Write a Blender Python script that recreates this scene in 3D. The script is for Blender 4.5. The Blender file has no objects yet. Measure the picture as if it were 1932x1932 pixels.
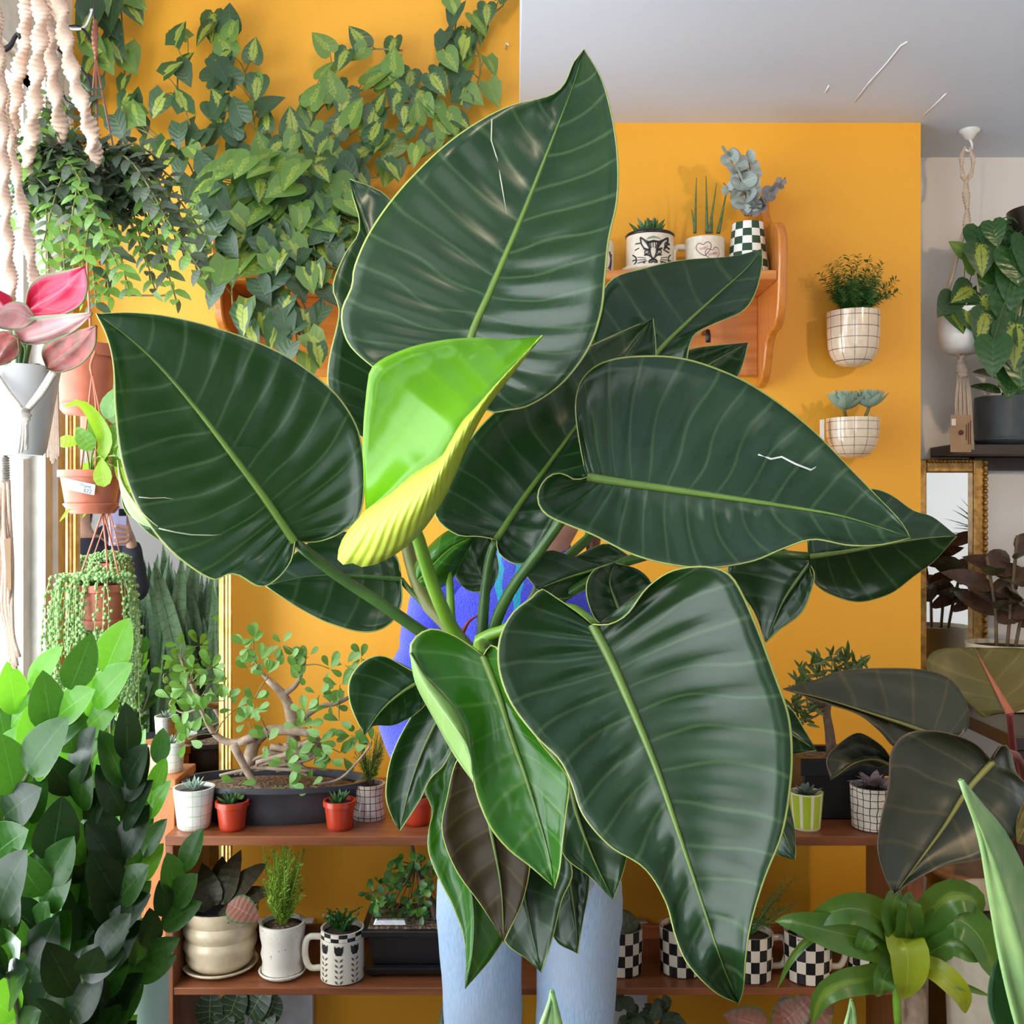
import bpy, math, random
from mathutils import Vector as V, Matrix as M, noise
random.seed(7)
R = random.uniform
SC = bpy.context.scene
COL = SC.collection
CAMZ = 1.45
F = 1932.0
# ---------------------------------------------------------------- camera
cd = bpy.data.cameras.new('camera'); cam = bpy.data.objects.new('camera', cd); COL.objects.link(cam)
cam.location = (0, 0, CAMZ); cam.rotation_euler = (math.pi/2, 0, 0)
cd.sensor_width = 36; cd.lens = 36; cd.clip_start = 0.02
SC.camera = cam
# ---------------------------------------------------------------- world, light, exposure
w = bpy.data.worlds.new('world'); SC.world = w; w.use_nodes = True
bg = w.node_tree.nodes['Background']; bg.inputs[0].default_value = (0.86, 0.93, 1, 1); bg.inputs[1].default_value = 2.6
def area(name, loc, rot, sx, sy, e, colr):
    l = bpy.data.lights.new(name, 'AREA'); l.shape = 'RECTANGLE'; l.size = sx; l.size_y = sy; l.energy = e; l.color = colr
    o = bpy.data.objects.new(name, l); COL.objects.link(o); o.location = loc; o.rotation_euler = rot
    return o
area('daylight_side_window', (-1.32, 0.70, 1.5), (0, -math.pi/2, 0), 2.3, 3.2, 118, (0.90, 0.96, 1))
area('daylight_shop_window', (-0.1, -2.75, 1.5), (math.pi/2, 0, 0), 1.8, 2.0, 17, (0.95, 0.97, 1))
def spot(name, loc, to, e, size, ang, colr, blend=.6):
    l = bpy.data.lights.new(name, 'SPOT'); l.energy = e; l.shadow_soft_size = size; l.spot_size = ang; l.spot_blend = blend; l.color = colr
    o = bpy.data.objects.new(name, l); COL.objects.link(o); o.location = loc
    o.rotation_euler = (V(to)-V(loc)).to_track_quat('-Z', 'Y').to_euler()
    return o
spot('ceiling_spot_warm', (1.55, 0.25, 2.25), (1.15, 2.6, 1.35), 46, .05, 1.5, (1, .72, .42))
spot('ceiling_spot_vines', (0.0, 0.55, 2.75), (-0.55, 2.4, 2.0), 30, .06, 1.45, (1, .80, .55))
vs = SC.view_settings
vs.view_transform = 'Standard'; vs.look = 'None'; vs.gamma = 1; vs.use_curve_mapping = False; vs.exposure = 0.0
SC.cycles.use_denoising = True
SC.cycles.max_bounces = 5; SC.cycles.diffuse_bounces = 3; SC.cycles.glossy_bounces = 3; SC.cycles.transmission_bounces = 3; SC.cycles.transparent_max_bounces = 8
SC.cycles.use_adaptive_sampling = True; SC.cycles.adaptive_threshold = .16
SC.cycles.sample_clamp_indirect = 6
SC.cycles.caustics_reflective = False; SC.cycles.caustics_refractive = False
# ---------------------------------------------------------------- helpers
def W(px, py, Y):
    return V(((px-966)/F*Y, Y, CAMZ-(py-966)/F*Y))
def lerp(a, b, t): return a+(b-a)*t
def thing(name, label, cat, loc=(0, 0, 0), group=None):
    o = bpy.data.objects.new(name, None); COL.objects.link(o); o.location = loc; o.empty_display_size = .02
    o['label'] = label; o['category'] = cat
    if group: o['group'] = group
    return o
def tag(o, label, cat, group=None):
    o['label'] = label; o['category'] = cat
    if group: o['group'] = group
    return o
def adopt(o, parent):
    if parent is not None:
        o.parent = parent
        if parent.type == 'EMPTY': o.matrix_parent_inverse = M.Translation(-V(parent.location))
class MB:
    """collects verts / faces / uvs, then builds ONE mesh object in world coordinates"""
    def __init__(s): s.v = []; s.f = []; s.uv = []; s.mi = []; s.has = False
    def face(s, idx, uv=None, m=0):
        s.f.append(idx); s.mi.append(m)
        if uv: s.has = True
        s.uv.append(uv or [(0, 0)]*len(idx))
    def grid(s, rows, uvf=None, m=0, flip=False):
        b = len(s.v); n = len(rows); k = len(rows[0])
        for r in rows: s.v.extend([tuple(p) for p in r])
        for i in range(n-1):
            for j in range(k-1):
                a = [b+i*k+j, b+i*k+j+1, b+(i+1)*k+j+1, b+(i+1)*k+j]
                u = None
                if uvf: u = [uvf(i, j), uvf(i, j+1), uvf(i+1, j+1), uvf(i+1, j)]
                if flip: a.reverse(); u = u and u[::-1]
                s.face(a, u, m)
    def box(s, lo, hi, m=0):
        b = len(s.v); x0, y0, z0 = lo; x1, y1, z1 = hi
        s.v += [(x0, y0, z0), (x1, y0, z0), (x1, y1, z0), (x0, y1, z0), (x0, y0, z1), (x1, y0, z1), (x1, y1, z1), (x0, y1, z1)]
        for q in ((3, 2, 1, 0), (4, 5, 6, 7), (0, 1, 5, 4), (1, 2, 6, 5), (2, 3, 7, 6), (3, 0, 4, 7)): s.face([b+i for i in q], None, m)
    def prism(s, poly, axis, a, b_, m=0):
        """poly: 2D points; axis 'x' -> (y,z) extruded x a..b ; 'y' -> (x,z) ; 'z' -> (x,y)"""
        def mk(p, t):
            return {'x': (t, p[0], p[1]), 'y': (p[0], t, p[1]), 'z': (p[0], p[1], t)}[axis]
        b = len(s.v); n = len(poly)
        s.v += [mk(p, a) for p in poly]+[mk(p, b_) for p in poly]
        s.face([b+i for i in range(n)][::-1], None, m); s.face([b+n+i for i in range(n)], None, m)
        for i in range(n):
            j = (i+1) % n; s.face([b+i, b+j, b+n+j, b+n+i], None, m)
    def tube(s, pts, rad, seg=8, cap=True, m=0, ell=None, twist=0):
        n = len(pts); pts = [V(p) for p in pts]
        if not hasattr(rad, '__len__'): rad = [rad]*n
        T = [((pts[min(i+1, n-1)]-pts[max(i-1, 0)]).normalized() or V((0, 0, 1))) for i in range(n)]
        up = V((0, -1, 0)) if abs(T[0].y) < .9 else V((1, 0, 0))
        N = (up-T[0]*up.dot(T[0])).normalized(); rows = []
        for i in range(n):
            N = (N-T[i]*N.dot(T[i])); N = N.normalized() if N.length > 1e-6 else T[i].orthogonal().normalized()
            B = T[i].cross(N); row = []
            ea, eb = (1, 1) if ell is None else ell
            tw = twist*i/max(1, n-1)
            for j in range(seg+1):
                a = 2*math.pi*j/seg
                x, y = ea*math.cos(a), eb*math.sin(a)
                c, d = math.cos(tw), math.sin(tw)
                row.append(pts[i]+(N*(x*c-y*d)+B*(x*d+y*c))*rad[i])
            rows.append(row)
        b = len(s.v)
        s.grid_closed(rows, seg, n, m)
        if cap:
            s.face([b+j for j in range(seg)][::-1], None, m); s.face([b+(n-1)*seg+j for j in range(seg)], None, m)
    def grid_closed(s, rows, seg, n, m=0, uv=False):
        b = len(s.v)
        for r in rows: s.v.extend([tuple(p) for p in r[:seg]])
        for i in range(n-1):
            for j in range(seg):
                j2 = (j+1) % seg
                s.face([b+i*seg+j, b+i*seg+j2, b+(i+1)*seg+j2, b+(i+1)*seg+j], [(j/seg, i/(n-1)), ((j+1)/seg, i/(n-1)), ((j+1)/seg, (i+1)/(n-1)), (j/seg, (i+1)/(n-1))], m)
    def lathe(s, prof, c, seg=28, m=0, sx=1, sy=1, ang0=0.0):
        """prof: list of (r,z[,v]); uv u runs round with u=.5 facing -Y"""
        n = len(prof); c = V(c); rows = []
        L = [0]
        for i in range(1, n): L.append(L[-1]+math.dist(prof[i][:2], prof[i-1][:2]))
        b = len(s.v)
        for p in prof:
            for j in range(seg):
                a = 2*math.pi*j/seg+math.pi/2+ang0
                s.v.append((c.x+sx*p[0]*math.cos(a), c.y+sy*p[0]*math.sin(a), c.z+p[1]))
        for i in range(n-1):
            for j in range(seg):
                j2 = (j+1) % seg
                v0 = prof[i][2] if len(prof[i]) > 2 else L[i]/L[-1]; v1 = prof[i+1][2] if len(prof[i+1]) > 2 else L[i+1]/L[-1]
                s.face([b+i*seg+j, b+i*seg+j2, b+(i+1)*seg+j2, b+(i+1)*seg+j], [(j/seg, v0), ((j+1)/seg, v0), ((j+1)/seg, v1), (j/seg, v1)], m)
        if prof[0][0] > 1e-5: s.face([b+j for j in range(seg)][::-1], None, m)
        if prof[-1][0] > 1e-5: s.face([b+(n-1)*seg+j for j in range(seg)], None, m)
    def ball(s, c, r, seg=6, rings=4, sc=(1, 1, 1), m=0):
        b = len(s.v); c = V(c)
        s.v.append((c.x, c.y, c.z-r*sc[2]))
        for i in range(1, rings):
            t = math.pi*i/rings
            for j in range(seg):
                a = 2*math.pi*j/seg
                s.v.append((c.x+r*sc[0]*math.sin(t)*math.cos(a), c.y+r*sc[1]*math.sin(t)*math.sin(a), c.z-r*sc[2]*math.cos(t)))
        s.v.append((c.x, c.y, c.z+r*sc[2])); top = len(s.v)-1
        for j in range(seg):
            j2 = (j+1) % seg
            s.face([b, b+1+j2, b+1+j], None, m)
            for i in range(rings-2):
                q = b+1+i*seg
                s.face([q+j, q+j2, q+seg+j2, q+seg+j], None, m)
            q = b+1+(rings-2)*seg
            s.face([q+j, q+j2, top], None, m)
    def mesh(s, name, mats, smooth=True):
        me = bpy.data.meshes.new(name); me.from_pydata(s.v, [], s.f)
        for mm in (mats if isinstance(mats, (list, tuple)) else [mats]): me.materials.append(mm)
        if s.has:
            ul = me.uv_layers.new(name='UVMap'); flat = []
            for u in s.uv:
                for q in u: flat += [q[0], q[1]]
            ul.data.foreach_set('uv', flat)
        me.polygons.foreach_set('material_index', s.mi)
        me.polygons.foreach_set('use_smooth', [smooth]*len(s.f))
        me.update()
        return me
    def build(s, name, mats, parent=None, smooth=True, bevel=0, auto=None):
        o = bpy.data.objects.new(name, s.mesh(name, mats, smooth)); COL.objects.link(o); adopt(o, parent)
        if bevel:
            bv = o.modifiers.new('bevel', 'BEVEL'); bv.width = bevel; bv.segments = 2; bv.limit_method = 'ANGLE'
        if auto is not None:
            o.data.set_sharp_from_angle(angle=auto)
        return o
def struct(o): o['kind'] = 'structure'; return o
def cr(pts, n):
    """Catmull-Rom through pts, resampled to n+1 points of equal arc length (works on tuples of any dim)"""
    P = [tuple(map(float, p)) for p in pts]; d = len(P[0]); out = []
    if len(P) == 2: P = [P[0], tuple((a+b)/2 for a, b in zip(*P)), P[1]]
    for i in range(len(P)-1):
        p0 = P[i-1] if i else tuple(2*a-b for a, b in zip(P[0], P[1])); p1 = P[i]; p2 = P[i+1]
        p3 = P[i+2] if i+2 < len(P) else tuple(2*a-b for a, b in zip(P[-1], P[-2]))
        for k in range(10):
            t = k/10
            out.append(tuple(.5*(2*b+(c-a)*t+(2*a-5*b+4*c-e)*t*t+(3*b-a-3*c+e)*t**3) for a, b, c, e in zip(p0, p1, p2, p3)))
    out.append(P[-1])
    L = [0]
    for i in range(1, len(out)): L.append(L[-1]+math.dist(out[i], out[i-1]))
    res = []; k = 0
    for i in range(n+1):
        t = L[-1]*i/n
        while k < len(L)-2 and L[k+1] < t: k += 1
        q = (t-L[k])/max(1e-9, L[k+1]-L[k])
        res.append(tuple(a+(b-a)*q for a, b in zip(out[k], out[k+1])))
    return res
# ---------------------------------------------------------------- materials
def nodes(name):
    m = bpy.data.materials.new(name); m.use_nodes = True
    nt = m.node_tree; return m, nt, nt.nodes['Principled BSDF']
def N(nt, t, **k):
    n = nt.nodes.new(t)
    for a, b in k.items(): setattr(n, a, b)
    return n
def setc(sock, c): sock.default_value = (c[0], c[1], c[2], 1)
def mth(nt, op, a, b=None, c=None):
    n = N(nt, 'ShaderNodeMath', operation=op)
    for i, x in enumerate((a, b, c)):
        if x is None: continue
        if isinstance(x, (int, float)): n.inputs[i].default_value = x
        else: nt.links.new(x, n.inputs[i])
    return n.outputs[0]
def mixc(nt, fac, a, b):
    n = N(nt, 'ShaderNodeMix', data_type='RGBA')
    for s, x in ((n.inputs[0], fac), (n.inputs[6], a), (n.inputs[7], b)):
        if isinstance(x, (tuple, list)): setc(s, x)
        elif isinstance(x, (int, float)): s.default_value = x
        else: nt.links.new(x, s)
    return n.outputs[2]
def nz(nt, scale, detail=3, coord='Object', rough=.55):
    tc = N(nt, 'ShaderNodeTexCoord'); n = N(nt, 'ShaderNodeTexNoise'); n.inputs['Scale'].default_value = scale; n.inputs['Detail'].default_value = detail; n.inputs['Roughness'].default_value = rough
    nt.links.new(tc.outputs[coord], n.inputs['Vector']); return n.outputs[0]
def ramp(nt, x, lo, hi):
    n = N(nt, 'ShaderNodeMapRange'); n.inputs[1].default_value = lo; n.inputs[2].default_value = hi; nt.links.new(x, n.inputs[0]); return n.outputs[0]
def bump(nt, p, h, strength=.3, dist=.002):
    b = N(nt, 'ShaderNodeBump'); b.inputs['Strength'].default_value = strength; b.inputs['Distance'].default_value = dist
    nt.links.new(h, b.inputs['Height']); nt.links.new(b.outputs[0], p.inputs['Normal'])
def plain(name, c, rough=.6, c2=None, scale=30, spec=.5, metal=0, bmp=0, coat=0, bscale=None, bdist=.002):
    m, nt, p = nodes(name)
    p.inputs['Roughness'].default_value = rough; p.inputs['Specular IOR Level'].default_value = spec; p.inputs['Metallic'].default_value = metal; p.inputs['Coat Weight'].default_value = coat
    c2 = c2 or tuple(x*.86 for x in c)
    f = nz(nt, scale, 1); nt.links.new(mixc(nt, ramp(nt, f, .35, .7), c, c2), p.inputs['Base Color'])
    if bmp: bump(nt, p, nz(nt, bscale or scale*4, 1), bmp, bdist)
    return m
def uvs(nt):
    u = N(nt, 'ShaderNodeUVMap'); s = N(nt, 'ShaderNodeSeparateXYZ'); nt.links.new(u.outputs[0], s.inputs[0]); return s.outputs[0], s.outputs[1]
def leafmat(name, c, c2, rough=.35, trans=.18, tcol=None, nv=14, vein=None, vamt=.35, edge=None, ew=.965, splash=None, sw=.35, bmp=.25, spec=.5, midw=.03, nscale=9):
    """leaf: uv u=.5 is the midrib, v runs base to tip; veins are lines of constant v"""
    m, nt, p = nodes(name)
    u, v = uvs(nt)
    a = mth(nt, 'MULTIPLY', mth(nt, 'ABSOLUTE', mth(nt, 'SUBTRACT', u, .5)), 2)
    f = ramp(nt, nz(nt, nscale, 1), .2, .85)
    colr = mixc(nt, f, c, c2)
    v = mth(nt, 'ADD', v, mth(nt, 'MULTIPLY', mth(nt, 'SUBTRACT', nz(nt, 11, 0), .5), .05))
    st = mth(nt, 'SINE', mth(nt, 'MULTIPLY', v, nv*2*math.pi))
    st1 = ramp(nt, st, .90, 1.0)
    vein = vein or tuple(min(1, x*1.9+.015) for x in c)
    colr = mixc(nt, mth(nt, 'MULTIPLY', st1, vamt), colr, vein)
    if splash:
        n2 = nz(nt, 14, 1)
        lim = mth(nt, 'ADD', mth(nt, 'MULTIPLY', n2, .9), sw-.55)
        s = ramp(nt, mth(nt, 'SUBTRACT', lim, mth(nt, 'ABSOLUTE', mth(nt, 'SUBTRACT', a, .12))), -.02, .06)
        colr = mixc(nt, s, colr, splash)
    colr = mixc(nt, mth(nt, 'LESS_THAN', a, midw), colr, vein)
    if edge: colr = mixc(nt, mth(nt, 'GREATER_THAN', a, ew), colr, edge)
    nt.links.new(colr, p.inputs['Base Color'])
    p.inputs['Roughness'].default_value = rough; p.inputs['Specular IOR Level'].default_value = spec
    rr = mth(nt, 'ADD', mth(nt, 'MULTIPLY', f, .12), rough-.06); nt.links.new(rr, p.inputs['Roughness'])
    if bmp: bump(nt, p, st, bmp, .0012)
    if trans:
        t = N(nt, 'ShaderNodeBsdfTranslucent'); mx = N(nt, 'ShaderNodeMixShader'); mx.inputs[0].default_value = trans
        if tcol: setc(t.inputs[0], tcol)
        else: nt.links.new(mixc(nt, .5, colr, tuple(min(1, x*3) for x in c2)), t.inputs[0])
        nt.links.new(p.outputs[0], mx.inputs[1]); nt.links.new(t.outputs[0], mx.inputs[2])
        nt.links.new(mx.outputs[0], nt.nodes['Material Output'].inputs[0])
    return m
def wood(name, c, c2, rough=.4, axis='X', scale=1.0, coat=0):
    m, nt, p = nodes(name)
    tc = N(nt, 'ShaderNodeTexCoord'); mp = N(nt, 'ShaderNodeMapping')
    s = {'X': (2, 30, 30), 'Z': (30, 30, 2), 'Y': (30, 2, 30)}[axis]
    mp.inputs['Scale'].default_value = tuple(q*scale for q in s)
    nt.links.new(tc.outputs['Object'], mp.inputs[0])
    n = N(nt, 'ShaderNodeTexNoise'); n.inputs['Scale'].default_value = 2.2; n.inputs['Detail'].default_value = 6; n.inputs['Distortion'].default_value = .6
    nt.links.new(mp.outputs[0], n.inputs['Vector'])
    nt.links.new(mixc(nt, ramp(nt, n.outputs[0], .35, .68), c, c2), p.inputs['Base Color'])
    p.inputs['Roughness'].default_value = rough; p.inputs['Coat Weight'].default_value = coat
    bump(nt, p, n.outputs[0], .12, .001)
    return m
def checker(name, nu, nv, c, c2, rough=.25, off=0.0, vlo=-1.0, vhi=2.0, base=None):
    m, nt, p = nodes(name); u, v = uvs(nt)
    a = mth(nt, 'FLOOR', mth(nt, 'MULTIPLY', mth(nt, 'ADD', u, off), nu)); b = mth(nt, 'FLOOR', mth(nt, 'MULTIPLY', v, nv))
    k = mth(nt, 'FLOORED_MODULO', mth(nt, 'ADD', a, b), 2)
    colr = mixc(nt, k, c, c2)
    if base:
        ins = mth(nt, 'MULTIPLY', mth(nt, 'GREATER_THAN', v, vlo), mth(nt, 'LESS_THAN', v, vhi)); colr = mixc(nt, ins, base, colr)
    nt.links.new(colr, p.inputs['Base Color']); p.inputs['Roughness'].default_value = rough
    return m
def gridmat(name, nu, nv, base, line, w=.06, rough=.2, wob=0.0, wv=None, base2=None):
    m, nt, p = nodes(name); u, v = uvs(nt)
    if wob:
        n1 = mth(nt, 'MULTIPLY', mth(nt, 'SUBTRACT', nz(nt, 40, 1), .5), wob)
        u = mth(nt, 'ADD', u, n1); v = mth(nt, 'ADD', v, mth(nt, 'MULTIPLY', n1, 3))
    a = mth(nt, 'ABSOLUTE', mth(nt, 'SUBTRACT', mth(nt, 'FRACT', mth(nt, 'MULTIPLY', u, nu)), .5))
    b = mth(nt, 'ABSOLUTE', mth(nt, 'SUBTRACT', mth(nt, 'FRACT', mth(nt, 'MULTIPLY', v, nv)), .5))
    k = mth(nt, 'MAXIMUM', mth(nt, 'LESS_THAN', a, w), mth(nt, 'LESS_THAN', b, wv if wv is not None else w))
    bc = mixc(nt, ramp(nt, nz(nt, 90, 4), .45, .75), base, base2 or tuple(x*.88 for x in base))
    nt.links.new(mixc(nt, k, bc, line), p.inputs['Base Color']); p.inputs['Roughness'].default_value = rough
    p.inputs['Coat Weight'].default_value = .4
    return m
def clear(name, tint=(1, 1, 1), refl=.06):
    m, nt, p = nodes(name); t = N(nt, 'ShaderNodeBsdfTransparent'); setc(t.inputs[0], tint); g = N(nt, 'ShaderNodeBsdfGlossy'); g.inputs['Roughness'].default_value = .02
    mx = N(nt, 'ShaderNodeMixShader'); mx.inputs[0].default_value = refl
    nt.links.new(t.outputs[0], mx.inputs[1]); nt.links.new(g.outputs[0], mx.inputs[2]); nt.links.new(mx.outputs[0], nt.nodes['Material Output'].inputs[0]); return m
# ---------------------------------------------------------------- small leaf prototypes
HALF = {
 'heart': [(0, 0), (.10, -.13), (.28, -.15), (.43, -.02), (.46, .2), (.38, .47), (.23, .72), (.07, .92), (0, 1)],
 'ovate': [(0, 0), (.14, .07), (.27, .28), (.27, .5), (.19, .76), (.06, .94), (0, 1)],
 'lance': [(0, 0), (.07, .1), (.115, .35), (.1, .62), (.05, .86), (0, 1)],
 'obovate': [(0, 0), (.07, .15), (.19, .4), (.26, .65), (.22, .87), (.1, .98), (0, 1)],
 'zz': [(0, 0), (.11, .06), (.22, .25), (.24, .48), (.18, .74), (.06, .95), (0, 1)],
 'round': [(0, 0), (.25, .05), (.45, .25), (.5, .5), (.42, .78), (.22, .96), (0, 1)],
 'strap': [(0, 0), (.05, .06), (.075, .3), (.08, .6), (.055, .85), (0, 1)],
 'needle': [(0, 0), (.05, .1), (.06, .5), (.03, .85), (0, 1)],
 'thick': [(0, 0), (.13, .05), (.19, .3), (.17, .6), (.08, .88), (0, 1)],
}
_LM = {}
def leafmesh(kind, mat, fold=.25, droop=.25, n=None, k=2, name='leaf', thick=0, wave=0):
    key = (kind, mat.name, fold, droop, thick, wave)
    if key in _LM: return _LM[key]
    n = n or (9 if kind in ('heart', 'zz', 'round') else 6); e = cr(HALF[kind], n); mb = MB(); rows = []
    for i in range(n+1):
        t = i/n; row = []
        for j in range(-k, k+1):
            s = abs(j)/k; x = e[i][0]*s*(1 if j > 0 else -1); y = lerp(t, e[i][1], s)
            z = fold*abs(x)*(1-.4*s)-droop*y*abs(y)+wave*math.sin(t*14)*s*s*(1 if j > 0 else -.6)
            row.append((x, y, z))
        rows.append(row)
    mb.grid(rows, lambda i, j: (j/(2*k), i/n))
    if thick:
        mb.grid([[(x, y, z-thick*(1-((jj-k)/k)**2)*math.sin(math.pi*min(1, max(0, i/n*.9+.1)))) for jj, (x, y, z) in enumerate(r)] for i, r in enumerate(rows)], lambda i, j: (j/(2*k), i/n), flip=True)
    me = mb.mesh(name, mat); _LM[key] = me
    return me
def frame(pos, d, nrm, size, wide=1.0):
    d = V(d).normalized(); nrm = V(nrm); nrm = nrm-d*nrm.dot(d)
    nrm = nrm.normalized() if nrm.length > 1e-4 else d.orthogonal().normalized()
    x = d.cross(nrm)
    return M(((x.x*size*wide, d.x*size, nrm.x*size, pos[0]), (x.y*size*wide, d.y*size, nrm.y*size, pos[1]), (x.z*size*wide, d.z*size, nrm.z*size, pos[2]), (0, 0, 0, 1)))
def put(me, name, parent, pos, d, nrm, size, wide=1.0):
    o = bpy.data.objects.new(name, me); COL.objects.link(o); adopt(o, parent); o.matrix_basis = frame(pos, d, nrm, size, wide); return o
def jit(a): return V((R(-a, a), R(-a, a), R(-a, a)))
def resamp(P, e):
    n = len(P)-1; out = []
    for i in range(n+1):
        x = n*(i/n)**e; j = min(n-1, int(x)); out.append(tuple(a+(b-a)*(x-j) for a, b in zip(P[j], P[j+1])))
    return out
def pleaf(parent, mid, left, right, dm, mat, dl=-.03, dr=-.03, sag=.012, n=40, k=7, pleat=.0019, nv=13, rib=None, rr=.0042, name='leaf', thick=.0014, tipw=0):
    """large leaf: traced midrib / margins, each with its own depth; dm=(base..tip depths), dl/dr = how far margins stand off the midrib plane"""
    mm = resamp(cr(mid, n), 1.95); ll = cr(left, n); rr_ = cr(right, n)   # veins crowd at the base and sweep forward to the margin
    Lp = sum(math.dist(mm[i], mm[i+1]) for i in range(n)); vsc = min(1, max(.4, Lp/620)); pleat *= vsc*vsc; nv = max(5, nv*vsc)
    D = [p[0] for p in cr([(x, i*.001) for i, x in enumerate(dm)], n)] if len(dm) > 1 else [dm[0]]*(n+1)
    D = [q[0] for q in resamp([(d,) for d in D], 1.95)]
    rows = []; cen = []
    for i in range(n+1):
        t = i/n; bul = math.sin(math.pi*min(1, .08+.92*t))**.6 if t < 1 else 0
        pm = W(mm[i][0], mm[i][1], D[i]); cen.append(pm)
        fwd = (W(mm[min(n, i+1)][0], mm[min(n, i+1)][1], D[min(n, i+1)])-W(mm[max(0, i-1)][0], mm[max(0, i-1)][1], D[max(0, i-1)])).normalized()
        pl = W(ll[i][0], ll[i][1], D[i]+dl*bul); pr = W(rr_[i][0], rr_[i][1], D[i]+dr*bul)
        row = []
        for j in range(-k, k+1):
            s = abs(j)/k; e = pr if j > 0 else pl
            p = pm.lerp(e, s); off = sag*4*s*(1-s)*bul+pleat*math.sin(2*math.pi*nv*t+.8*math.sin(7*t)+.4*j/k)*(4*s*(1-s))+.0025*s*s*math.sin(9*t+j)
            sw = -.24*s*(1-s)*(e-pm).length*min(1, 2.5*t)*(1-t)
            row.append(p+V((0, off, 0))+fwd*sw)
        rows.append(row)
    mb = MB(); mb.grid(rows, lambda i, j: (j/(2*k), i/n*vsc))
    o = mb.build(name, mat, parent)
    sm = o.modifiers.new('solid', 'SOLIDIFY'); sm.thickness = thick; sm.offset = 0
    if rib:
        t = MB(); t.tube([c+V((0, -.0016, 0)) for c in cen[:-1]], [max(.0006, rr*(1-(i/n)**1.95)**1.1) for i in range(n)], 8, ell=(.75, 1))
        t.build('midrib', rib, o)
    return o
def stem(parent, pts, r0, r1, mat, name='stem', seg=8, n=14):
    q = cr(pts, n); mb = MB(); mb.tube(q, [lerp(r0, r1, i/n) for i in range(n+1)], seg); return mb.build(name, mat, parent)

def addleaf(mb, p, d, nrm, L, kind='ovate', m=0):
    """one leaf baked into a joined foliage mesh (for the leaves past counting)"""
    F_ = frame(p, d, nrm, L); e = HALF[kind]; n = 4; ee = cr(e, n); i0 = len(mb.v)
    for i in range(n+1):
        for x, y in ((-ee[i][0], ee[i][1]), (0, i/n), (ee[i][0], ee[i][1])): mb.v.append(tuple(F_ @ V((x, y, .25*abs(x)-.25*y*abs(y)))))
    for i in range(n):
        for j in range(2): mb.face([i0+i*3+j, i0+i*3+j+1, i0+i*3+j+4, i0+i*3+j+3], [(j/2, i/n), ((j+1)/2, i/n), ((j+1)/2, (i+1)/n), (j/2, (i+1)/n)], m)
# ================================================================ THE ROOM
m_yellow = plain('yellow_wall_paint', (.86, .40, .022), .55, (.82, .37, .018), 3, bmp=.05, bscale=160)
m_white = plain('white_wall_paint', (.80, .77, .74), .6, (.76, .73, .70), 3, bmp=.05, bscale=160)
m_ceil = plain('ceiling_paint_daylight_tint', (.70, .78, .90), .6, (.67, .75, .87), 2, bmp=.06, bscale=60)  # white paint with the cool daylight tint put into its colour
m_trim = plain('window_trim_paint', (.78, .74, .68), .4)
m_floor = wood('floor_wood', (.20, .11, .06), (.13, .07, .04), .4, 'Y')
YW, YR, XL, XC, XR, ZC, ZH, YB = 2.40, 2.633, -1.03, .958, 2.25, 2.362, 3.0, -2.45
def slab(name, lo, hi, mat):
    b = MB(); b.box(lo, hi); return struct(b.build(name, mat, None, False))
slab('floor', (XL-.1, YB-.1, -.05), (XR+.1, YR+.1, 0), m_floor)
slab('wall_back', (XL-.1, YW, 0), (XC, YW+.5, ZH), m_yellow)
slab('wall_recess', (XC, YR, 0), (XR+.1, YR+.1, ZC+.02), m_white)
slab('wall_right', (XR, YB, 0), (XR+.1, YR, ZC+.02), m_white)
slab('ceiling', (.0174, YB-.1, ZC), (XR+.1, YR+.1, ZC+.7), m_ceil)
slab('ceiling_raised', (XL-.1, YB-.1, ZH), (.0174, YW+.1, ZH+.1), m_ceil)
# left wall with the big side window
wy0, wy1, wz0, wz1 = -.85, 2.235, .42, 2.41
b = MB()
b.box((XL-.1, YB-.1, 0), (XL, wy0, ZH)); b.box((XL-.1, wy0, 0), (XL, wy1, wz0)); b.box((XL-.1, wy0, wz1), (XL, wy1, ZH)); b.box((XL-.1, wy1, 0), (XL, YW, ZH))
struct(b.build('wall_left', m_trim, None, False))
w1 = struct(thing('window_1', 'x', 'x', (XL, 1.1, wz0))); del w1['label'], w1['category']
b = MB()
for y in (wy0, .65, wy1-.035): b.box((XL-.07, y, wz0), (XL-.02, y+.035, wz1))
b.box((XL-.07, wy0, wz0), (XL-.02, wy1, wz0+.05)); b.box((XL-.07, wy0, wz1-.04), (XL-.02, wy1, wz1))
b.build('window_frame', m_trim, w1, False)
b = MB(); b.box((XL-.048, wy0, wz0), (XL-.042, wy1, wz1)); b.build('window_pane', clear('window_glass'), w1, False)
b = MB()   # moulded casing beside the opening
prof = [(wy1-.005, 0), (wy1-.005, .014), (wy1+.02, .018), (wy1+.03, .026), (wy1+.05, .026), (wy1+.058, .016), (wy1+.085, .016), (wy1+.095, .024), (wy1+.115, .024), (wy1+.12, 0)]
b.prism([(XL+q, y) for y, q in prof], 'z', .1, 2.47)
struct(b.build('trim_1', m_trim, None, False))
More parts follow.
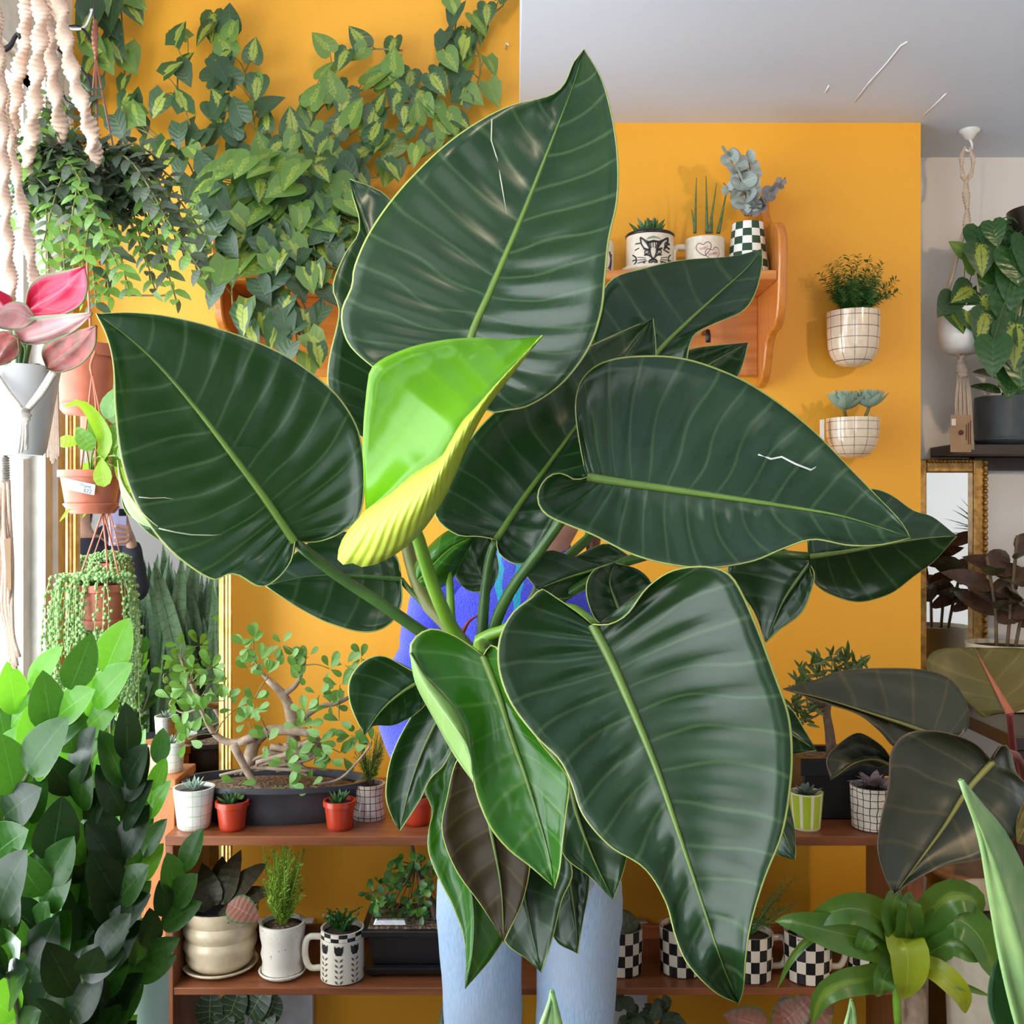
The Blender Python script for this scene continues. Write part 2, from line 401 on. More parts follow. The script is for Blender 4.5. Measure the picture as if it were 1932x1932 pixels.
# shop-front wall behind the camera
b = MB(); b.box((XL-.1, YB-.1, 0), (-.95, YB, ZH)); b.box((.75, YB-.1, 0), (XR, YB, ZH)); b.box((-.95, YB-.1, 0), (.75, YB, .5)); b.box((-.95, YB-.1, 2.45), (.75, YB, ZH))
struct(b.build('wall_front', m_white, None, False))
w2 = struct(thing('window_2', 'x', 'x', (.5, YB, .5))); del w2['label'], w2['category']
b = MB()
for x in (-.95, -.12, .71): b.box((x, YB-.06, .5), (x+.04, YB-.01, 2.45))
b.build('window_frame', m_trim, w2, False)
b = MB(); b.box((-.95, YB-.04, .5), (.75, YB-.034, 2.45)); b.build('window_pane', bpy.data.materials['window_glass'], w2, False)
# plaster cracks in the dropped ceiling (raised filler ridges)
m_crack = plain('filler_white', (.88, .89, .9), .6)
def ceil_pt(px, py):
    Y = (ZC-CAMZ)*F/(966-py); return V(((px-966)/F*Y, Y, ZC-.0005))
for pts in ([(1741, 219), (1765, 196), (1785, 176)], [(1612, 192), (1640, 155), (1672, 120), (1700, 85), (1712, 78)], [(1556, 176), (1564, 161)]):
    b = MB(); b.tube([ceil_pt(*p) for p in pts], .0016, 5); struct(b.build('ceiling_crack', m_crack))
# ================================================================ BOOKCASE
m_case = wood('bookcase_teak', (.27, .085, .03), (.17, .05, .018), .38, 'X')
m_caseZ = wood('bookcase_teak_upright', (.25, .08, .03), (.16, .05, .02), .4, 'Z')
BX0, BX1, BY0, BY1 = -.662, .785, 1.95, 2.186
ZT, ZM, ZB3 = CAMZ-.6177, CAMZ-.908, .16
bc = thing('bookcase', 'low open-backed teak bookcase loaded with small potted plants and mugs', 'bookcase', (.06, 2.07, 0))
def bx(parent, name, lo, hi, mat, bev=.0015):
    b = MB(); b.box(lo, hi); return b.build(name, mat, parent, False, bev)
bx(bc, 'top_board', (BX0, BY0, ZT-.018), (BX1, BY1, ZT), m_case)
bx(bc, 'added_shade_board', (-.60, BY1, ZT-.016), (BX1, 2.388, ZT-.001), m_case)  # added to close the gap and keep light off the wall behind the shelves
bx(bc, 'side_panel', (BX0, BY0+.002, 0), (BX0+.016, BY1, ZT-.018), m_caseZ)
bx(bc, 'side_panel', (BX1-.03, BY0+.002, 0), (BX1, BY1, ZT-.018), m_caseZ)
bx(bc, 'shelf_board', (BX0+.016, BY0+.004, ZM-.014), (BX1-.03, BY1, ZM), m_case)
bx(bc, 'shelf_board', (BX0+.016, BY0+.004, ZB3-.016), (BX1-.03, BY1, ZB3), m_case)
bx(bc, 'back_lip', (BX0+.016, BY1-.012, ZM), (BX1-.03, BY1, ZM+.03), m_case)
m_orangewood = wood('orange_pine_stand', (.55, .19, .055), (.42, .13, .035), .35, 'Z')
st = thing('plant_stand', 'narrow orange-brown wooden stand at the left end of the bookcase', 'stand', (-.70, 2.1, 0))
bx(st, 'post', (-.733, 2.04, 0), (-.672, 2.165, .90), m_orangewood, .002); bx(st, 'stand_top', (-.737, 2.035, .90), (-.669, 2.168, .918), m_orangewood, .002)
# ================================================================ WALL SHELF (orange pine, scrolled ends)
m_pine = wood('honey_pine', (.62, .22, .035), (.48, .15, .022), .25, 'X', 1, .5)
m_pineZ = wood('honey_pine_upright', (.64, .23, .04), (.50, .16, .025), .22, 'Z', 1, .5)
ws = thing('wall_shelf', 'long honey pine wall shelf with scrolled end brackets on the yellow wall', 'wall shelf', (-.03, YW, 1.9))
SX0, SX1, SYF = -.645, .592, 2.2
ZS = CAMZ+.522
bx(ws, 'shelf_board', (SX0+.02, SYF+.005, ZS-.022), (SX1-.02, YW, ZS), m_pine, .003)
bx(ws, 'back_board', (SX0+.02, YW-.016, ZS-.205), (SX1-.02, YW, ZS-.022), m_pine, .002)
pr = cr([(YW, .745), (YW-.035, .735), (YW-.055, .68), (YW-.10, .645), (YW-.165, .632), (YW-.2, .60), (YW-.205, .56), (YW-.2, .5), (YW-.19, .44), (YW-.165, .405), (YW-.13, .40), (YW-.095, .385), (YW-.075, .345), (YW-.055, .31), (YW-.03, .295), (YW, .29)], 40)
for x in (SX0, SX1-.02):
    b = MB(); b.prism([(y, z+CAMZ) for y, z in pr], 'x', x, x+.02); b.build('end_bracket', m_pineZ, ws, True, .004, .6)
m_blk = plain('black_plastic', (.012, .012, .014), .35)
for px in (1332, 700):
    b = MB(); p = W(px, 635, 2.36); b.tube([p+V((0, .024, .012)), p+V((0, -.02, .008)), p+V((0, -.028, -.004)), p+V((0, -.026, -.018))], .006, 8); b.build('peg', m_blk, ws)
# ================================================================ MIRRORS
m_gold = plain('gilt_frame', (.72, .46, .16), .38, (.50, .27, .07), 40, metal=.75, bmp=.2)
m_mir, nt, p = nodes('mirror_glass'); setc(p.inputs['Base Color'], (.9, .92, .91)); p.inputs['Metallic'].default_value = 1; p.inputs['Roughness'].default_value = .01
# floor mirror by the window, turned towards the camera
A, B = V((-.928, 2.165, 0)), V((-.637, 2.2755, 0))
tx = (B-A).normalized(); nn = V((tx.y, -tx.x, 0)); mid = (A+B)/2; hw = (B-A).length/2+.014; H = 1.752; fw = .028
fm = thing('floor_mirror', 'tall narrow gilt-framed mirror standing between window and bookcase', 'mirror', (mid.x, mid.y, 0))
def onm(s, z, d): return mid+tx*s+V((0, 0, z))+nn*d
def fr_bar(parent, pts, prof, mat, name='frame_rail'):
    """sweep a moulding: pts = two (s,z) ends with mitre; prof = (across, out)"""
    pass
for (s0, s1) in ((-hw, -hw+fw), (hw-fw, hw)):
    b = MB(); rows = []
    sg = 1 if s0 < 0 else -1; e = s0 if s0 < 0 else s1
    for (a, d) in ((0, 0), (0, .012), (.004, .016), (.008, .013), (.011, .013), (.015, .009), (.019, .010), (.023, .006), (.028, .004), (.028, 0)):
        rows.append([onm(e+sg*a, 0, d), onm(e+sg*a, H, d)])
    b.grid(rows, flip=sg < 0); b.build('frame_rail', m_gold, fm, False)
for z0 in (0, H-fw):
    b = MB(); q = [onm(-hw+fw, z0, 0), onm(hw-fw, z0, 0), onm(hw-fw, z0, .010), onm(-hw+fw, z0, .010)]
    b.v += [tuple(x) for x in q]+[tuple(x+V((0, 0, fw))) for x in q]
    for f in ((3, 2, 1, 0), (4, 5, 6, 7), (0, 1, 5, 4), (1, 2, 6, 5), (2, 3, 7, 6), (3, 0, 4, 7)): b.face(list(f))
    b.build('frame_rail', m_gold, fm, False)
b = MB(); b.grid([[onm(-hw+fw*.9, .02, .002), onm(hw-fw*.9, .02, .002)], [onm(-hw+fw*.9, H-.02, .002), onm(hw-fw*.9, H-.02, .002)]]); b.build('mirror_glass', m_mir, fm, False)
b = MB(); b.grid([[onm(-hw, 0, -.004), onm(hw, 0, -.004)], [onm(-hw, H, -.004), onm(hw, H, -.004)]]); b.build('backing', plain('brown_board', (.12, .07, .04)), fm, False)
# wall mirror in the recess
m_gold2 = plain('antique_gold', (.55, .33, .10), .4, (.33, .17, .05), 60, metal=.7, bmp=.3)
wm = thing('wall_mirror', 'rectangular antique gold mirror with rope-carved edge beside the yellow wall', 'mirror', (1.06, YR, 1.0))
YM = 2.60
a0, a1 = W(1724, 866, YM), W(1862, 1330, YM)
x0, x1, z1, z0 = a0.x, a1.x, a0.z, a1.z
fw = .034
for nm, lo, hi in (('frame_rail', (x0, z0), (x0+fw, z1)), ('frame_rail', (x1-fw, z0), (x1, z1)), ('frame_rail', (x0+fw, z1-fw), (x1-fw, z1)), ('frame_rail', (x0+fw, z0), (x1-fw, z0+fw))):
    b = MB(); b.box((lo[0], YM, lo[1]), (hi[0], YR-.002, hi[1])); o = b.build(nm, m_gold2, wm, False, .004)
    ver = hi[1]-lo[1] > hi[0]-lo[0]
    # rope carving: a row of beads along the outer edge, one continuous knobbly strip
    n = 120 if ver else 36; pts = []; rad = []
    for i in range(n*4+1):
        t = i/(n*4)
        if ver: pts.append(V((lo[0]+.005 if lo[0] == x0 else hi[0]-.005, YM-.002, lerp(lo[1], hi[1], t))))
        else: pts.append(V((lerp(lo[0], hi[0], t), YM-.002, hi[1]-.005 if lo[1] > z0+.1 else lo[1]+.005)))
        rad.append(.0035+.0035*abs(math.sin(math.pi*t*n*.35)))
    b = MB(); b.tube(pts, rad, 6); b.build('rope_carving', m_gold2, o)
b = MB(); b.box((x0+.02, YM+.018, z0+.02), (x1-.02, YR-.003, z1-.02)); b.build('mirror_glass', m_mir, wm, False)
# white boards leaning behind the bookcase
m_board = plain('white_board', (.62, .62, .64), .5)
for i, (pa, pb) in enumerate(((395, 590), (1160, 1222))):
    xa, xb = (pa-966)/F*2.37, (pb-966)/F*2.37
    o = bx(None, 'wall_panel', (xa, 2.375, .02), (xb, 2.399, .50), m_board, .002)
    tag(o, ('white panel on the wall behind the bookcase bottom, left of the jeans', 'narrow white panel on the wall behind the bookcase bottom, right of the jeans')[i], 'panel')
# dark wall shelf in the recess
m_dk = wood('dark_shelf_wood', (.035, .02, .014), (.02, .012, .01), .4, 'X')
rs = thing('recess_shelf', 'thick dark wooden shelf on the white recess wall', 'shelf', (1.3, 2.6, 1.6))
sa = W(1797, 838, 2.50)
bx(rs, 'shelf_board', (sa.x, 2.50, sa.z-.026), (XR-.02, YR, sa.z), m_dk, .002)
bx(rs, 'support_rail', (sa.x+.1, YR-.03, sa.z-.06), (XR-.1, YR, sa.z-.026), m_dk, .002)
ZRS = sa.z
# ================================================================ THE BIG PHILODENDRON
EDGE = (.46, .52, .14)
m_big = leafmat('philodendron_dark', (.010, .036, .011), (.017, .052, .013), .30, .22, (.14, .40, .01), 15, (.10, .17, .07), .4, EDGE, .988, bmp=.35)
m_bright = leafmat('philodendron_fresh', (.026, .12, .007), (.04, .17, .010), .22, .22, (.25, .62, .02), 13, (.16, .34, .06), .35, EDGE, .98, bmp=.3)
m_back = leafmat('philodendron_underside', (.026, .019, .007), (.036, .024, .008), .42, .08, (.12, .22, .02), 14, (.10, .08, .03), .3, EDGE, .988, bmp=.3, spec=.18)
m_lime = leafmat('philodendron_new_leaf', (.11, .33, .003), (.16, .42, .005), .24, .30, (.46, .80, .01), 9, (.22, .48, .02), .2, (.75, .85, .15), .98, bmp=.25)
m_limeu = leafmat('philodendron_new_leaf_underside', (.62, .78, .07), (.70, .82, .10), .4, .22, (.8, .95, .1), 30, (.80, .88, .25), .5, None, bmp=.5)
m_paleu = leafmat('philodendron_pale_underside', (.22, .38, .09), (.28, .46, .12), .45, .2, (.45, .7, .12), 14, (.4, .62, .25), .25, (.6, .75, .3), .95, bmp=.1)
m_rib = plain('midrib_green', (.13, .22, .03), .4, (.10, .18, .025), 20)
m_ribd = plain('midrib_olive', (.15, .21, .045), .4, (.11, .17, .04), 20)
m_pet = plain('petiole_green', (.055, .13, .022), .33, (.035, .09, .018), 25)
m_petl = plain('petiole_light', (.17, .34, .03), .33, (.13, .27, .025), 25)
m_peto = plain('petiole_olive', (.20, .20, .05), .4, (.14, .16, .04), 25)
CR0 = W(925, 1225, 1.47)
hp = thing('philodendron', 'huge glossy dark green philodendron with a lime new leaf, held up in a pot', 'plant', (CR0.x, CR0.y, 1.03))
# 1 tallest leaf
pleaf(hp, [(885, 715), (888, 640), (930, 540), (985, 410), (1040, 270), (1080, 165), (1102, 94)],
      [(885, 715), (850, 760), (770, 735), (700, 690), (655, 645), (643, 590), (662, 540), (668, 500), (700, 430), (760, 350), (850, 265), (950, 205), (1035, 182), (1065, 158), (1082, 118), (1102, 94)],
      [(885, 715), (900, 762), (930, 778), (955, 775), (1000, 765), (1060, 725), (1110, 660), (1135, 590), (1143, 520), (1150, 450), (1165, 380), (1167, 310), (1157, 230), (1135, 150), (1102, 94)],
      (1.39, 1.39, 1.40, 1.42), m_big, .0, -.12, .008, n=72, k=9, pleat=.0028, nv=15, rib=m_rib, rr=.0065)
# 2 leaf behind it on the left
pleaf(hp, [(800, 860), (770, 720), (725, 560), (690, 430), (660, 338)],
      [(800, 860), (740, 850), (690, 830), (650, 790), (620, 735), (620, 680), (640, 590), (628, 540), (650, 480), (676, 440), (676, 405), (665, 370), (660, 338)],
      [(800, 860), (850, 800), (860, 700), (830, 570), (790, 460), (735, 375), (700, 352), (660, 338)],
      (1.56, 1.58, 1.62), m_big, -.02, .02, .01, rib=m_ribd, rr=.004)
# 3 left leaf
pleaf(hp, [(556, 1022), (500, 940), (440, 860), (370, 770), (300, 690), (240, 635), (182, 592)],
      [(556, 1022), (600, 1022), (645, 1005), (680, 970), (688, 900), (680, 825), (655, 770), (610, 720), (530, 665), (430, 625), (330, 599), (250, 590), (182, 592)],
      [(556, 1022), (548, 1060), (520, 1095), (490, 1107), (450, 1085), (425, 1085), (405, 1094), (360, 1070), (305, 1022), (255, 950), (228, 870), (218, 780), (215, 690), (203, 635), (182, 592)],
      (1.38, 1.33, 1.28, 1.24), m_big, .02, -.05, .015, n=64, k=9, pleat=.0026, nv=15, rib=m_rib, rr=.006)
# its paler curled lower margin
pleaf(hp, [(222, 868), (240, 930), (270, 975), (306, 1000)], [(222, 868), (232, 915), (262, 960), (306, 1000)], [(222, 868), (234, 950), (262, 985), (306, 1000)], (1.29, 1.31), m_paleu, -.005, .02, .0, n=14, k=3, pleat=0, name='leaf_margin')
# 4 lime new leaf, half unrolled: blade, and the rolled-over underside as a second material
top = cr([(690, 962), (686, 900), (684, 840), (688, 770), (694, 720), (702, 692), (740, 668), (800, 648), (880, 637), (960, 640), (1024, 633)], 40)
fold = cr([(690, 962), (735, 930), (780, 893), (830, 862), (848, 835), (872, 795), (900, 765), (935, 725), (975, 683), (1024, 633)], 40)
low = cr([(690, 962), (650, 1010), (637, 1045), (641, 1066), (662, 1062), (690, 1070), (740, 1050), (790, 1010), (830, 955), (860, 895), (885, 835), (920, 770), (965, 710), (1024, 633)], 40)
mb = MB(); rows = []; rows2 = []
for i in range(41):
    t = i/40; s_ = math.sin(math.pi*t)
    a = W(top[i][0], top[i][1], 1.25-.03*s_); b_ = W(fold[i][0], fold[i][1], 1.21-.05*s_)
    c_ = W(low[i][0], low[i][1], 1.22-.02*s_)
    rows.append([a.lerp(b_, q/8)+V((0, .03*s_*math.sin(math.pi*q/8)+.0006*math.sin(t*60), 0)) for q in range(9)])
    rows2.append([b_.lerp(c_, q/8)+V((0, -.045*s_*math.sin(math.pi*q/8)-.0005*math.sin(t*150), 0)) for q in range(9)])
mb.grid(rows, lambda i, j: (.5+.5*j/8*.9, i/40), 0); mb.grid(rows2, lambda i, j: (.05+.4*j/8, i/40), 1)
lf = mb.build('leaf', [m_lime, m_limeu], hp); lf['label'] = 'lime green half-unrolled new leaf with yellow-green underside'
lf.modifiers.new('solid', 'SOLIDIFY').thickness = .0014
# 5 right leaf, midrib nearly level
pleaf(hp, [(1108, 900), (1180, 911), (1270, 924), (1380, 940), (1480, 955), (1580, 972), (1660, 995), (1717, 1015)],
      [(1108, 900), (1098, 860), (1088, 800), (1086, 755), (1098, 715), (1135, 684), (1200, 671), (1290, 675), (1380, 705), (1450, 745), (1530, 808), (1600, 880), (1650, 932), (1692, 975), (1710, 1000), (1717, 1015)],
      [(1108, 900), (1085, 905), (1060, 893), (1036, 898), (1018, 920), (1015, 948), (1032, 972), (1070, 990), (1120, 1010), (1190, 1045), (1260, 1065), (1340, 1072), (1420, 1060), (1480, 1035), (1535, 1018), (1600, 1029), (1660, 1028), (1717, 1015)],
      (1.30, 1.26, 1.22, 1.20), m_big, .03, -.05, .014, n=64, k=9, pleat=.0026, nv=15, rib=m_rib, rr=.006)
# 6 big leaf lower right
pleaf(hp, [(1118, 1178), (1150, 1240), (1190, 1330), (1235, 1440), (1270, 1540), (1300, 1630), (1330, 1720), (1360, 1810), (1393, 1893)],
      [(1118, 1178), (1090, 1155), (1050, 1128), (1020, 1110), (1005, 1125), (965, 1158), (941, 1210), (942, 1270), (965, 1330), (1010, 1390), (1055, 1435), (1078, 1480), (1100, 1540), (1150, 1597), (1215, 1638), (1255, 1700), (1275, 1770), (1300, 1822), (1350, 1872), (1393, 1893)],
      [(1118, 1178), (1150, 1178), (1185, 1158), (1222, 1108), (1270, 1076), (1330, 1068), (1375, 1082), (1402, 1122), (1432, 1190), (1462, 1270), (1490, 1350), (1497, 1430), (1490, 1510), (1475, 1580), (1442, 1660), (1417, 1740), (1407, 1800), (1402, 1865), (1393, 1893)],
      (1.24, 1.18, 1.14, 1.12, 1.14), m_big, -.02, -.062, .010, n=76, k=9, pleat=.0030, nv=15, rib=m_rib, rr=.0065)
# 7 bright leaf in front
lf7 = pleaf(hp, [(912, 1237), (940, 1310), (965, 1390), (990, 1460), (1015, 1540), (1035, 1610), (1046, 1675)],
      [(912, 1237), (890, 1220), (855, 1198), (815, 1186), (785, 1200), (772, 1225), (785, 1258), (815, 1290), (852, 1330), (880, 1380), (888, 1440), (900, 1500), (925, 1560), (960, 1603), (1000, 1635), (1046, 1675)],
      [(912, 1237), (925, 1218), (940, 1225), (952, 1262), (980, 1330), (1012, 1390), (1050, 1438), (1075, 1474), (1070, 1530), (1062, 1590), (1056, 1640), (1046, 1675)],
      (1.27, 1.22, 1.20, 1.20), m_bright, -.02, -.05, .01, n=44, k=8, nv=13, rib=m_rib, rr=.0055)
pleaf(hp, [(774, 1232), (800, 1290), (850, 1360), (884, 1410), (893, 1475)], [(774, 1232), (812, 1288), (858, 1336), (882, 1388), (893, 1475)], [(774, 1232), (786, 1292), (822, 1362), (862, 1430), (893, 1475)], (1.245, 1.20), m_paleu, .0, .02, -.004, n=20, k=4, pleat=0, name='leaf_margin')
# 8 dark leaf lower left, under no. 3
pleaf(hp, [(757, 1093), (700, 1088), (640, 1085), (580, 1088), (500, 1105)],
      [(757, 1093), (745, 1045), (690, 1010), (620, 1005), (560, 1040), (500, 1105)],
      [(757, 1093), (757, 1140), (735, 1178), (690, 1193), (620, 1176), (560, 1146), (500, 1105)],
      (1.52, 1.50, 1.47), m_big, .02, -.03, .01, rib=m_pet, rr=.004)
# 9 central leaf running up behind
pleaf(hp, [(937, 1018), (985, 945), (1040, 870), (1090, 800), (1150, 715), (1232, 600)],
      [(937, 1018), (905, 1012), (860, 1008), (820, 970), (838, 915), (875, 845), (925, 785), (1020, 710), (1110, 655), (1180, 622), (1232, 600)],
      [(937, 1018), (942, 1045), (975, 1065), (1012, 1052), (1032, 1010), (1060, 960), (1110, 890), (1180, 790), (1232, 700), (1238, 655), (1232, 600)],
      (1.43, 1.45, 1.48, 1.54), m_big, -.03, -.03, .014, n=48, rib=m_rib, rr=.0055)
# 11 upper right leaf behind
pleaf(hp, [(1200, 720), (1245, 660), (1300, 605), (1360, 550), (1405, 510), (1438, 470)],
      [(1200, 720), (1140, 730), (1110, 680), (1122, 600), (1150, 530), (1220, 505), (1290, 490), (1380, 483), (1438, 470)],
      [(1200, 720), (1260, 730), (1292, 690), (1300, 655), (1312, 630), (1345, 612), (1400, 588), (1425, 555), (1438, 505), (1438, 470)],
      (1.58, 1.60, 1.62), m_big, .03, -.03, .012, rib=m_rib, rr=.005)
# 12 small tip beside it
pleaf(hp, [(1230, 760), (1300, 710), (1360, 675), (1412, 647)], [(1230, 760), (1230, 690), (1300, 660), (1360, 650), (1412, 647)], [(1230, 760), (1300, 770), (1370, 735), (1398, 700), (1412, 647)], (1.66, 1.68), m_big, .01, -.02, .01, n=24, rib=m_ribd, rr=.004)
# 13 leaf far right
pleaf(hp, [(1528, 1050), (1600, 1040), (1680, 1025), (1750, 1015), (1805, 1011)],
      [(1528, 1050), (1530, 990), (1580, 940), (1640, 922), (1680, 933), (1722, 962), (1762, 976), (1805, 1011)],
      [(1528, 1050), (1530, 1078), (1542, 1105), (1575, 1125), (1622, 1136), (1680, 1120), (1725, 1088), (1765, 1058), (1805, 1011)],
      (1.44, 1.40, 1.38), m_big, .03, .02, .012, rib=m_ribd, rr=.004)
# 14 its neighbour, nearly black, turned away
pleaf(hp, [(1528, 1062), (1500, 1100), (1475, 1140), (1445, 1212)], [(1528, 1062), (1460, 1030), (1390, 1050), (1372, 1085), (1420, 1150), (1445, 1212)], [(1528, 1062), (1538, 1085), (1530, 1115), (1510, 1158), (1470, 1190), (1445, 1212)], (1.46, 1.50), m_big, .03, -.02, .012, n=28, rib=m_ribd, rr=.003)
# 15 16 dark leaves in the heart of the plant
pleaf(hp, [(1190, 1052), (1130, 1072), (1070, 1090), (1012, 1112)], [(1190, 1052), (1150, 1026), (1115, 1035), (1070, 1055), (1045, 1038), (1005, 1048), (985, 1072), (1012, 1112)], [(1190, 1052), (1160, 1085), (1110, 1110), (1060, 1130), (1012, 1112)], (1.50, 1.45), m_big, .02, -.01, .008, n=24, rib=m_petl, rr=.0032)
pleaf(hp, [(1175, 1165), (1160, 1130), (1150, 1095), (1160, 1062)], [(1175, 1165), (1130, 1175), (1106, 1120), (1118, 1078), (1160, 1062)], [(1175, 1165), (1215, 1150), (1230, 1105), (1205, 1075), (1160, 1062)], (1.36, 1.38), m_big, -.02, .02, .008, n=24, rib=m_ribd, rr=.003)
pleaf(hp, [(925, 1115), (905, 1080), (890, 1040), (885, 1000)], [(925, 1115), (885, 1115), (858, 1085), (862, 1040), (885, 1000)], [(925, 1115), (940, 1080), (935, 1040), (915, 1000), (885, 1000)], (1.50, 1.50), m_big, 0, 0, .004, n=20)
# 17 small pale rolled leaf
pleaf(hp, [(790, 1095), (815, 1068), (850, 1035), (897, 1010)], [(790, 1095), (782, 1070), (805, 1035), (850, 1000), (897, 1010)], [(790, 1095), (812, 1112), (848, 1098), (872, 1055), (897, 1010)], (1.42, 1.43), m_bright, .03, .035, -.015, n=24, name='leaf', rib=m_petl, rr=.002)
# 18 heart leaf lower left
pleaf(hp, [(805, 1278), (760, 1305), (720, 1340), (688, 1386)], [(805, 1278), (770, 1262), (722, 1238), (685, 1248), (660, 1282), (660, 1325), (675, 1365), (688, 1386)], [(805, 1278), (815, 1300), (795, 1338), (745, 1368), (705, 1370), (688, 1386)], (1.36, 1.32), m_big, -.02, .015, .01, n=26, rib=m_ribd, rr=.003)
# 19 grey-green leaf hanging left
pleaf(hp, [(840, 1330), (800, 1410), (772, 1490), (754, 1568)], [(840, 1330), (808, 1312), (768, 1365), (738, 1430), (728, 1500), (740, 1545), (754, 1568)], [(840, 1330), (858, 1390), (840, 1440), (812, 1470), (790, 1515), (754, 1568)], (1.42, 1.40), m_big, -.01, -.03, .01, n=28, rib=m_ribd, rr=.003)
# 20 long wavy leaf at the bottom left
pleaf(hp, [(868, 1400), (850, 1500), (868, 1600), (892, 1700), (892, 1790), (878, 1865)],
      [(868, 1400), (845, 1372), (815, 1385), (799, 1415), (808, 1450), (806, 1475), (800, 1492), (815, 1530), (808, 1570), (808, 1605), (822, 1645), (852, 1705), (872, 1760), (879, 1810), (878, 1865)],
      [(868, 1400), (905, 1450), (925, 1560), (950, 1680), (958, 1750), (930, 1805), (878, 1865)],
      (1.44, 1.41, 1.38), m_bright, .01, .03, .01, n=44, rib=m_pet, rr=.004)
# 21 brownish leaf turned over in front of it
pleaf(hp, [(905, 1450), (925, 1560), (945, 1670), (951, 1777)], [(905, 1450), (865, 1430), (842, 1510), (834, 1570), (860, 1640), (905, 1705), (951, 1777)], [(905, 1450), (965, 1480), (1000, 1590), (990, 1690), (951, 1777)], (1.36, 1.34), m_back, .005, -.02, .008, n=36, rib=m_ribd, rr=.004)
# 22 dark leaf, tip in the middle
pleaf(hp, [(970, 1560), (980, 1640), (1000, 1740), (1021, 1834)], [(970, 1560), (930, 1620), (930, 1700), (952, 1775), (990, 1808), (1021, 1834)], [(970, 1560), (1040, 1570), (1080, 1640), (1060, 1700), (1042, 1775), (1021, 1834)], (1.40, 1.36), m_big, -.005, -.03, .008, n=32, rib=m_pet, rr=.0035)
# 23 behind it
pleaf(hp, [(1060, 1580), (1075, 1660), (1085, 1730), (1090, 1799)], [(1060, 1580), (1030, 1650), (1035, 1730), (1050, 1778), (1090, 1799)], [(1060, 1580), (1100, 1600), (1112, 1660), (1100, 1740), (1090, 1799)], (1.46, 1.44), m_big, .01, -.01, .006, n=24, rib=m_ribd, rr=.003)
# 24 dark leaf with drooping tip right of centre
pleaf(hp, [(1075, 1470), (1090, 1540), (1120, 1620), (1157, 1698)], [(1075, 1470), (1045, 1530), (1062, 1610), (1110, 1652), (1157, 1698)], [(1075, 1470), (1130, 1490), (1175, 1570), (1183, 1615), (1172, 1660), (1157, 1698)], (1.34, 1.33), m_big, .01, -.02, .008, n=28, rib=m_ribd, rr=.0035)
# 25 26 tips peeping out right of no. 6
pleaf(hp, [(1420, 1420), (1450, 1500), (1478, 1570), (1500, 1622)], [(1420, 1420), (1400, 1500), (1440, 1590), (1470, 1615), (1500, 1622)], [(1420, 1420), (1470, 1460), (1495, 1540), (1502, 1590), (1500, 1622)], (1.40, 1.36), m_big, 0, 0, .006, n=20, rib=m_ribd, rr=.003)
pleaf(hp, [(1400, 1330), (1450, 1360), (1500, 1390), (1541, 1416)], [(1400, 1330), (1430, 1310), (1485, 1330), (1520, 1380), (1541, 1416)], [(1400, 1330), (1420, 1400), (1480, 1424), (1541, 1416)], (1.44, 1.44), m_big, 0, 0, .006, n=20, rib=m_ribd, rr=.003)
# pale scars on the blades
def scar(leaf, pts, r=.0007, mat=plain('leaf_scar', (.55, .60, .42), .5)):
    vs_ = [v.co for v in leaf.data.vertices]; P3 = []
    for x, y in pts:
        v = min(vs_, key=lambda q: (966+q.x/q.y*F-x)**2+(966+(CAMZ-q.z)/q.y*F-y)**2); P3.append(W(x, y, v.y-.0018))
    b = MB(); b.tube(P3, [r]*(len(P3)-1)+[r*.3], 5); b.build('scar', mat, leaf)
lv = [o for o in hp.children if o.name.startswith('leaf') and not o.name.startswith('leaf_margin')]
scar(lv[0], [(928, 225), (927, 265), (938, 300), (947, 350), (956, 405)], .0009)
scar(lv[2], [(262, 938), (285, 940), (310, 939), (336, 943)]); scar(lv[2], [(300, 997), (330, 1004), (360, 1009), (400, 1010), (420, 1008)], .0009)
scar(lv[4], [(1430, 858), (1455, 866), (1475, 862), (1500, 875), (1530, 887), (1548, 876)], .0013, plain('dry_tear', (.75, .75, .70), .5))
# petioles
def pet(pts, d0, d1, r0, r1, mat):
    n = len(pts)-1
    return stem(hp, [W(p[0], p[1], lerp(d0, d1, i/n)) for i, p in enumerate(pts)], r0, r1, mat, 'petiole')
pet([(930, 1290), (850, 1230), (795, 1192), (720, 1140), (640, 1088), (590, 1050), (556, 1022)], 1.47, 1.385, .010, .007, m_pet)
pet([(920, 1290), (862, 1200), (835, 1150), (808, 1080), (785, 1005), (760, 960), (740, 925)], 1.46, 1.26, .0105, .008, m_petl)
pet([(925, 1280), (850, 1185), (800, 1130), (775, 1060), (765, 1000), (780, 900), (800, 860)], 1.49, 1.56, .0125, .008, m_peto)
pet([(915, 1290), (910, 1200), (916, 1110), (925, 1050), (937, 1018)], 1.48, 1.43, .0095, .006, m_pet)
pet([(905, 1290), (858, 1200), (850, 1130), (846, 1080), (835, 1060)], 1.48, 1.43, .007, .005, m_petl)
pet([(940, 1290), (930, 1200), (960, 1120), (1010, 1050), (1060, 980), (1108, 900)], 1.50, 1.31, .0095, .007, m_pet)
pet([(950, 1290), (985, 1180), (1020, 1105), (1065, 1055), (1110, 1015), (1170, 900), (1200, 720)], 1.49, 1.58, .009, .006, m_pet)
pet([(955, 1290), (1000, 1165), (1060, 1128), (1130, 1085), (1190, 1055), (1240, 1045), (1380, 1040), (1528, 1050)], 1.49, 1.45, .009, .006, m_pet)
pet([(940, 1290), (900, 1215), (960, 1185), (1020, 1150), (1080, 1150), (1118, 1178)], 1.44, 1.245, .0085, .007, m_petl)
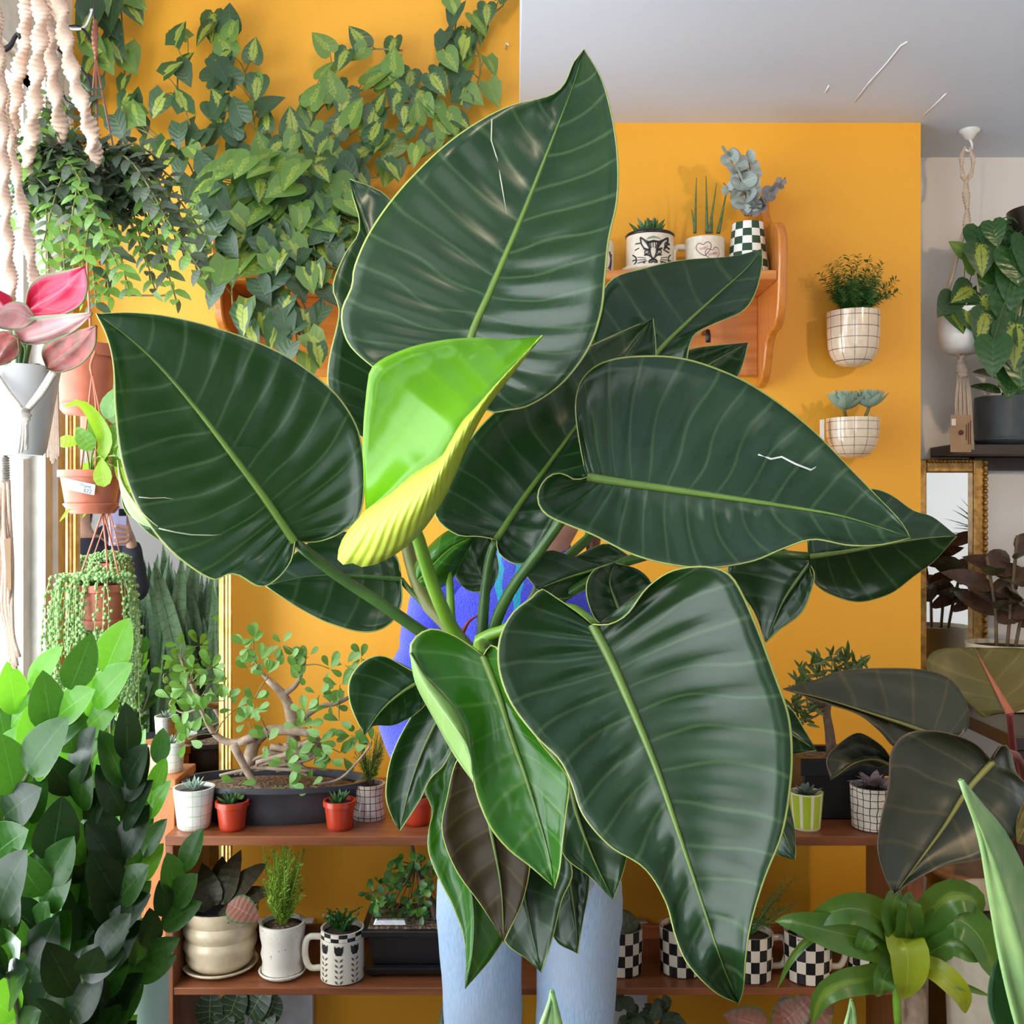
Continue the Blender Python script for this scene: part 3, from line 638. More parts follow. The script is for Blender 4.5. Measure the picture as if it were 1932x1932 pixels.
pet([(935, 1290), (925, 1250), (915, 1215), (905, 1222), (912, 1237)], 1.44, 1.275, .008, .0065, m_petl)
pet([(925, 1300), (880, 1235), (820, 1255), (805, 1278)], 1.46, 1.36, .006, .004, m_pet)
pet([(930, 1300), (885, 1290), (840, 1330)], 1.46, 1.42, .006, .0045, m_pet)
pet([(935, 1300), (890, 1340), (868, 1400)], 1.47, 1.44, .006, .0045, m_pet)
pet([(940, 1300), (920, 1360), (905, 1450)], 1.44, 1.365, .006, .0045, m_pet)
pet([(950, 1300), (960, 1400), (970, 1560)], 1.43, 1.40, .006, .0045, m_pet)
pet([(960, 1300), (1000, 1400), (1060, 1580)], 1.50, 1.46, .006, .0045, m_pet)
pet([(960, 1300), (1010, 1370), (1075, 1470)], 1.44, 1.345, .006, .0045, m_pet)
pet([(970, 1300), (1150, 1330), (1300, 1320), (1400, 1330), (1420, 1420)], 1.50, 1.42, .006, .0045, m_pet)
pet([(920, 1300), (835, 1180), (770, 1110), (757, 1093)], 1.50, 1.52, .006, .004, m_pet)
# red sheath spike seen in the heart, pot and soil
m_red = plain('red_sheath', (.35, .03, .05), .4)
pet([(872, 1195), (885, 1172), (905, 1160)], 1.5, 1.5, .0035, .001, m_red)
PC = W(955, 1300, 1.50); PC.z = 1.03
b = MB(); b.lathe([(.0, 0), (.062, 0), (.066, .004), (.083, .15), (.088, .152), (.088, .172), (.081, .172), (.079, .15)], PC); b.build('nursery_pot', m_blk, hp)
m_soil = plain('potting_soil', (.035, .022, .014), .95, (.06, .04, .028), 120, bmp=.8, bscale=200, bdist=.004)
b = MB(); b.lathe([(.0805, .15), (.06, .154), (.03, .157), (0, .158)], PC); b.build('soil', m_soil, hp)
b = MB(); b.tube([PC+V((0, 0, .13)), PC+V((-.008, -.005, .17)), PC+V((-.018, -.012, .22))], [.03, .028, .016], 10); b.build('crown', m_peto, hp)
# ================================================================ PEOPLE
m_skin = plain('skin', (.55, .30, .21), .5, (.50, .26, .18), 40)
m_skin2 = plain('skin_tan', (.45, .24, .16), .5, (.40, .21, .14), 40)
def skinned(name, chains, mat, parent, root=0, sub=2):
    """chains: list of [(point, rx[, ry]), ...]; points shared by coordinates become joints"""
    idx = {}; vs_ = []; rad = []; ed = set()
    for ch in chains:
        prev = None
        for q in ch:
            key = tuple(round(c, 4) for c in q[0])
            if key not in idx: idx[key] = len(vs_); vs_.append(key); rad.append((q[1], q[2] if len(q) > 2 else q[1]))
            if prev is not None and prev != idx[key]: ed.add((prev, idx[key]))
            prev = idx[key]
    me = bpy.data.meshes.new(name); me.from_pydata(vs_, list(ed), []); me.materials.append(mat)
    o = bpy.data.objects.new(name, me); COL.objects.link(o); adopt(o, parent)
    sk = o.modifiers.new('skin', 'SKIN'); sk.use_smooth_shade = True; sk.branch_smoothing = .6
    if not me.skin_vertices: me.skin_vertices.new()
    for i, r in enumerate(rad): me.skin_vertices[0].data[i].radius = r
    for i in range(len(rad)): me.skin_vertices[0].data[i].use_root = (i == root)
    sb = o.modifiers.new('sub', 'SUBSURF'); sb.levels = sub; sb.render_levels = sub
    return o
def garment(name, rings_list, sleeves, mat, parent, seg=28, crease=.0035):
    """rings_list: lists of (centre, rx, ry) horizontal rings; sleeves: (points, radii) tubes rooted inside the torso"""
    b = MB()
    for rings in rings_list:
        q = cr([(r[0].x, r[0].y, r[0].z, r[1], r[2]) for r in rings], 26); rows = []
        for i, (x, y, z, rx, ry) in enumerate(q):
            row = []
            for j in range(seg):
                a = 2*math.pi*j/seg; k = 1+crease/max(rx, .02)*noise.noise(V((math.cos(a)*2.2+x*9, math.sin(a)*2.2, z*26)))
                row.append(V((x+rx*k*math.cos(a), y+ry*k*math.sin(a), z)))
            rows.append(row)
        up = rows[-1][0].z > rows[0][0].z
        b.grid_closed(rows if up else rows[::-1], seg, len(rows))
    for pts, rad in sleeves:
        q = cr([tuple(p)+(r,) for p, r in zip(pts, rad)], 22); b.tube([V(x[:3]) for x in q], [x[3]*(1+.05*math.sin(i*1.9)) for i, x in enumerate(q)], 18)
    return b.build(name, mat, parent)
def hand(wrist, palm, fdirs, curl, thumb, s=1.0):
    """five finger chains rooted in the palm"""
    wrist, palm, curl = V(wrist), V(palm), V(curl)
    ch = [[(wrist, .021, .026), ((wrist+palm)/2, .018, .03), (palm, .014, .032)]]
    for k, (root, d, L) in enumerate(fdirs):
        root, d = V(root), V(d).normalized(); L *= s
        c = [(palm, .014, .032)]; p = palm+root
        c.append((p, .0095)); q = p+d*L*.45; c.append((q, .0088)); d2 = (d+curl*.7).normalized(); q = q+d2*L*.32; c.append((q, .0080)); d3 = (d2+curl*.7).normalized(); q = q+d3*L*.24; c.append((q, .0068)); ch.append(c)
    t0 = (wrist+palm)/2; th = [V(x) for x in thumb]
    ch.append([(t0, .018, .03), (th[0], .0125), (th[1], .0105), (th[2], .0082)])
    return ch
def head_bits(parent, c, fwd, mat_skin, mat_hair, long_hair=True, hair_only=False):
    fwd = V(fwd).normalized(); rt = fwd.cross(V((0, 0, 1))).normalized(); up = V((0, 0, 1))
    b = MB(); b.ball(c-fwd*.036+up*.030, .082, 16, 12, (.98, 1.0, 1.05)); h = b.build('hair', mat_hair, parent)
    if long_hair:
        for sgn in (-1, 1):
            q = cr([c+rt*sgn*.045+up*.085-fwd*.01, c+rt*sgn*.074+up*.02-fwd*.012, c+rt*sgn*.076-up*.08-fwd*.015, c+rt*sgn*.072-up*.17-fwd*.005], 10)
            b = MB(); b.tube(q, [.012, .018, .022, .024, .024, .024, .023, .021, .018, .012, .004], 8, ell=(1, .7)); b.build('hair_lock', mat_hair, h)
    b = MB(); b.tube([c+fwd*.060+up*.018, c+fwd*.080-up*.012, c+fwd*.068-up*.02], [.005, .010, .008], 8); b.build('nose', mat_skin, parent)
    m_e = plain('eye_'+parent.name, (.8, .78, .75), .2); m_l = plain('lips_'+parent.name, (.5, .14, .13), .4)
    for sgn in (-1, 1):
        b = MB(); b.ball(c+fwd*.054+rt*sgn*.027+up*.012, .0115, 8, 6); e_ = b.build('eye', m_e, parent); b = MB(); b.ball(c+fwd*.0615+rt*sgn*.027+up*.012, .0052, 8, 6); b.build('iris', mat_hair, e_); b = MB(); b.tube([c+fwd*.058+rt*sgn*.012+up*.030, c+fwd*.062+rt*sgn*.028+up*.034, c+fwd*.052+rt*sgn*.042+up*.029], [.0018, .003, .0012], 6); b.build('eyebrow', mat_hair, parent)
        b = MB(); b.ball(c+rt*sgn*.064-fwd*.008, .018, 8, 6, (.45, .9, 1.5)); b.build('ear', mat_skin, parent)
    b = MB(); b.tube([c+fwd*.054-rt*.020-up*.040, c+fwd*.064-up*.039, c+fwd*.054+rt*.020-up*.040], [.002, .0058, .002], 8); b.build('mouth', m_l, parent)
# --- the person holding the plant
cx, Yp = .03, 1.80
pp = thing('person', 'person in blue fleece and light jeans hidden behind the big plant, holding its pot', 'person', (cx, Yp, 0))
LH, RH = V((-.062, 1.575, 1.004)), V((.045, 1.58, 1.004))
sh_l, sh_r = V((cx-.155, Yp, 1.325)), V((cx+.155, Yp, 1.325))
el_l, el_r = V((cx-.205, 1.76, 1.09)), V((cx+.215, 1.74, 1.09))
wr_l, wr_r = V((-.10, 1.645, 1.0)), V((.09, 1.645, 1.0))
pel, spn, cst, nk0, nk1, hd0, hd1, hd2 = [V((cx+dx, y, z)) for dx, y, z in ((0, Yp, .88), (0, Yp+.005, 1.02), (0, Yp, 1.22), (.004, Yp, 1.335), (.014, Yp-.005, 1.38), (.032, Yp-.03, 1.44), (.036, Yp-.03, 1.515), (.036, Yp-.02, 1.575))]
legs = []
for sx in (-1, 1):
    hx = cx+sx*.082; kx = cx+sx*.075
    legs.append([(pel, .11, .08), (V((hx, Yp, .80)), .066), (V((hx, Yp-.01, .66)), .058), (V((kx, Yp-.015, .47)), .054), (V((kx, Yp+.01, .28)), .050), (V((kx, Yp+.03, .08)), .035), (V((kx, Yp-.03, .04)), .038), (V((kx+sx*.015, Yp-.12, .028)), .028)])
arm_l = [(cst, .112, .078), (sh_l, .036), (el_l, .038), (wr_l, .024)]; arm_r = [(cst, .112, .078), (sh_r, .036), (el_r, .038), (wr_r, .024)]
ch = [[(pel, .11, .08), (spn, .105, .078), (cst, .112, .078), (nk0, .05), (nk1, .046), (hd0, .062, .07), (hd1, .074, .085), (hd2, .058, .066)]]+legs+[arm_l, arm_r]
fd = [((.028*a, -.028, -.008+.003*k), (.25*a+.12*(k-1.5), -.85, -.05), .07-.006*abs(k-1.3)) for k, a in ((0, 1.4), (1, .5), (2, -.4), (3, -1.2))]
ch += hand(wr_l, LH, fd, (.05, 0, .06), (LH+V((-.034, -.0, .02)), LH+V((-.042, -.012, .045)), LH+V((-.044, -.02, .068))))
ch += hand(wr_r, RH, [((-a[0], a[1], a[2]), (-d[0], d[1], d[2]), L) for a, d, L in fd], (-.05, 0, .06), (RH+V((.034, -.0, .02)), RH+V((.042, -.012, .045)), RH+V((.044, -.02, .068))))
skinned('body', ch, m_skin, pp)
head_bits(pp, V((cx+.036, Yp-.03, 1.51)), (0, -1, -.1), m_skin, plain('auburn_hair', (.12, .035, .018), .5, (.08, .02, .012), 60))
m_den, nt, p = nodes('light_denim')
tc = N(nt, 'ShaderNodeTexCoord'); mp = N(nt, 'ShaderNodeMapping'); mp.inputs['Scale'].default_value = (700, 700, 60); nt.links.new(tc.outputs['Object'], mp.inputs[0])
wv = N(nt, 'ShaderNodeTexNoise'); wv.inputs['Scale'].default_value = 1; nt.links.new(mp.outputs[0], wv.inputs['Vector'])
c1 = mixc(nt, ramp(nt, wv.outputs[0], .3, .7), (.24, .36, .54), (.40, .52, .68)); c1 = mixc(nt, ramp(nt, nz(nt, 9, 4), .45, .75), c1, (.34, .40, .50))
nt.links.new(c1, p.inputs['Base Color']); p.inputs['Roughness'].default_value = .9; bump(nt, p, wv.outputs[0], .3, .001)
def legrings(c, y, sx):
    hx, kx = c+sx*.084, c+sx*.077
    return [(V((hx-sx*.006, y, .86)), .070, .085), (V((hx, y, .78)), .080, .086), (V((hx, y-.008, .68)), .0725, .078), (V((kx+sx*.003, y-.012, .56)), .0675, .071), (V((kx, y-.012, .46)), .064, .067), (V((kx, y+.005, .28)), .063, .066), (V((kx, y+.015, .07)), .060, .066)]
garment('jeans', [[(V((cx, Yp, .99)), .135, .10), (V((cx, Yp, .93)), .148, .108), (V((cx, Yp, .86)), .158, .112), (V((cx, Yp, .80)), .150, .100), (V((cx, Yp, .755)), .07, .05), (V((cx, Yp, .745)), .012, .01)], legrings(cx, Yp, -1), legrings(cx, Yp, 1)], [], m_den, pp)
m_blue, nt, p = nodes('blue_fleece')
vo = N(nt, 'ShaderNodeTexVoronoi'); vo.inputs['Scale'].default_value = 26; tc = N(nt, 'ShaderNodeTexCoord'); nt.links.new(tc.outputs['Object'], vo.inputs['Vector'])
wvv = N(nt, 'ShaderNodeTexWave'); wvv.inputs['Scale'].default_value = 9; wvv.inputs['Distortion'].default_value = 8; nt.links.new(tc.outputs['Object'], wvv.inputs['Vector'])
sx_ = N(nt, 'ShaderNodeSeparateXYZ'); nt.links.new(tc.outputs['Object'], sx_.inputs[0])
reg = mth(nt, 'LESS_THAN', mth(nt, 'ABSOLUTE', mth(nt, 'SUBTRACT', sx_.outputs[0], .035)), .07)   # printed band down the front
pat = mth(nt, 'MULTIPLY', reg, mth(nt, 'GREATER_THAN', wvv.outputs[0], .52))
c1 = mixc(nt, ramp(nt, nz(nt, 350, 2), .3, .7), (.035, .045, .62), (.06, .08, .80)); c1 = mixc(nt, pat, c1, (.0, .36, .58))
nt.links.new(c1, p.inputs['Base Color']); p.inputs['Roughness'].default_value = .95; p.inputs['Sheen Weight'].default_value = .4; bump(nt, p, nz(nt, 420, 2), .9, .004)
torso = lambda c, y: [(V((c, y, .92)), .162, .120), (V((c, y, 1.0)), .156, .116), (V((c, y, 1.10)), .150, .112), (V((c, y, 1.20)), .160, .116), (V((c, y, 1.28)), .165, .112), (V((c, y, 1.325)), .140, .092), (V((c+.004, y, 1.355)), .090, .072), (V((c+.008, y, 1.385)), .062, .060), (V((c+.010, y, 1.395)), .060, .058)]
def arms(*ls): return [([sh+V((sg*.055, 0, .0)), sh+V((sg*.02, 0, .004)), sh+V((-sg*.012, 0, -.03)), sh.lerp(el, .5), el, el.lerp(wr, .5), el.lerp(wr, .86)], [.042, .056, .064, .060, .056, .047, .038]) for sh, el, wr in ls for sg in ((1 if el.x < sh.x else -1),)]
garment('fleece_jacket', [torso(cx, Yp)], arms((sh_l+V((.02, 0, -.01)), el_l, wr_l), (sh_r+V((-.02, 0, -.01)), el_r, wr_r)), m_blue, pp, crease=.006)
m_shoe = plain('white_canvas_shoe', (.7, .7, .68), .6)
for sx in (-1, 1):
    kx = cx+sx*.077; b = MB(); b.tube([V((kx, Yp+.06, .035)), V((kx, Yp+.02, .045)), V((kx+sx*.005, Yp-.06, .04)), V((kx+sx*.015, Yp-.13, .03)), V((kx+sx*.018, Yp-.165, .024))], [.03, .043, .042, .038, .016], 10, ell=(.8, 1)); b.build('shoe', m_shoe, pp)
# --- the photographer, seen in the floor mirror
ph = thing('person', 'photographer in black reflected in the tall floor mirror, raising a lilac phone', 'person', (-.07, -.33, 0))
c0, y0 = -.07, -.33
pel, spn, cst, nk0, nk1 = [V((c0, y0, z)) for z in (.9, 1.04, 1.24, 1.365, 1.41)]
hc = V((c0-.03, y0+.02, 1.55)); hd0 = V((c0-.02, y0+.015, 1.475)); hd2 = V((c0-.03, y0+.015, 1.61))
shl, shr = V((c0-.16, y0, 1.345)), V((c0+.16, y0, 1.345)); ell_, elr = V((c0-.23, y0+.05, 1.07)), V((.135, -.20, 1.10)); wrl, wrr = V((c0-.17, y0+.2, .93)), V((.062, -.075, 1.335))
lg = []
for sx in (-1, 1):
    hx = c0+sx*.085; lg.append([(pel, .11, .08), (V((hx, y0, .8)), .066), (V((hx, y0, .66)), .058), (V((hx, y0+.01, .47)), .055), (V((hx, y0-.01, .28)), .05), (V((hx, y0-.03, .08)), .035), (V((hx, y0+.03, .04)), .038), (V((hx+sx*.015, y0+.12, .028)), .028)])
PHn = V((.034, -.03, 1.36))
ch = [[(pel, .11, .08), (spn, .105, .078), (cst, .112, .078), (nk0, .05), (nk1, .046), (hd0, .062, .07), (hc, .074, .085), (hd2, .058, .066)]]+lg+[[(cst, .112, .078), (shl, .036), (ell_, .038), (wrl, .024)], [(cst, .112, .078), (shr, .036), (elr, .038), (wrr, .024)]]
ch += hand(wrr, PHn, [((-.012, .022, .022-.02*k), (-1, .12, .12-.08*k), .062) for k in range(4)], (-.1, .1, 0), (PHn+V((.0, -.01, .03)), PHn+V((-.004, -.012, .055)), PHn+V((-.008, -.012, .078))))
LP = wrl+V((.02, .06, -.05)); ch += hand(wrl, LP, [((.02-.014*k, .02, -.02), (.0, .3, -1), .065) for k in range(4)], (0, .3, .1), (LP+V((.03, .0, 0)), LP+V((.035, .02, -.02)), LP+V((.035, .035, -.04))))
skinned('body', ch, m_skin2, ph)
head_bits(ph, hc, (.1, 1, -.1), m_skin2, plain('dark_brown_hair', (.05, .025, .015), .5, (.03, .015, .01), 60))
m_blackknit = plain('black_knit', (.010, .010, .016), .85, (.018, .018, .026), 200, bmp=.4)
garment('black_sweater', [[(r_[0]+V((0, 0, -.03)), r_[1]*.98, r_[2]) for r_ in torso(c0, y0)[:6]]+[(V((c0, y0, 1.335)), .085, .075)]], arms((shl+V((.02, 0, -.01)), ell_, wrl), (shr+V((-.02, 0, -.01)), elr, wrr)), m_blackknit, ph, crease=.006)
garment('dark_trousers', [[(V((c0, y0, .99)), .135, .10), (V((c0, y0, .93)), .148, .108), (V((c0, y0, .86)), .158, .112), (V((c0, y0, .80)), .150, .100), (V((c0, y0, .755)), .07, .05), (V((c0, y0, .745)), .012, .01)], legrings(c0, y0, -1), legrings(c0, y0, 1)], [], plain('dark_denim', (.02, .025, .04), .8), ph)
b = MB(); phn = thing('phone', 'lilac phone with black camera block reflected in the floor mirror', 'phone', (-.018, -.013, 1.31))
b.box((-.056, -.019, 1.305), (.020, -.011, 1.468)); b.build('phone_body', plain('lilac_glass', (.42, .38, .58), .25), phn, False, .004)
b = MB(); b.box((-.016, -.011, 1.433), (.016, -.006, 1.464)); b.build('camera_block', plain('black_glass', (.01, .01, .012), .1), phn, False, .003)
# ================================================================ POTS AND PLANTS ON THE BOOKCASE
CREAM = (.78, .66, .50); IVORY = (.80, .74, .64)
m_cream = plain('cream_glaze', (.62, .50, .34), .35, (.55, .43, .28), 60, coat=.3)
m_speck, nt, p = nodes('speckled_glaze'); f = ramp(nt, nz(nt, 260, 1), .70, .74); nt.links.new(mixc(nt, f, (.72, .66, .56), (.16, .10, .07)), p.inputs['Base Color']); p.inputs['Roughness'].default_value = .3
m_whitepot = plain('white_glaze', (.82, .82, .80), .3, coat=.3)
m_redpl = plain('red_plastic', (.48, .045, .015), .3, (.42, .035, .012), 30)
m_terra = plain('terracotta_plastic', (.52, .16, .09), .4, (.46, .13, .07), 30)
m_greengrid = gridmat('green_line_glaze', 14, 4, (.80, .80, .74), (.42, .55, .22), .03, wv=.03)
m_darkgrid = gridmat('dark_line_glaze', 16, 5, (.72, .60, .48), (.03, .02, .02), .055, wv=.05)
m_crackle = gridmat('crackle_line_glaze', 20, 6, (.74, .66, .56), (.03, .02, .02), .06, wob=.03, wv=.05)
m_wallgrid = gridmat('wall_pot_glaze', 12, 5, (.78, .64, .48), (.10, .06, .05), .022, wv=.03, rough=.12)
m_limestripe, nt, p = nodes('lime_stripe_glaze'); u, v = uvs(nt); k = mth(nt, 'LESS_THAN', mth(nt, 'FRACT', mth(nt, 'ADD', mth(nt, 'MULTIPLY', u, 9), .2)), .72); k = mth(nt, 'MULTIPLY', k, mth(nt, 'MULTIPLY', mth(nt, 'GREATER_THAN', v, .06), mth(nt, 'LESS_THAN', v, .97)))
nt.links.new(mixc(nt, k, (.72, .68, .50), (.38, .50, .03)), p.inputs['Base Color']); p.inputs['Roughness'].default_value = .3
m_chk = checker('black_check_glaze', 16, 4, (.010, .010, .012), (.72, .62, .50), .25, 0, 0, 1, (.72, .62, .50))
m_gchk = checker('green_check_glaze', 12, 7, (.02, .065, .03), (.85, .83, .80), .3, 0, 0, 1, (.8, .78, .75))
m_dsoil = m_soil
m_gravel, nt, p = nodes('bark_gravel'); vo = N(nt, 'ShaderNodeTexVoronoi'); vo.inputs['Scale'].default_value = 130; tc = N(nt, 'ShaderNodeTexCoord'); nt.links.new(tc.outputs['Object'], vo.inputs['Vector'])
nt.links.new(mixc(nt, ramp(nt, vo.outputs['Color'], 0, 1), (.05, .03, .02), (.32, .21, .13)), p.inputs['Base Color']); p.inputs['Roughness'].default_value = .9; bump(nt, p, vo.outputs['Distance'], 1, .006)
m_bark = plain('pale_bark', (.42, .31, .22), .8, (.28, .19, .13), 60, bmp=.5, bscale=150)
m_twig = plain('green_twig', (.25, .24, .08), .6, (.18, .15, .05), 60)
m_browntwig = plain('brown_twig', (.16, .10, .05), .7, (.10, .06, .03), 60)
m_ficus = leafmat('ficus_leaf', (.085, .22, .03), (.15, .32, .045), .32, .2, (.3, .6, .06), 8, (.25, .42, .12), .2, bmp=.1)
m_ficusd = leafmat('ficus_leaf_dark', (.03, .11, .025), (.06, .17, .04), .25, .12, (.2, .5, .06), 8, (.15, .3, .1), .2, bmp=.1)
m_succ = leafmat('haworthia_leaf', (.03, .10, .03), (.06, .17, .04), .35, .0, nv=9, vein=(.25, .35, .2), vamt=.3, bmp=.1)
m_eche = leafmat('echeveria_leaf', (.26, .38, .30), (.34, .46, .36), .55, .0, nv=2, vamt=.0, bmp=0)
m_eched = leafmat('echeveria_dark', (.08, .12, .10), (.13, .18, .15), .55, .0, nv=2, vamt=.0, bmp=0)
m_conifer = plain('lemon_cypress', (.22, .38, .03), .6, (.34, .48, .05), 90)
m_fern = plain('asparagus_fern', (.035, .12, .02), .6, (.06, .17, .025), 90)
m_agl = leafmat('aglaonema_pink', (.42, .09, .08), (.10, .13, .05), .4, .1, nv=8, vein=(.55, .18, .15), vamt=.4, edge=(.08, .14, .05), ew=.86, nscale=40)
m_agld = leafmat('aglaonema_dark', (.025, .045, .02), (.14, .09, .06), .4, .1, nv=8, vein=(.12, .13, .06), vamt=.4, nscale=70)
m_trad = leafmat('tradescantia_leaf', (.16, .06, .12), (.26, .24, .22), .4, .1, nv=4, vein=(.5, .45, .45), vamt=.5)
m_cal = leafmat('calathea_leaf', (.02, .045, .02), (.03, .06, .025), .4, .05, nv=7, vein=(.20, .28, .10), vamt=.9, bmp=.1)
m_fit = leafmat('fittonia_leaf', (.04, .09, .04), (.06, .11, .05), .5, .05, nv=8, vein=(.35, .25, .22), vamt=.8, bmp=.1)
def at(px, Y, z): return V(((px-966)/F*Y, Y, z))
def pot(parent, c, rt, rb, h, mat, name='pot', lip=0, wall=.004, seg=28, ang=0.0, soil=m_dsoil, fill=.86, prof=None):
    b = MB()
    if prof: P = [(r, z, max(0, min(1, (z-prof[0][1])/(h)))) for r, z in prof]
    else:
        P = [(rb*.9, 0, 0), (rb, .003, .01)]
        for i in range(1, 9): t = i/8; P.append((lerp(rb, rt, t), max(.004, h*t), t))
        if lip: P = P[:-2]+[(lerp(rb, rt, .8), h*.8, .8), (rt+lip, h*.8+.001, .8), (rt+lip, h, 1)]
    rr = P[-1][0]; P += [(rr-wall, h, 0), (rr-wall-.001, h*fill, 0)]
    b.lathe([(0, 0, 0)]+P if not prof else P, c, seg, ang0=ang); o = b.build(name, mat, parent, True, 0, .7)
    if soil:
        b = MB(); b.lathe([(rr-wall-.0005, h*fill), ((rr-wall)*.5, h*fill+.003), (0, h*fill+.004)], c, 20); b.build('soil', soil, parent)
    return o
def saucer(parent, c, r, h, mat):
    b = MB(); b.lathe([(0, 0), (r*.72, 0), (r*.95, h*.6), (r, h), (r-.004, h), (r*.9, h*.75), (r*.7, h*.35), (0, h*.35)], c); return b.build('saucer', mat, parent)
def handle(parent, c, r, h, ang, mat, rad=.0055, out=.03):
    d = V((math.cos(ang), math.sin(ang), 0)); q = cr([c+d*(r-.002)+V((0, 0, h*.82)), c+d*(r+out*.8)+V((0, 0, h*.80)), c+d*(r+out)+V((0, 0, h*.5)), c+d*(r+out*.7)+V((0, 0, h*.22)), c+d*(r-.003)+V((0, 0, h*.2))], 16)
    b = MB(); b.tube(q, rad, 8, ell=(1, 1.2)); return b.build('handle', mat, parent)
def rosette(parent, c, me, n, size, tilt0=.2, tilt1=1.2, wide=1.0, r0=.0, spin=2.4, name='leaf'):
    for i in range(n):
        a = i*spin+R(-.2, .2); t = i/n; el = lerp(tilt1, tilt0, t)   # inner leaves steeper
        d = V((math.cos(a)*math.cos(el), math.sin(a)*math.cos(el), math.sin(el)))
        put(me, name, parent, c+V((math.cos(a), math.sin(a), 0))*r0+V((0, 0, .002*(1-t))), d, V((-d.x*.6, -d.y*.6, 1)), size*lerp(.65, 1, t)*R(.9, 1.1), wide)
def spray(parent, base, tips, mat, needle=.008, per=26, dens=1.0, sr=.0009, name='foliage', up=.5, twigm=None, wid=.14, spreadn=1.0, curl=.0):
    """feathery foliage: thin branchlets set with fine needles, one joined mesh (too fine to count)"""
    b = MB()
    for tip in tips:
        q = cr([base, base.lerp(tip, .5)+jit(.004)+V((0, 0, .006)), tip], 10); b.tube(q, [sr*(1.4-i/10) for i in range(11)], 4, m=0)
        ax = (tip-base).normalized()
        for k in range(int(per*dens)):
            t = .22+.78*k/per; i = min(9, int(t*10)); p = V(q[i]).lerp(V(q[i+1]), t*10-i if i < 9 else R(0, 1))
            s = ax.cross(jit(1)).normalized(); d = (s*spreadn+ax*up).normalized(); L = needle*R(.7, 1.2)*(1.15-.5*t); n2 = d.cross(ax).normalized()*L*wid
            i0 = len(b.v); b.v += [tuple(p-n2*.5), tuple(p+d*L*.5+n2), tuple(p+d*L), tuple(p+d*L*.5-n2+ax*L*.1)]
            b.face([i0, i0+1, i0+2, i0+3], None, 1 if twigm else 0)
    o = b.build(name, [twigm, mat] if twigm else mat, parent, False); o['kind'] = 'stuff'; return o
# --- small pots along the bookcase top
t = thing('succulent_pot', 'white pot with thin green grid lines and spiky succulent, front of bookcase top', 'potted plant', at(366, 2.0, ZT))
c = at(366, 2.005, ZT); pot(t, c, .040, .031, .080, m_greengrid)
me = leafmesh('thick', m_eche, .3, -.1, thick=.06); rosette(t, c+V((0, 0, .072)), me, 14, .035, .5, 1.3, .6)
t = thing('succulent_pot', 'small white grid pot standing on the narrow wooden stand behind the bonsai', 'potted plant', at(322, 2.1, .918))
c = at(324, 2.1, .918); pot(t, c, .0265, .022, .062, m_greengrid); rosette(t, c+V((0, 0, .055)), me, 10, .028, .5, 1.3, .6)
for i, (px, Y, lab) in enumerate(((438, 1.995, 'small red plastic pot with haworthia beside the white grid pot'), (641, 2.0, 'small red plastic pot with haworthia beside the waisted grid pot'), (787, 2.03, 'small red plastic pot half hidden behind the hanging grey-green leaf'))):
    t = thing('haworthia_pot', lab, 'potted plant', at(px, Y, ZT), 'red plastic starter pots on the bookcase')
    c = at(px, Y, ZT); pot(t, c, .0305, .024, .056, m_redpl, lip=.0018)
    me2 = leafmesh('thick', m_succ, .5, -.15, thick=.1); rosette(t, c+V((0, 0, .048)), me2, 13, .034, .35, 1.25, .75)
t = thing('cypress_pot', 'waisted cream pot with black grid lines holding a tiny conifer on bookcase top', 'potted plant', at(697, 2.07, ZT))
c = at(697, 2.07, ZT); pot(t, c, .032, .032, .07, m_darkgrid, prof=[(0, 0), (.031, 0), (.033, .004), (.0305, .02), (.028, .035), (.0275, .045), (.029, .058), (.032, .07)])
spray(t, c+V((0, 0, .062)), [c+V((R(-.03, .03), R(-.03, .03), .062+R(.06, .12))) for _ in range(40)], m_conifer, .010, 34, twigm=m_browntwig)
t = thing('echeveria_pot', 'lime green striped pot with grey succulent on the bookcase right', 'potted plant', at(1521, 2.0, ZT))
c = at(1521, 2.0, ZT); pot(t, c, .033, .027, .072, m_limestripe); rosette(t, c+V((0, 0, .064)), leafmesh('thick', m_eched, .3, -.1, thick=.08), 14, .033, .3, 1.2, 1.0)
t = thing('tradescantia_pot', 'cream pot with wavy black crackle lines and purple striped leaves', 'potted plant', at(1648, 2.0, ZT))
c = at(1648, 2.005, ZT); pot(t, c, .045, .041, .083, m_crackle); rosette(t, c+V((0, 0, .075)), leafmesh('ovate', m_trad, .3, .3), 12, .055, .3, 1.2, .8)
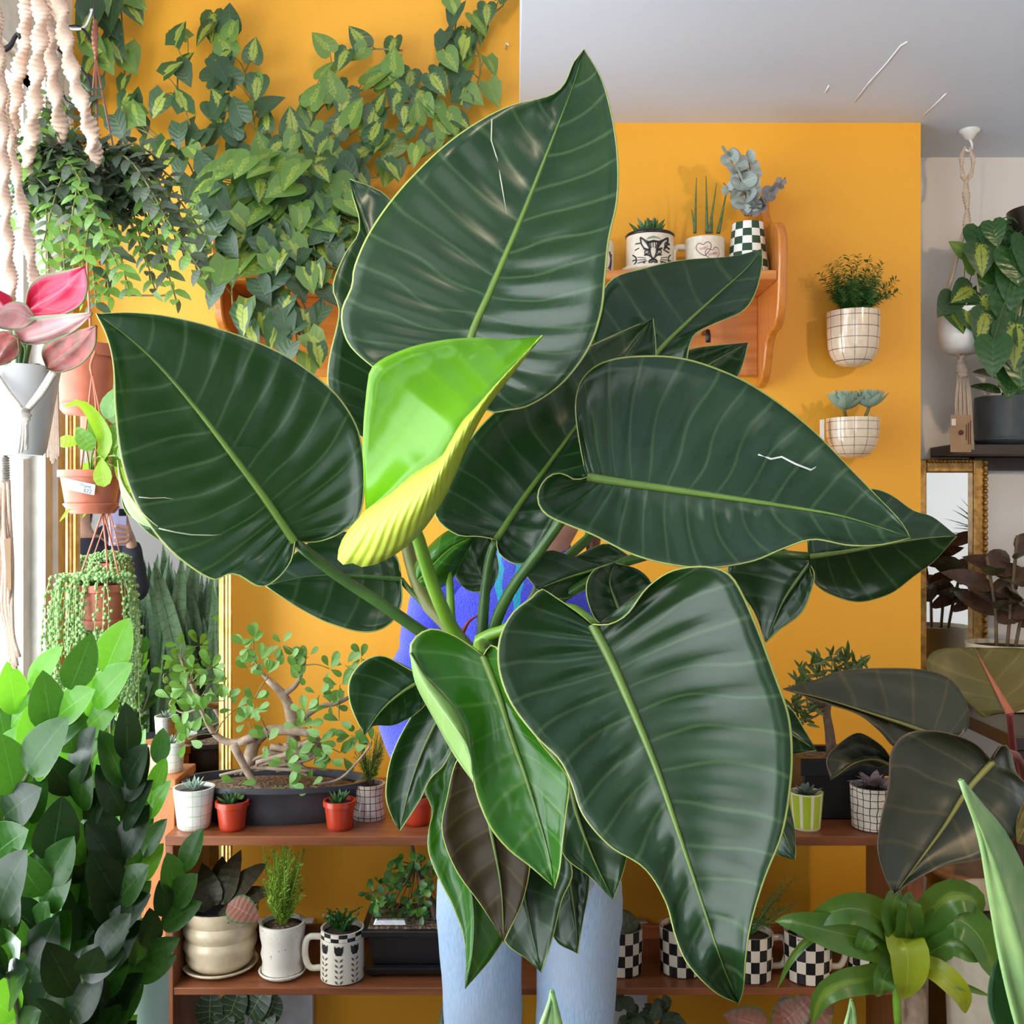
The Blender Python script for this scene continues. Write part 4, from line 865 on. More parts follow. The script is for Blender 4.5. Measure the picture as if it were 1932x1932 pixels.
# --- ficus bonsai in the grey oval tray
Yb = 2.085; c = at(520, Yb, ZT)
fb = thing('ficus_bonsai', 'sprawling ficus bonsai with pale twisted trunk in an oval dark tray', 'bonsai', c)
m_tray = plain('charcoal_tray', (.035, .035, .042), .4, (.05, .05, .06), 20)
b = MB(); b.lathe([(0, 0), (.155, 0), (.16, .006), (.17, .03), (.183, .062), (.195, .066), (.195, .076), (.182, .076), (.178, .06), (0, .058)], c, 40, sx=1, sy=.45); b.build('tray', m_tray, fb, True, 0, .8)
b = MB(); b.lathe([(.178, .061), (.12, .068), (.05, .072), (0, .073)], c, 32, sx=1, sy=.44); b.build('soil', m_gravel, fb)
FB = [([(555, 1425), (553, 1385), (548, 1345), (535, 1312), (505, 1282)], .016, .007, 0), ([(470, 1450), (478, 1405), (505, 1380), (550, 1378), (590, 1385)], .015, .008, -.01),
      ([(480, 1390), (440, 1402), (405, 1385), (378, 1335), (360, 1290)], .010, .0025, -.02), ([(556, 1365), (600, 1335), (640, 1325), (685, 1300)], .008, .0025, .01), ([(535, 1310), (560, 1290), (575, 1255)], .007, .002, 0),
      ([(440, 1405), (458, 1440), (478, 1475), (515, 1515), (552, 1548)], .009, .004, -.055), ([(525, 1520), (560, 1540), (582, 1552)], .004, .0015, -.065), ([(590, 1385), (600, 1410), (560, 1440), (520, 1452)], .009, .006, -.03), ([(600, 1480), (640, 1470), (672, 1440), (700, 1405)], .003, .002, -.06), ([(530, 1500), (570, 1500), (600, 1490)], .003, .0015, -.07),
      ([(505, 1282), (490, 1265), (478, 1240)], .005, .0015, 0), ([(378, 1335), (345, 1345), (320, 1330)], .003, .0012, -.02)]
for k in range(9): FB.append(([(R(450, 600), R(1395, 1420)), (R(440, 610), R(1425, 1445)), (R(400, 640), R(1452, 1466))], .006, .003, R(-.05, .0)))
for pts, r0, r1, dy in FB: stem(fb, [W(x, y, Yb+dy+.01*math.sin(i)) for i, (x, y) in enumerate(pts)], r0, r1, m_bark, 'branch', 8, 12)
meF = leafmesh('obovate', m_ficus, .25, .15)
CL = [(365, 1262, 6, -.02), (350, 1300, 5, -.03), (328, 1322, 4, -.02), (398, 1292, 5, 0), (422, 1322, 5, -.02), (385, 1342, 5, -.04), (345, 1372, 5, -.03), (445, 1338, 4, 0), (355, 1395, 4, -.05), (400, 1260, 4, .0), (375, 1310, 4, -.02),
      (470, 1222, 6, 0), (492, 1245, 5, -.01), (532, 1215, 5, 0), (546, 1250, 4, 0), (582, 1240, 4, .01), (505, 1272, 3, -.02), (470, 1262, 4, 0), (560, 1265, 3, 0), (480, 1205, 3, 0),
      (622, 1262, 5, .01), (652, 1255, 4, .02), (682, 1240, 4, .02), (642, 1292, 5, 0), (602, 1312, 4, -.02), (662, 1302, 4, .02), (625, 1330, 4, 0),
      (570, 1372, 5, -.05), (602, 1402, 5, -.05), (562, 1422, 4, -.06), (622, 1432, 5, -.05), (540, 1442, 4, -.07), (592, 1442, 5, -.06), (642, 1420, 4, -.03), (662, 1388, 5, -.02), (482, 1342, 5, -.03), (468, 1362, 4, -.03), (545, 1482, 3, -.07), (585, 1486, 3, -.07), (702, 1402, 3, -.06), (480, 1320, 3, -.02), (505, 1400, 3, -.05), (575, 1345, 4, -.04), (640, 1360, 4, -.02), (450, 1480, 2, -.07)]
for px, py, n, dy in CL:
    n += 1
    cc = W(px, py, Yb+dy)
    for k in range(n):
        a = R(0, 6.28); d = V((math.cos(a), R(-.6, .2), math.sin(a)*.8+.35))
        put(meF, 'leaf', fb, cc+V(d).normalized()*R(.0, .012), d, V((R(-.4, .4), -1, R(.2, .9))), R(.022, .034))
    q = min(((W(x, y, Yb+d2), 0) for pts, r0, r1, d2 in FB[:12] for x, y in pts), key=lambda z: (z[0]-cc).length)[0]
    stem(fb, [q, q.lerp(cc, .5)+V((0, -.004, .006)), cc], .0016, .0008, m_twig, 'twig', 5, 5)
# --- black trough with podocarpus bonsai on the right
tr = thing('podocarpus_bonsai', 'slender-leaved bonsai tree in a long black trough against the yellow wall', 'bonsai', at(1585, 2.11, ZT))
xa, xb = at(1497, 2.1, 0).x, at(1662, 2.1, 0).x
b = MB(); b.box((xa+.008, 2.055, ZT), (xb-.008, 2.165, ZT+.09)); b.build('trough', m_blk, tr, False, .003)
b = MB()
for lo, hi in (((xa, 2.047, ZT+.09), (xb, 2.06, ZT+.125)), ((xa, 2.16, ZT+.09), (xb, 2.173, ZT+.125)), ((xa, 2.06, ZT+.09), (xa+.013, 2.16, ZT+.125)), ((xb-.013, 2.06, ZT+.09), (xb, 2.16, ZT+.125))): b.box(lo, hi)
b.build('trough_rim', m_blk, tr, False)
b = MB(); b.box((xa+.012, 2.058, ZT+.08), (xb-.012, 2.162, ZT+.112)); b.build('bark_chips', m_gravel, tr, False)
m_dbark = plain('dark_bark', (.14, .09, .06), .85, (.08, .05, .035), 60, bmp=.6)
stem(tr, [W(1572, 1445, 2.11), W(1565, 1380, 2.11), W(1560, 1340, 2.11), W(1572, 1300, 2.11)], .013, .006, m_dbark, 'trunk')
meP = leafmesh('lance', plainleaf := leafmat('podocarpus_leaf', (.045, .09, .02), (.08, .14, .03), .4, .1, nv=2, vamt=0, bmp=0), .3, .2)
for px, py in ((1510, 1262), (1530, 1250), (1550, 1245), (1570, 1240), (1590, 1250), (1612, 1248), (1625, 1252), (1520, 1280), (1545, 1272), (1580, 1270), (1605, 1268), (1500, 1290), (1492, 1330), (1505, 1345), (1520, 1360), (1500, 1370), (1530, 1340), (1540, 1330), (1512, 1310), (1600, 1240)):
    cc = W(px, py, 2.11+R(-.05, .05)); q = W(1566, 1330, 2.11); stem(tr, [q, q.lerp(cc, .5)+V((0, 0, -.005)), cc], .0022, .001, m_dbark, 'branch', 5, 5)
    for k in range(9):
        d = jit(1)+V((0, -.2, .35)); put(meP, 'leaf', tr, cc+jit(.006), d, V((0, -1, .3)), R(.022, .036))
# --- middle shelf
c = at(416, 2.042, ZM); t = thing('aglaonema_pot', 'large cream ribbed pot on a saucer with a dark pink-patched leaf plant', 'potted plant', c)
saucer(t, c, .075, .014, m_cream)
pp_ = [(0, .006), (.05, .006), (.062, .016), (.068, .028), (.066, .038), (.072, .05), (.071, .062), (.067, .068), (.073, .080), (.073, .092), (.069, .099), (.0745, .112), (.0745, .128)]
pot(t, c, 0, 0, .128, m_cream, prof=pp_, fill=.93, soil=m_blk)
mA = leafmesh('ovate', m_agld, .3, .5); mA2 = leafmesh('ovate', m_agl, .2, .4)
for d, s in (((-.6, -.4, .9), .09), ((-.2, .4, 1.3), .11), ((.5, .2, 1.2), .12), ((.2, -.6, .5), .07), ((-.7, .3, .6), .08), ((.9, .1, .9), .10), ((-.3, -.7, .3), .06), ((.1, .3, 1.6), .12), ((-.4, .1, 1.2), .10)):
    put(mA, 'leaf', t, c+V((d[0]*.02, d[1]*.02, .12)), V(d)+V((0, -.1, -.25)), V((-.2, -.8, 1)), s*.85, .95)
put(mA2, 'leaf', t, W(430, 1705, 1.98), (.55, -.25, -.1), (-.1, -.8, .8), .066, 1.5)
c = at(533, 2.01, ZM); t = thing('cypress_pot', 'speckled wavy pot on a saucer with a bright lemon cypress, middle shelf', 'potted plant', c)
saucer(t, c, .0465, .012, m_speck)
pot(t, c, 0, 0, .105, m_speck, prof=[(0, .005), (.034, .005), (.040, .012), (.0385, .03), (.042, .045), (.0395, .06), (.043, .078), (.0445, .092), (.044, .105)], fill=.92, soil=m_gravel)
tips = [c+V((math.cos(a)*r, math.sin(a)*r, z)) for a, r, z in [(R(0, 6.3), R(.01, .045), .1+R(.05, .165)) for _ in range(52)]]+[c+V((0, 0, .275))]
spray(t, c+V((0, 0, .09)), tips, m_conifer, .016, 42, 1.2, .0013, twigm=m_conifer, up=.8, wid=.10)
# mug with tulips
c = at(646, 2.0, ZM); t = thing('tulip_mug', 'cream mug painted with black tulips and a checkered rim, holding a succulent', 'mug', c)
m_tul = checker('tulip_mug_glaze', 16, 13, (.012, .012, .014), (.74, .66, .54), .25, 0, .84, 1.0, (.74, .66, .54))
pot(t, c, .0425, .0425, .098, m_tul, fill=.9); handle(t, c, .0425, .098, math.pi*1.02, plain('mug_glaze', (.74, .66, .54), .25))
m_ink = plain('black_underglaze', (.012, .012, .014), .3); m_leafink = plain('olive_underglaze', (.10, .11, .07), .4)
def cyl(c, r, s, z): a = -math.pi/2+s/r; return V((c.x+(r+.0006)*math.cos(a), c.y+(r+.0006)*math.sin(a), c.z+z))
def decal(parent, name, c, r, poly, mat):
    b = MB(); cxx = sum(p[0] for p in poly)/len(poly); czz = sum(p[1] for p in poly)/len(poly)
    i0 = 0; b.v.append(tuple(cyl(c, r+.0004, cxx, czz)))
    for p in poly: b.v.append(tuple(cyl(c, r, p[0], p[1])))
    n = len(poly)
    for i in range(n): b.face([0, 1+i, 1+(i+1) % n])
    return b.build(name, mat, parent, False)
def stroke(parent, name, c, r, pts, w, mat, n=None):
    q = cr(pts, n or max(3, len(pts)*3)); b = MB(); b.tube([cyl(c, r-.0004, p[0], p[1]) for p in q], w, 5); return b.build(name, mat, parent)
for s0 in (-.032, 0, .032):
    decal(t, 'tulip', c, .0425, [(s0-.009, .078), (s0-.0045, .074), (s0, .077), (s0+.0045, .074), (s0+.009, .078), (s0+.0085, .066), (s0+.005, .059), (s0-.005, .059), (s0-.0085, .066)], m_ink)
    for k in range(5):
        for sg in (-1, 1):
            zz = .052-k*.0105; decal(t, 'painted_leaf', c, .0425, [(s0+sg*.001, zz-.006), (s0+sg*.006, zz-.004), (s0+sg*.0085, zz+.001), (s0+sg*.004, zz)], m_leafink)
spray(t, c+V((0, 0, .085)), [c+V((R(-.035, .035), R(-.03, .03), .085+R(.025, .045))) for _ in range(26)], m_ficusd, .012, 14, up=1.2, sr=.002, wid=.25)
# black bonsai tray on the middle shelf
c = at(785, 2.055, ZM); fb2 = thing('ficus_bonsai', 'small-leaved ficus bonsai in a black rectangular tray with bark gravel', 'bonsai', c)
def fr4(parent, name, c, a0, b0, z0, a1, b1, z1, mat, bev=.002):
    b = MB(); b.v = [(c.x+sx*a0, c.y+sy*b0, c.z+z0) for sx, sy in ((-1, -1), (1, -1), (1, 1), (-1, 1))]+[(c.x+sx*a1, c.y+sy*b1, c.z+z1) for sx, sy in ((-1, -1), (1, -1), (1, 1), (-1, 1))]
    for f in ((3, 2, 1, 0), (4, 5, 6, 7), (0, 1, 5, 4), (1, 2, 6, 5), (2, 3, 7, 6), (3, 0, 4, 7)): b.face(list(f))
    return b.build(name, mat, parent, False, bev)
fr4(fb2, 'drip_tray', c, .09, .062, .008, .097, .068, .022, m_blk); fr4(fb2, 'tray_body', c, .078, .05, .023, .090, .062, .085, m_blk); fr4(fb2, 'tray_rim', c, .100, .070, .083, .102, .072, .096, m_blk)
for sx in (-1, 1):
    for sy in (-1, 1): fr4(fb2, 'foot', c+V((sx*.075, sy*.05, 0)), .008, .006, 0, .010, .008, .009, m_blk)
fr4(fb2, 'gravel', c, .09, .062, .09, .088, .06, .099, m_gravel)
m_bag = clear('plastic_bag', (.8, .85, .9), .18); fr4(fb2, 'plastic_bag', c+V((-.045, -.035, .098)), .036, .022, 0, .03, .018, .016, m_bag, .004)
stem(fb2, [c+V((.045, -.02, .09)), c+V((.035, -.01, .12)), c+V((.02, 0, .15)), c+V((0, .0, .2)), c+V((-.01, 0, .25))], .008, .003, m_dbark, 'trunk')
meF2 = leafmesh('obovate', m_ficusd, .25, .15)
meF3 = leafmesh('obovate', m_ficus, .25, .15)
for px, py in ((735, 1640), (755, 1625), (780, 1620), (800, 1640), (815, 1660), (720, 1660), (745, 1665), (770, 1655), (795, 1670), (700, 1685), (725, 1690), (750, 1690), (775, 1695), (800, 1695), (822, 1690), (712, 1705), (738, 1712), (765, 1715), (745, 1725), (725, 1715), (790, 1715), (810, 1715), (770, 1635)):
    cc = W(px, py, 2.04+R(-.04, .04)); q = c+V((0, 0, .2)); stem(fb2, [q, q.lerp(cc, .5), cc], .0015, .0008, m_browntwig, 'twig', 5, 4)
    for k in range(6): d = jit(1)+V((0, -.4, .1)); put(meF3 if R(0, 1) < .35 else meF2, 'leaf', fb2, cc+jit(.010), d, V((R(-.4, .4), -1, .6)), R(.018, .026))
# checkered mugs
m_mughandle = plain('mug_cream_glaze', (.66, .56, .44), .25)
for i, (px, Y, r, h, hd, lab) in enumerate(((1172, 2.03, .043, .088, 0, 'first black and cream checkered cup right of the jeans, with a round cactus'), (1286, 2.03, .045, .090, 0, 'checkered black and cream cup partly behind the big leaf tip, left side'), (1416, 2.005, .044, .088, 1, 'checkered mug with handle just right of the big leaf tip, holding a fern'), (1524, 2.0, .047, .092, 1, 'widest checkered mug with handle behind the arching strap leaves'), (1642, 2.02, .046, .094, 0, 'rightmost checkered cup on the shelf beside the bookcase upright'))):
    c = at(px, Y, ZM); t = thing('checkered_mug', lab, 'mug', c, 'checkered mugs on the middle shelf'); pot(t, c, r, r*.95, h, m_chk, ang=R(-.2, .2))
    if hd: handle(t, c, r, h, .12, m_mughandle)
    if i == 0:
        b = MB(); b.ball(c+V((0, 0, h)), .034, 16, 10, (1, 1, .9)); b.build('cactus', plain('cactus_skin', (.05, .07, .035), .7, (.13, .14, .09), 200, bmp=1, bscale=220, bdist=.004), t)
    elif i == 2: spray(t, c+V((0, 0, h*.9)), [c+V((R(-.05, .11), R(-.05, .05), h+R(.03, .13))) for _ in range(16)], m_fern, .014, 34, twigm=m_fern, up=.4, wid=.05)
    elif i == 3: rosette(t, c+V((0, 0, h*.9)), leafmesh('ovate', m_trad, .3, .3), 9, .06, .2, 1.0, .8)
    else: rosette(t, c+V((0, 0, h*.88)), leafmesh('thick', m_succ, .4, -.1, thick=.1), 14, .035, .4, 1.2)
# bottom shelf plants, only their tops in view
c = at(440, 2.06, ZB3); t = thing('calathea', 'dark striped calathea at the bottom left of the bookcase', 'potted plant', c); pot(t, c, .06, .045, .11, m_blk)
for px, py, s in ((395, 1912, .07), (430, 1900, .07), (470, 1895, .075), (500, 1905, .06), (450, 1925, .07), (410, 1935, .06), (485, 1930, .06)):
    p = W(px, py+25, 2.05); stem(t, [c+V((0, 0, .1)), (c+V((0, 0, .1))).lerp(p, .6)+V((0, 0, .02)), p], .002, .0015, m_browntwig, 'petiole', 5, 6); put(leafmesh('round', m_cal, .2, .2), 'leaf', t, p, (R(-.6, .6), -.2, 1), (R(-.3, .3), -1, .4), s, .8)
c = at(1215, 2.06, ZB3); t = thing('fittonia', 'small vein-leaved fittonia at the bottom of the bookcase, right of the jeans', 'potted plant', c); pot(t, c, .06, .045, .16, m_blk)
for k in range(26): p = W(R(1160, 1270), R(1895, 1945), 2.05+R(-.03, .03)); put(leafmesh('ovate', m_fit, .2, .3), 'leaf', t, p, (R(-1, 1), R(-.8, .2), R(.1, .9)), (0, -.8, .7), R(.028, .04), 1.3)
stem(t, [c+V((0, 0, .14)), c+V((0, 0, .29))], .004, .002, m_browntwig)
c = at(1480, 2.04, ZB3); t = thing('pink_aglaonema', 'pink-leaved aglaonema at the bottom right of the bookcase', 'potted plant', c); pot(t, c, .06, .045, .12, m_blk)
for px, py, d in ((1470, 1935, (.35, -.3, .5)), (1450, 1940, (-.8, -.2, .35)), (1505, 1950, (.6, -.2, .6)), (1480, 1960, (0, -.3, 1))):
    p = W(px, py, 2.03); stem(t, [c+V((0, 0, .1)), p], .003, .002, m_browntwig, 'petiole', 5, 5); put(mA2, 'leaf', t, p, d, (-.1, -.9, .5), .085, 1.3)
t = thing('snake_cane', 'single pale cylindrical snake plant spear at the bottom left of the jeans', 'potted plant', at(835, 2.05, ZB3)); c = at(838, 2.05, ZB3); pot(t, c, .05, .04, .09, m_blk)
stem(t, [c+V((0, 0, .08)), W(832, 1960, 2.05), W(840, 1892, 2.05)], .012, .006, plain('grey_green_spear', (.22, .27, .2), .5, (.14, .18, .13), 80), 'spear')
# ================================================================ WALL SHELF THINGS
m_mug = plain('ivory_mug_glaze', (.74, .66, .54), .22, (.68, .58, .46), 120, coat=.3)
m_rimblk = plain('black_rim', (.01, .01, .012), .3)
def textcyl(parent, c, r, s0, z0, size, txt, mat, rot=0.0, name='lettering', flat=None):
    cu = bpy.data.curves.new(name, 'FONT'); cu.body = txt; cu.size = size; cu.align_x = 'CENTER'; cu.align_y = 'CENTER'; cu.resolution_u = 2
    ob = bpy.data.objects.new(name, cu); COL.objects.link(ob); dg = bpy.context.evaluated_depsgraph_get(); me = bpy.data.meshes.new_from_object(ob.evaluated_get(dg)); bpy.data.objects.remove(ob)
    ca, sa_ = math.cos(rot), math.sin(rot)
    for v in me.vertices:
        x, y = v.co.x*ca-v.co.y*sa_, v.co.x*sa_+v.co.y*ca
        v.co = cyl(c, r+.0004, s0+x, z0+y) if flat is None else flat(s0+x, z0+y)
    me.materials.clear(); me.materials.append(mat); o = bpy.data.objects.new(name, me); COL.objects.link(o); adopt(o, parent); return o
Ys = 2.28
c = at(1226, Ys, ZS); t = thing('cat_mug', 'ivory mug with black line drawing of a cat face and black rim, on wall shelf', 'mug', c)
saucer(t, c, .064, .017, m_mug); c = c+V((0, 0, .008)); r = .053; pot(t, c, r, r, .082, m_mug, fill=.92, wall=.004)
b = MB(); b.lathe([(r-.006, .079), (r+.001, .079), (r+.0015, .084), (r-.001, .087), (r-.006, .086), (r-.007, .08)], c); b.build('black_rim', m_rimblk, t)
K = .000131
def fx(x, y): return ((x-505)*K, (800-y)*K+.002)
for pts, w_ in (([(290, 290), (310, 400), (350, 470)], .0012), ([(290, 290), (370, 350), (430, 440), (450, 500)], .0016), ([(780, 290), (670, 350), (600, 440), (570, 500)], .0018), ([(780, 290), (770, 400), (700, 470)], .0018), ([(370, 355), (440, 378), (510, 362), (600, 372), (670, 345)], .0018),
                ([(470, 385), (466, 430), (474, 480)], .0008), ([(505, 375), (505, 470)], .0008), ([(540, 385), (548, 430), (540, 480)], .0008), ([(430, 390), (440, 450), (450, 500)], .0014), ([(585, 390), (575, 450), (565, 500)], .0014), ([(450, 500), (458, 570), (482, 640)], .0014), ([(565, 500), (556, 570), (530, 640)], .0014),
                ([(350, 480), (390, 495), (450, 520)], .0018), ([(660, 475), (620, 492), (565, 520)], .0018), ([(360, 590), (420, 590), (470, 620)], .0014), ([(650, 585), (590, 590), (535, 620)], .0014),
                ([(200, 385), (290, 385)], .0010), ([(190, 490), (270, 460)], .0009), ([(140, 560), (210, 615), (215, 700)], .0012), ([(130, 655), (215, 650)], .0009), ([(140, 750), (215, 690)], .001), ([(170, 780), (200, 740)], .0008), ([(860, 560), (800, 610), (800, 700)], .0012), ([(865, 660), (800, 650)], .0009), ([(880, 750), (810, 690)], .001), ([(850, 770), (800, 720)], .0009), ([(825, 395), (740, 370), (710, 430)], .0016), ([(825, 470), (740, 450), (690, 510)], .0016), ([(810, 530), (720, 510)], .0012),
                ([(235, 610), (380, 640)], .0006), ([(230, 660), (390, 665)], .0006), ([(240, 710), (400, 690)], .0008), ([(770, 610), (640, 640)], .0006), ([(780, 660), (630, 665)], .0006), ([(770, 710), (620, 690)], .0009), ([(440, 690), (505, 665), (570, 690)], .0016), ([(440, 690), (455, 770)], .0016), ([(570, 690), (550, 770)], .0016), ([(470, 715), (505, 700), (540, 715), (505, 745), (470, 715)], .001), ([(340, 700), (410, 770)], .0012), ([(660, 700), (600, 770)], .0012)):
    stroke(t, 'ink_stroke', c, r, [fx(*p) for p in pts], w_*1.35, m_ink)
for ex, ey in ((402, 542), (612, 536)): stroke(t, 'ink_stroke', c, r, [fx(ex+34*math.cos(a), ey+34*math.sin(a)) for a in [k*math.pi/4 for k in range(9)]], .0012, m_ink, 16); stroke(t, 'ink_stroke', c, r, [fx(ex, ey-22), fx(ex, ey+22)], .0006, m_ink)
decal(t, 'ink_patch', c, r, [fx(470, 635), fx(540, 635), fx(520, 668), fx(505, 690), fx(490, 668)], m_ink)
decal(t, 'green_arc', c, r, [fx(x, y) for x, y in ((390, 335), (430, 292), (510, 275), (590, 290), (650, 330), (580, 318), (510, 313), (450, 322))], plain('sage_ink', (.2, .27, .17), .4))
rosette(t, c+V((0, 0, .078)), leafmesh('thick', m_succ, .5, -.15, thick=.1), 20, .062, .4, 1.35, .75)
c = at(1330, Ys, ZS); t = thing('heart_mug', 'ivory mug with two candy hearts reading NOT SORRY, thin snake plant inside', 'mug', c); r = .0435
pot(t, c, r, r, .083, m_mug, fill=.9); handle(t, c, r, .083, math.pi*.98, m_mug, .006, .027)
HP = [(0, -.0165), (-.010, -.008), (-.0165, .002), (-.014, .011), (-.007, .013), (0, .008), (.007, .013), (.014, .011), (.0165, .002), (.010, -.008), (0, -.0165)]
for hx, hz, rot, txt in ((-.0105, .054, .12, 'NOT'), (.010, .042, .25, 'SORRY')):
    hp_ = [(hx+(x*math.cos(rot)-y*math.sin(rot)), hz+(x*math.sin(rot)+y*math.cos(rot))) for x, y in HP]
    decal(t, 'heart', c, r+.0003*(txt == 'SORRY'), [(x, y) for x, y in cr(hp_, 28)[:-1]], plain('heart_fill_'+txt.lower(), (.72, .58, .50), .3)); stroke(t, 'heart_outline', c, r+.0004, hp_, .0007, m_ink, 28)
    textcyl(t, c, r+.001, hx, hz, .0082 if txt == 'NOT' else .0072, txt, plain('rose_ink_'+txt.lower(), (.50, .16, .12), .5), rot)
m_cylsan = plain('cylindrical_sansevieria', (.05, .10, .03), .45, (.10, .16, .06), 120)
for px, py, bx_, r0 in ((1314, 335, 1311, .004), (1332, 332, 1334, .0042), (1352, 345, 1338, .004), (1373, 350, 1355, .0045), (1305, 395, 1312, .003), (1344, 405, 1343, .003)):
    stem(t, [W(bx_, 440, Ys), W((bx_*.6+px*.4), (440*.6+py*.4), Ys), W(px, py, Ys)], r0, .0008, m_cylsan, 'spear')
c = at(1411, Ys, ZS); t = thing('eucalyptus_vase', 'green and white checkered tapered vase of silvery eucalyptus sprigs', 'vase', c); pot(t, c, .035, .048, .118, m_gchk, fill=.95)
m_euc = leafmat('eucalyptus_leaf', (.30, .36, .34), (.40, .45, .42), .6, .1, nv=2, vamt=0, bmp=0); m_eucd = leafmat('eucalyptus_leaf_dusk', (.20, .19, .20), (.27, .27, .27), .6, .1, nv=2, vamt=0, bmp=0)
for path, n, s, mm in (([(1408, 408), (1405, 360), (1385, 315), (1372, 285)], 17, .034, m_euc), ([(1412, 408), (1418, 360), (1415, 320), (1410, 292)], 15, .028, m_euc), ([(1416, 408), (1440, 385), (1465, 355), (1482, 335)], 14, .024, m_eucd), ([(1406, 408), (1392, 380), (1378, 362), (1365, 345)], 8, .022, m_euc), ([(1410, 408), (1425, 390), (1440, 375)], 8, .026, m_eucd)):
    q = cr([W(x, y, Ys) for x, y in path], 20); b = MB(); b.tube(q, .0013, 5); b.build('sprig', m_browntwig, t)
    for k in range(n):
        p = V(q[int(3+17*k/n)]); a = k*2.6+R(-.4, .4); d = V((math.cos(a), -.5+math.sin(a)*.8, R(-.1, .6))); put(leafmesh('round', mm, .1, .1), 'leaf', t, p, d, V((R(-.5, .5), -1, R(-.2, .6))), s*R(.8, 1.1)*(1 if k < n-3 or mm is m_euc else .7))
c = at(1122, Ys, ZS); t = thing('ink_mug', 'ivory mug with black drawing half hidden behind the tallest leaf, on wall shelf', 'mug', c); pot(t, c, .043, .043, .075, m_mug, fill=.9); 
stroke(t, 'ink_stroke', c, .043, [(.034, .008), (.038, .03), (.033, .05)], .002, m_ink); stroke(t, 'ink_stroke', c, .043, [(.028, .012), (.034, .02), (.04, .045)], .0014, m_ink)
rosette(t, c+V((0, 0, .068)), leafmesh('thick', m_succ, .5, -.1, thick=.1), 12, .05, .2, 1.2, .8)
# ================================================================ WALL POTS
def wallpot(px, ytop, ybot, lab):
    zt, zb = W(0, ytop, 2.34).z, W(0, ybot, 2.34).z; c = V((at(px, 2.338, 0).x, 2.338, zb)); h = zt-zb; r = .0595
    t = thing('wall_planter', lab, 'wall planter', c, 'grid wall planters'); prof = [(0, 0), (.02, .001), (.038, .008), (.050, .024), (.056, .042), (.0585, h*.6), (r, h)]
    pot(t, c, 0, 0, h, m_wallgrid, prof=prof, fill=.93); return t, c, h
t, c, h = wallpot(1610, 590, 693, 'upper cream grid-lined wall planter with a feathery asparagus fern')
top = c+V((0, 0, h*.9))
spray(t, top, [top+V((R(-.055, .055), R(-.06, .02), R(.03, .10))) for _ in range(90)], m_fern, .018, 46, twigm=m_fern, wid=.05, up=.2)
spray(t, top, [W(x, y, 2.33+R(-.04, .03)) for x, y in ((1545, 515), (1560, 500), (1580, 490), (1600, 483), (1620, 480), (1640, 485), (1665, 495), (1690, 528), (1680, 555), (1660, 530), (1570, 520), (1650, 500), (1695, 550))], m_fern, .020, 90, twigm=m_fern, wid=.10, up=.3, name='fronds')
t, c, h = wallpot(1609, 790, 865, 'lower cream grid-lined wall planter with two blue-green echeverias')
meE = leafmesh('thick', m_eche, .3, -.12, thick=.10)
for px, py, n, s in ((1592, 772, 30, .042), (1640, 768, 26, .040)):
    p = W(px, py, 2.31); stem(t, [c+V((0, -.01, h*.85)), W((px*.6+1609*.4), 795, 2.325), p], .004, .004, m_twig, 'stalk')
    for i in range(n):
        a = i*2.4; el = lerp(1.4, .22, i/n); d = V((math.cos(a)*math.cos(el), math.sin(a)*math.cos(el)-.25, math.sin(el)+.1)); put(meE, 'leaf', t, p, d, V((-d.x*.5, -d.y*.5, 1)), s*1.5*lerp(.6, 1, i/n), 1.2)
b = MB(); b.box((W(1553, 0, 2.3).x, 2.31, c.z+.02), (W(1556, 0, 2.3).x+.002, 2.325, c.z+h*.95)); b.build('price_tag', plain('paper_white', (.8, .78, .74), .7), t, False)
put(leafmesh('strap', m_eche, .3, .6), 'leaf', t, W(1640, 780, 2.30), (.6, -.2, -.4), (.2, -.6, .8), .04)
# ================================================================ RIGHT RECESS
YH = 2.445
m_cord = plain('cotton_cord', (.66, .53, .41), .9, (.55, .42, .32), 300, bmp=.6)
mh = thing('macrame_hanger', 'beige knotted macrame hanger on a white ceiling hook at the right', 'macrame hanger', W(1826, 250, YH))
def braid(parent, pts, r, mat, name='knotted_cord', knots=40, twist=14, n=None):
    n = n or knots*4; q = cr(pts, n); b = MB(); b.tube(q, [r*(.80+.28*abs(math.sin(math.pi*i/n*knots))) for i in range(n+1)], 8, ell=(1, .55), twist=twist); return b.build(name, mat, parent)
b = MB(); cc = W(1829, 250, YH); cc.z = ZC; b.lathe([(0, 0), (.024, 0), (.024, -.004), (.016, -.010), (.009, -.022), (.0, -.024)], cc); b.build('ceiling_hook_plate', m_whitepot, mh)
b = MB(); b.tube(cr([cc+V((0, 0, -.02)), cc+V((.006, 0, -.034)), cc+V((.004, 0, -.046)), cc+V((-.006, 0, -.05)), cc+V((-.012, 0, -.04))], 12), .003, 6); b.build('hook', m_whitepot, mh)
for pts, k in (([(1820, 278), (1814, 300), (1816, 330), (1822, 340)], 10), ([(1828, 278), (1836, 300), (1832, 328), (1824, 340)], 10), ([(1823, 338), (1823, 370), (1825, 400), (1823, 432)], 16)): braid(mh, [W(x, y, YH) for x, y in pts], .009 if k == 16 else .006, m_cord, knots=k, twist=6)
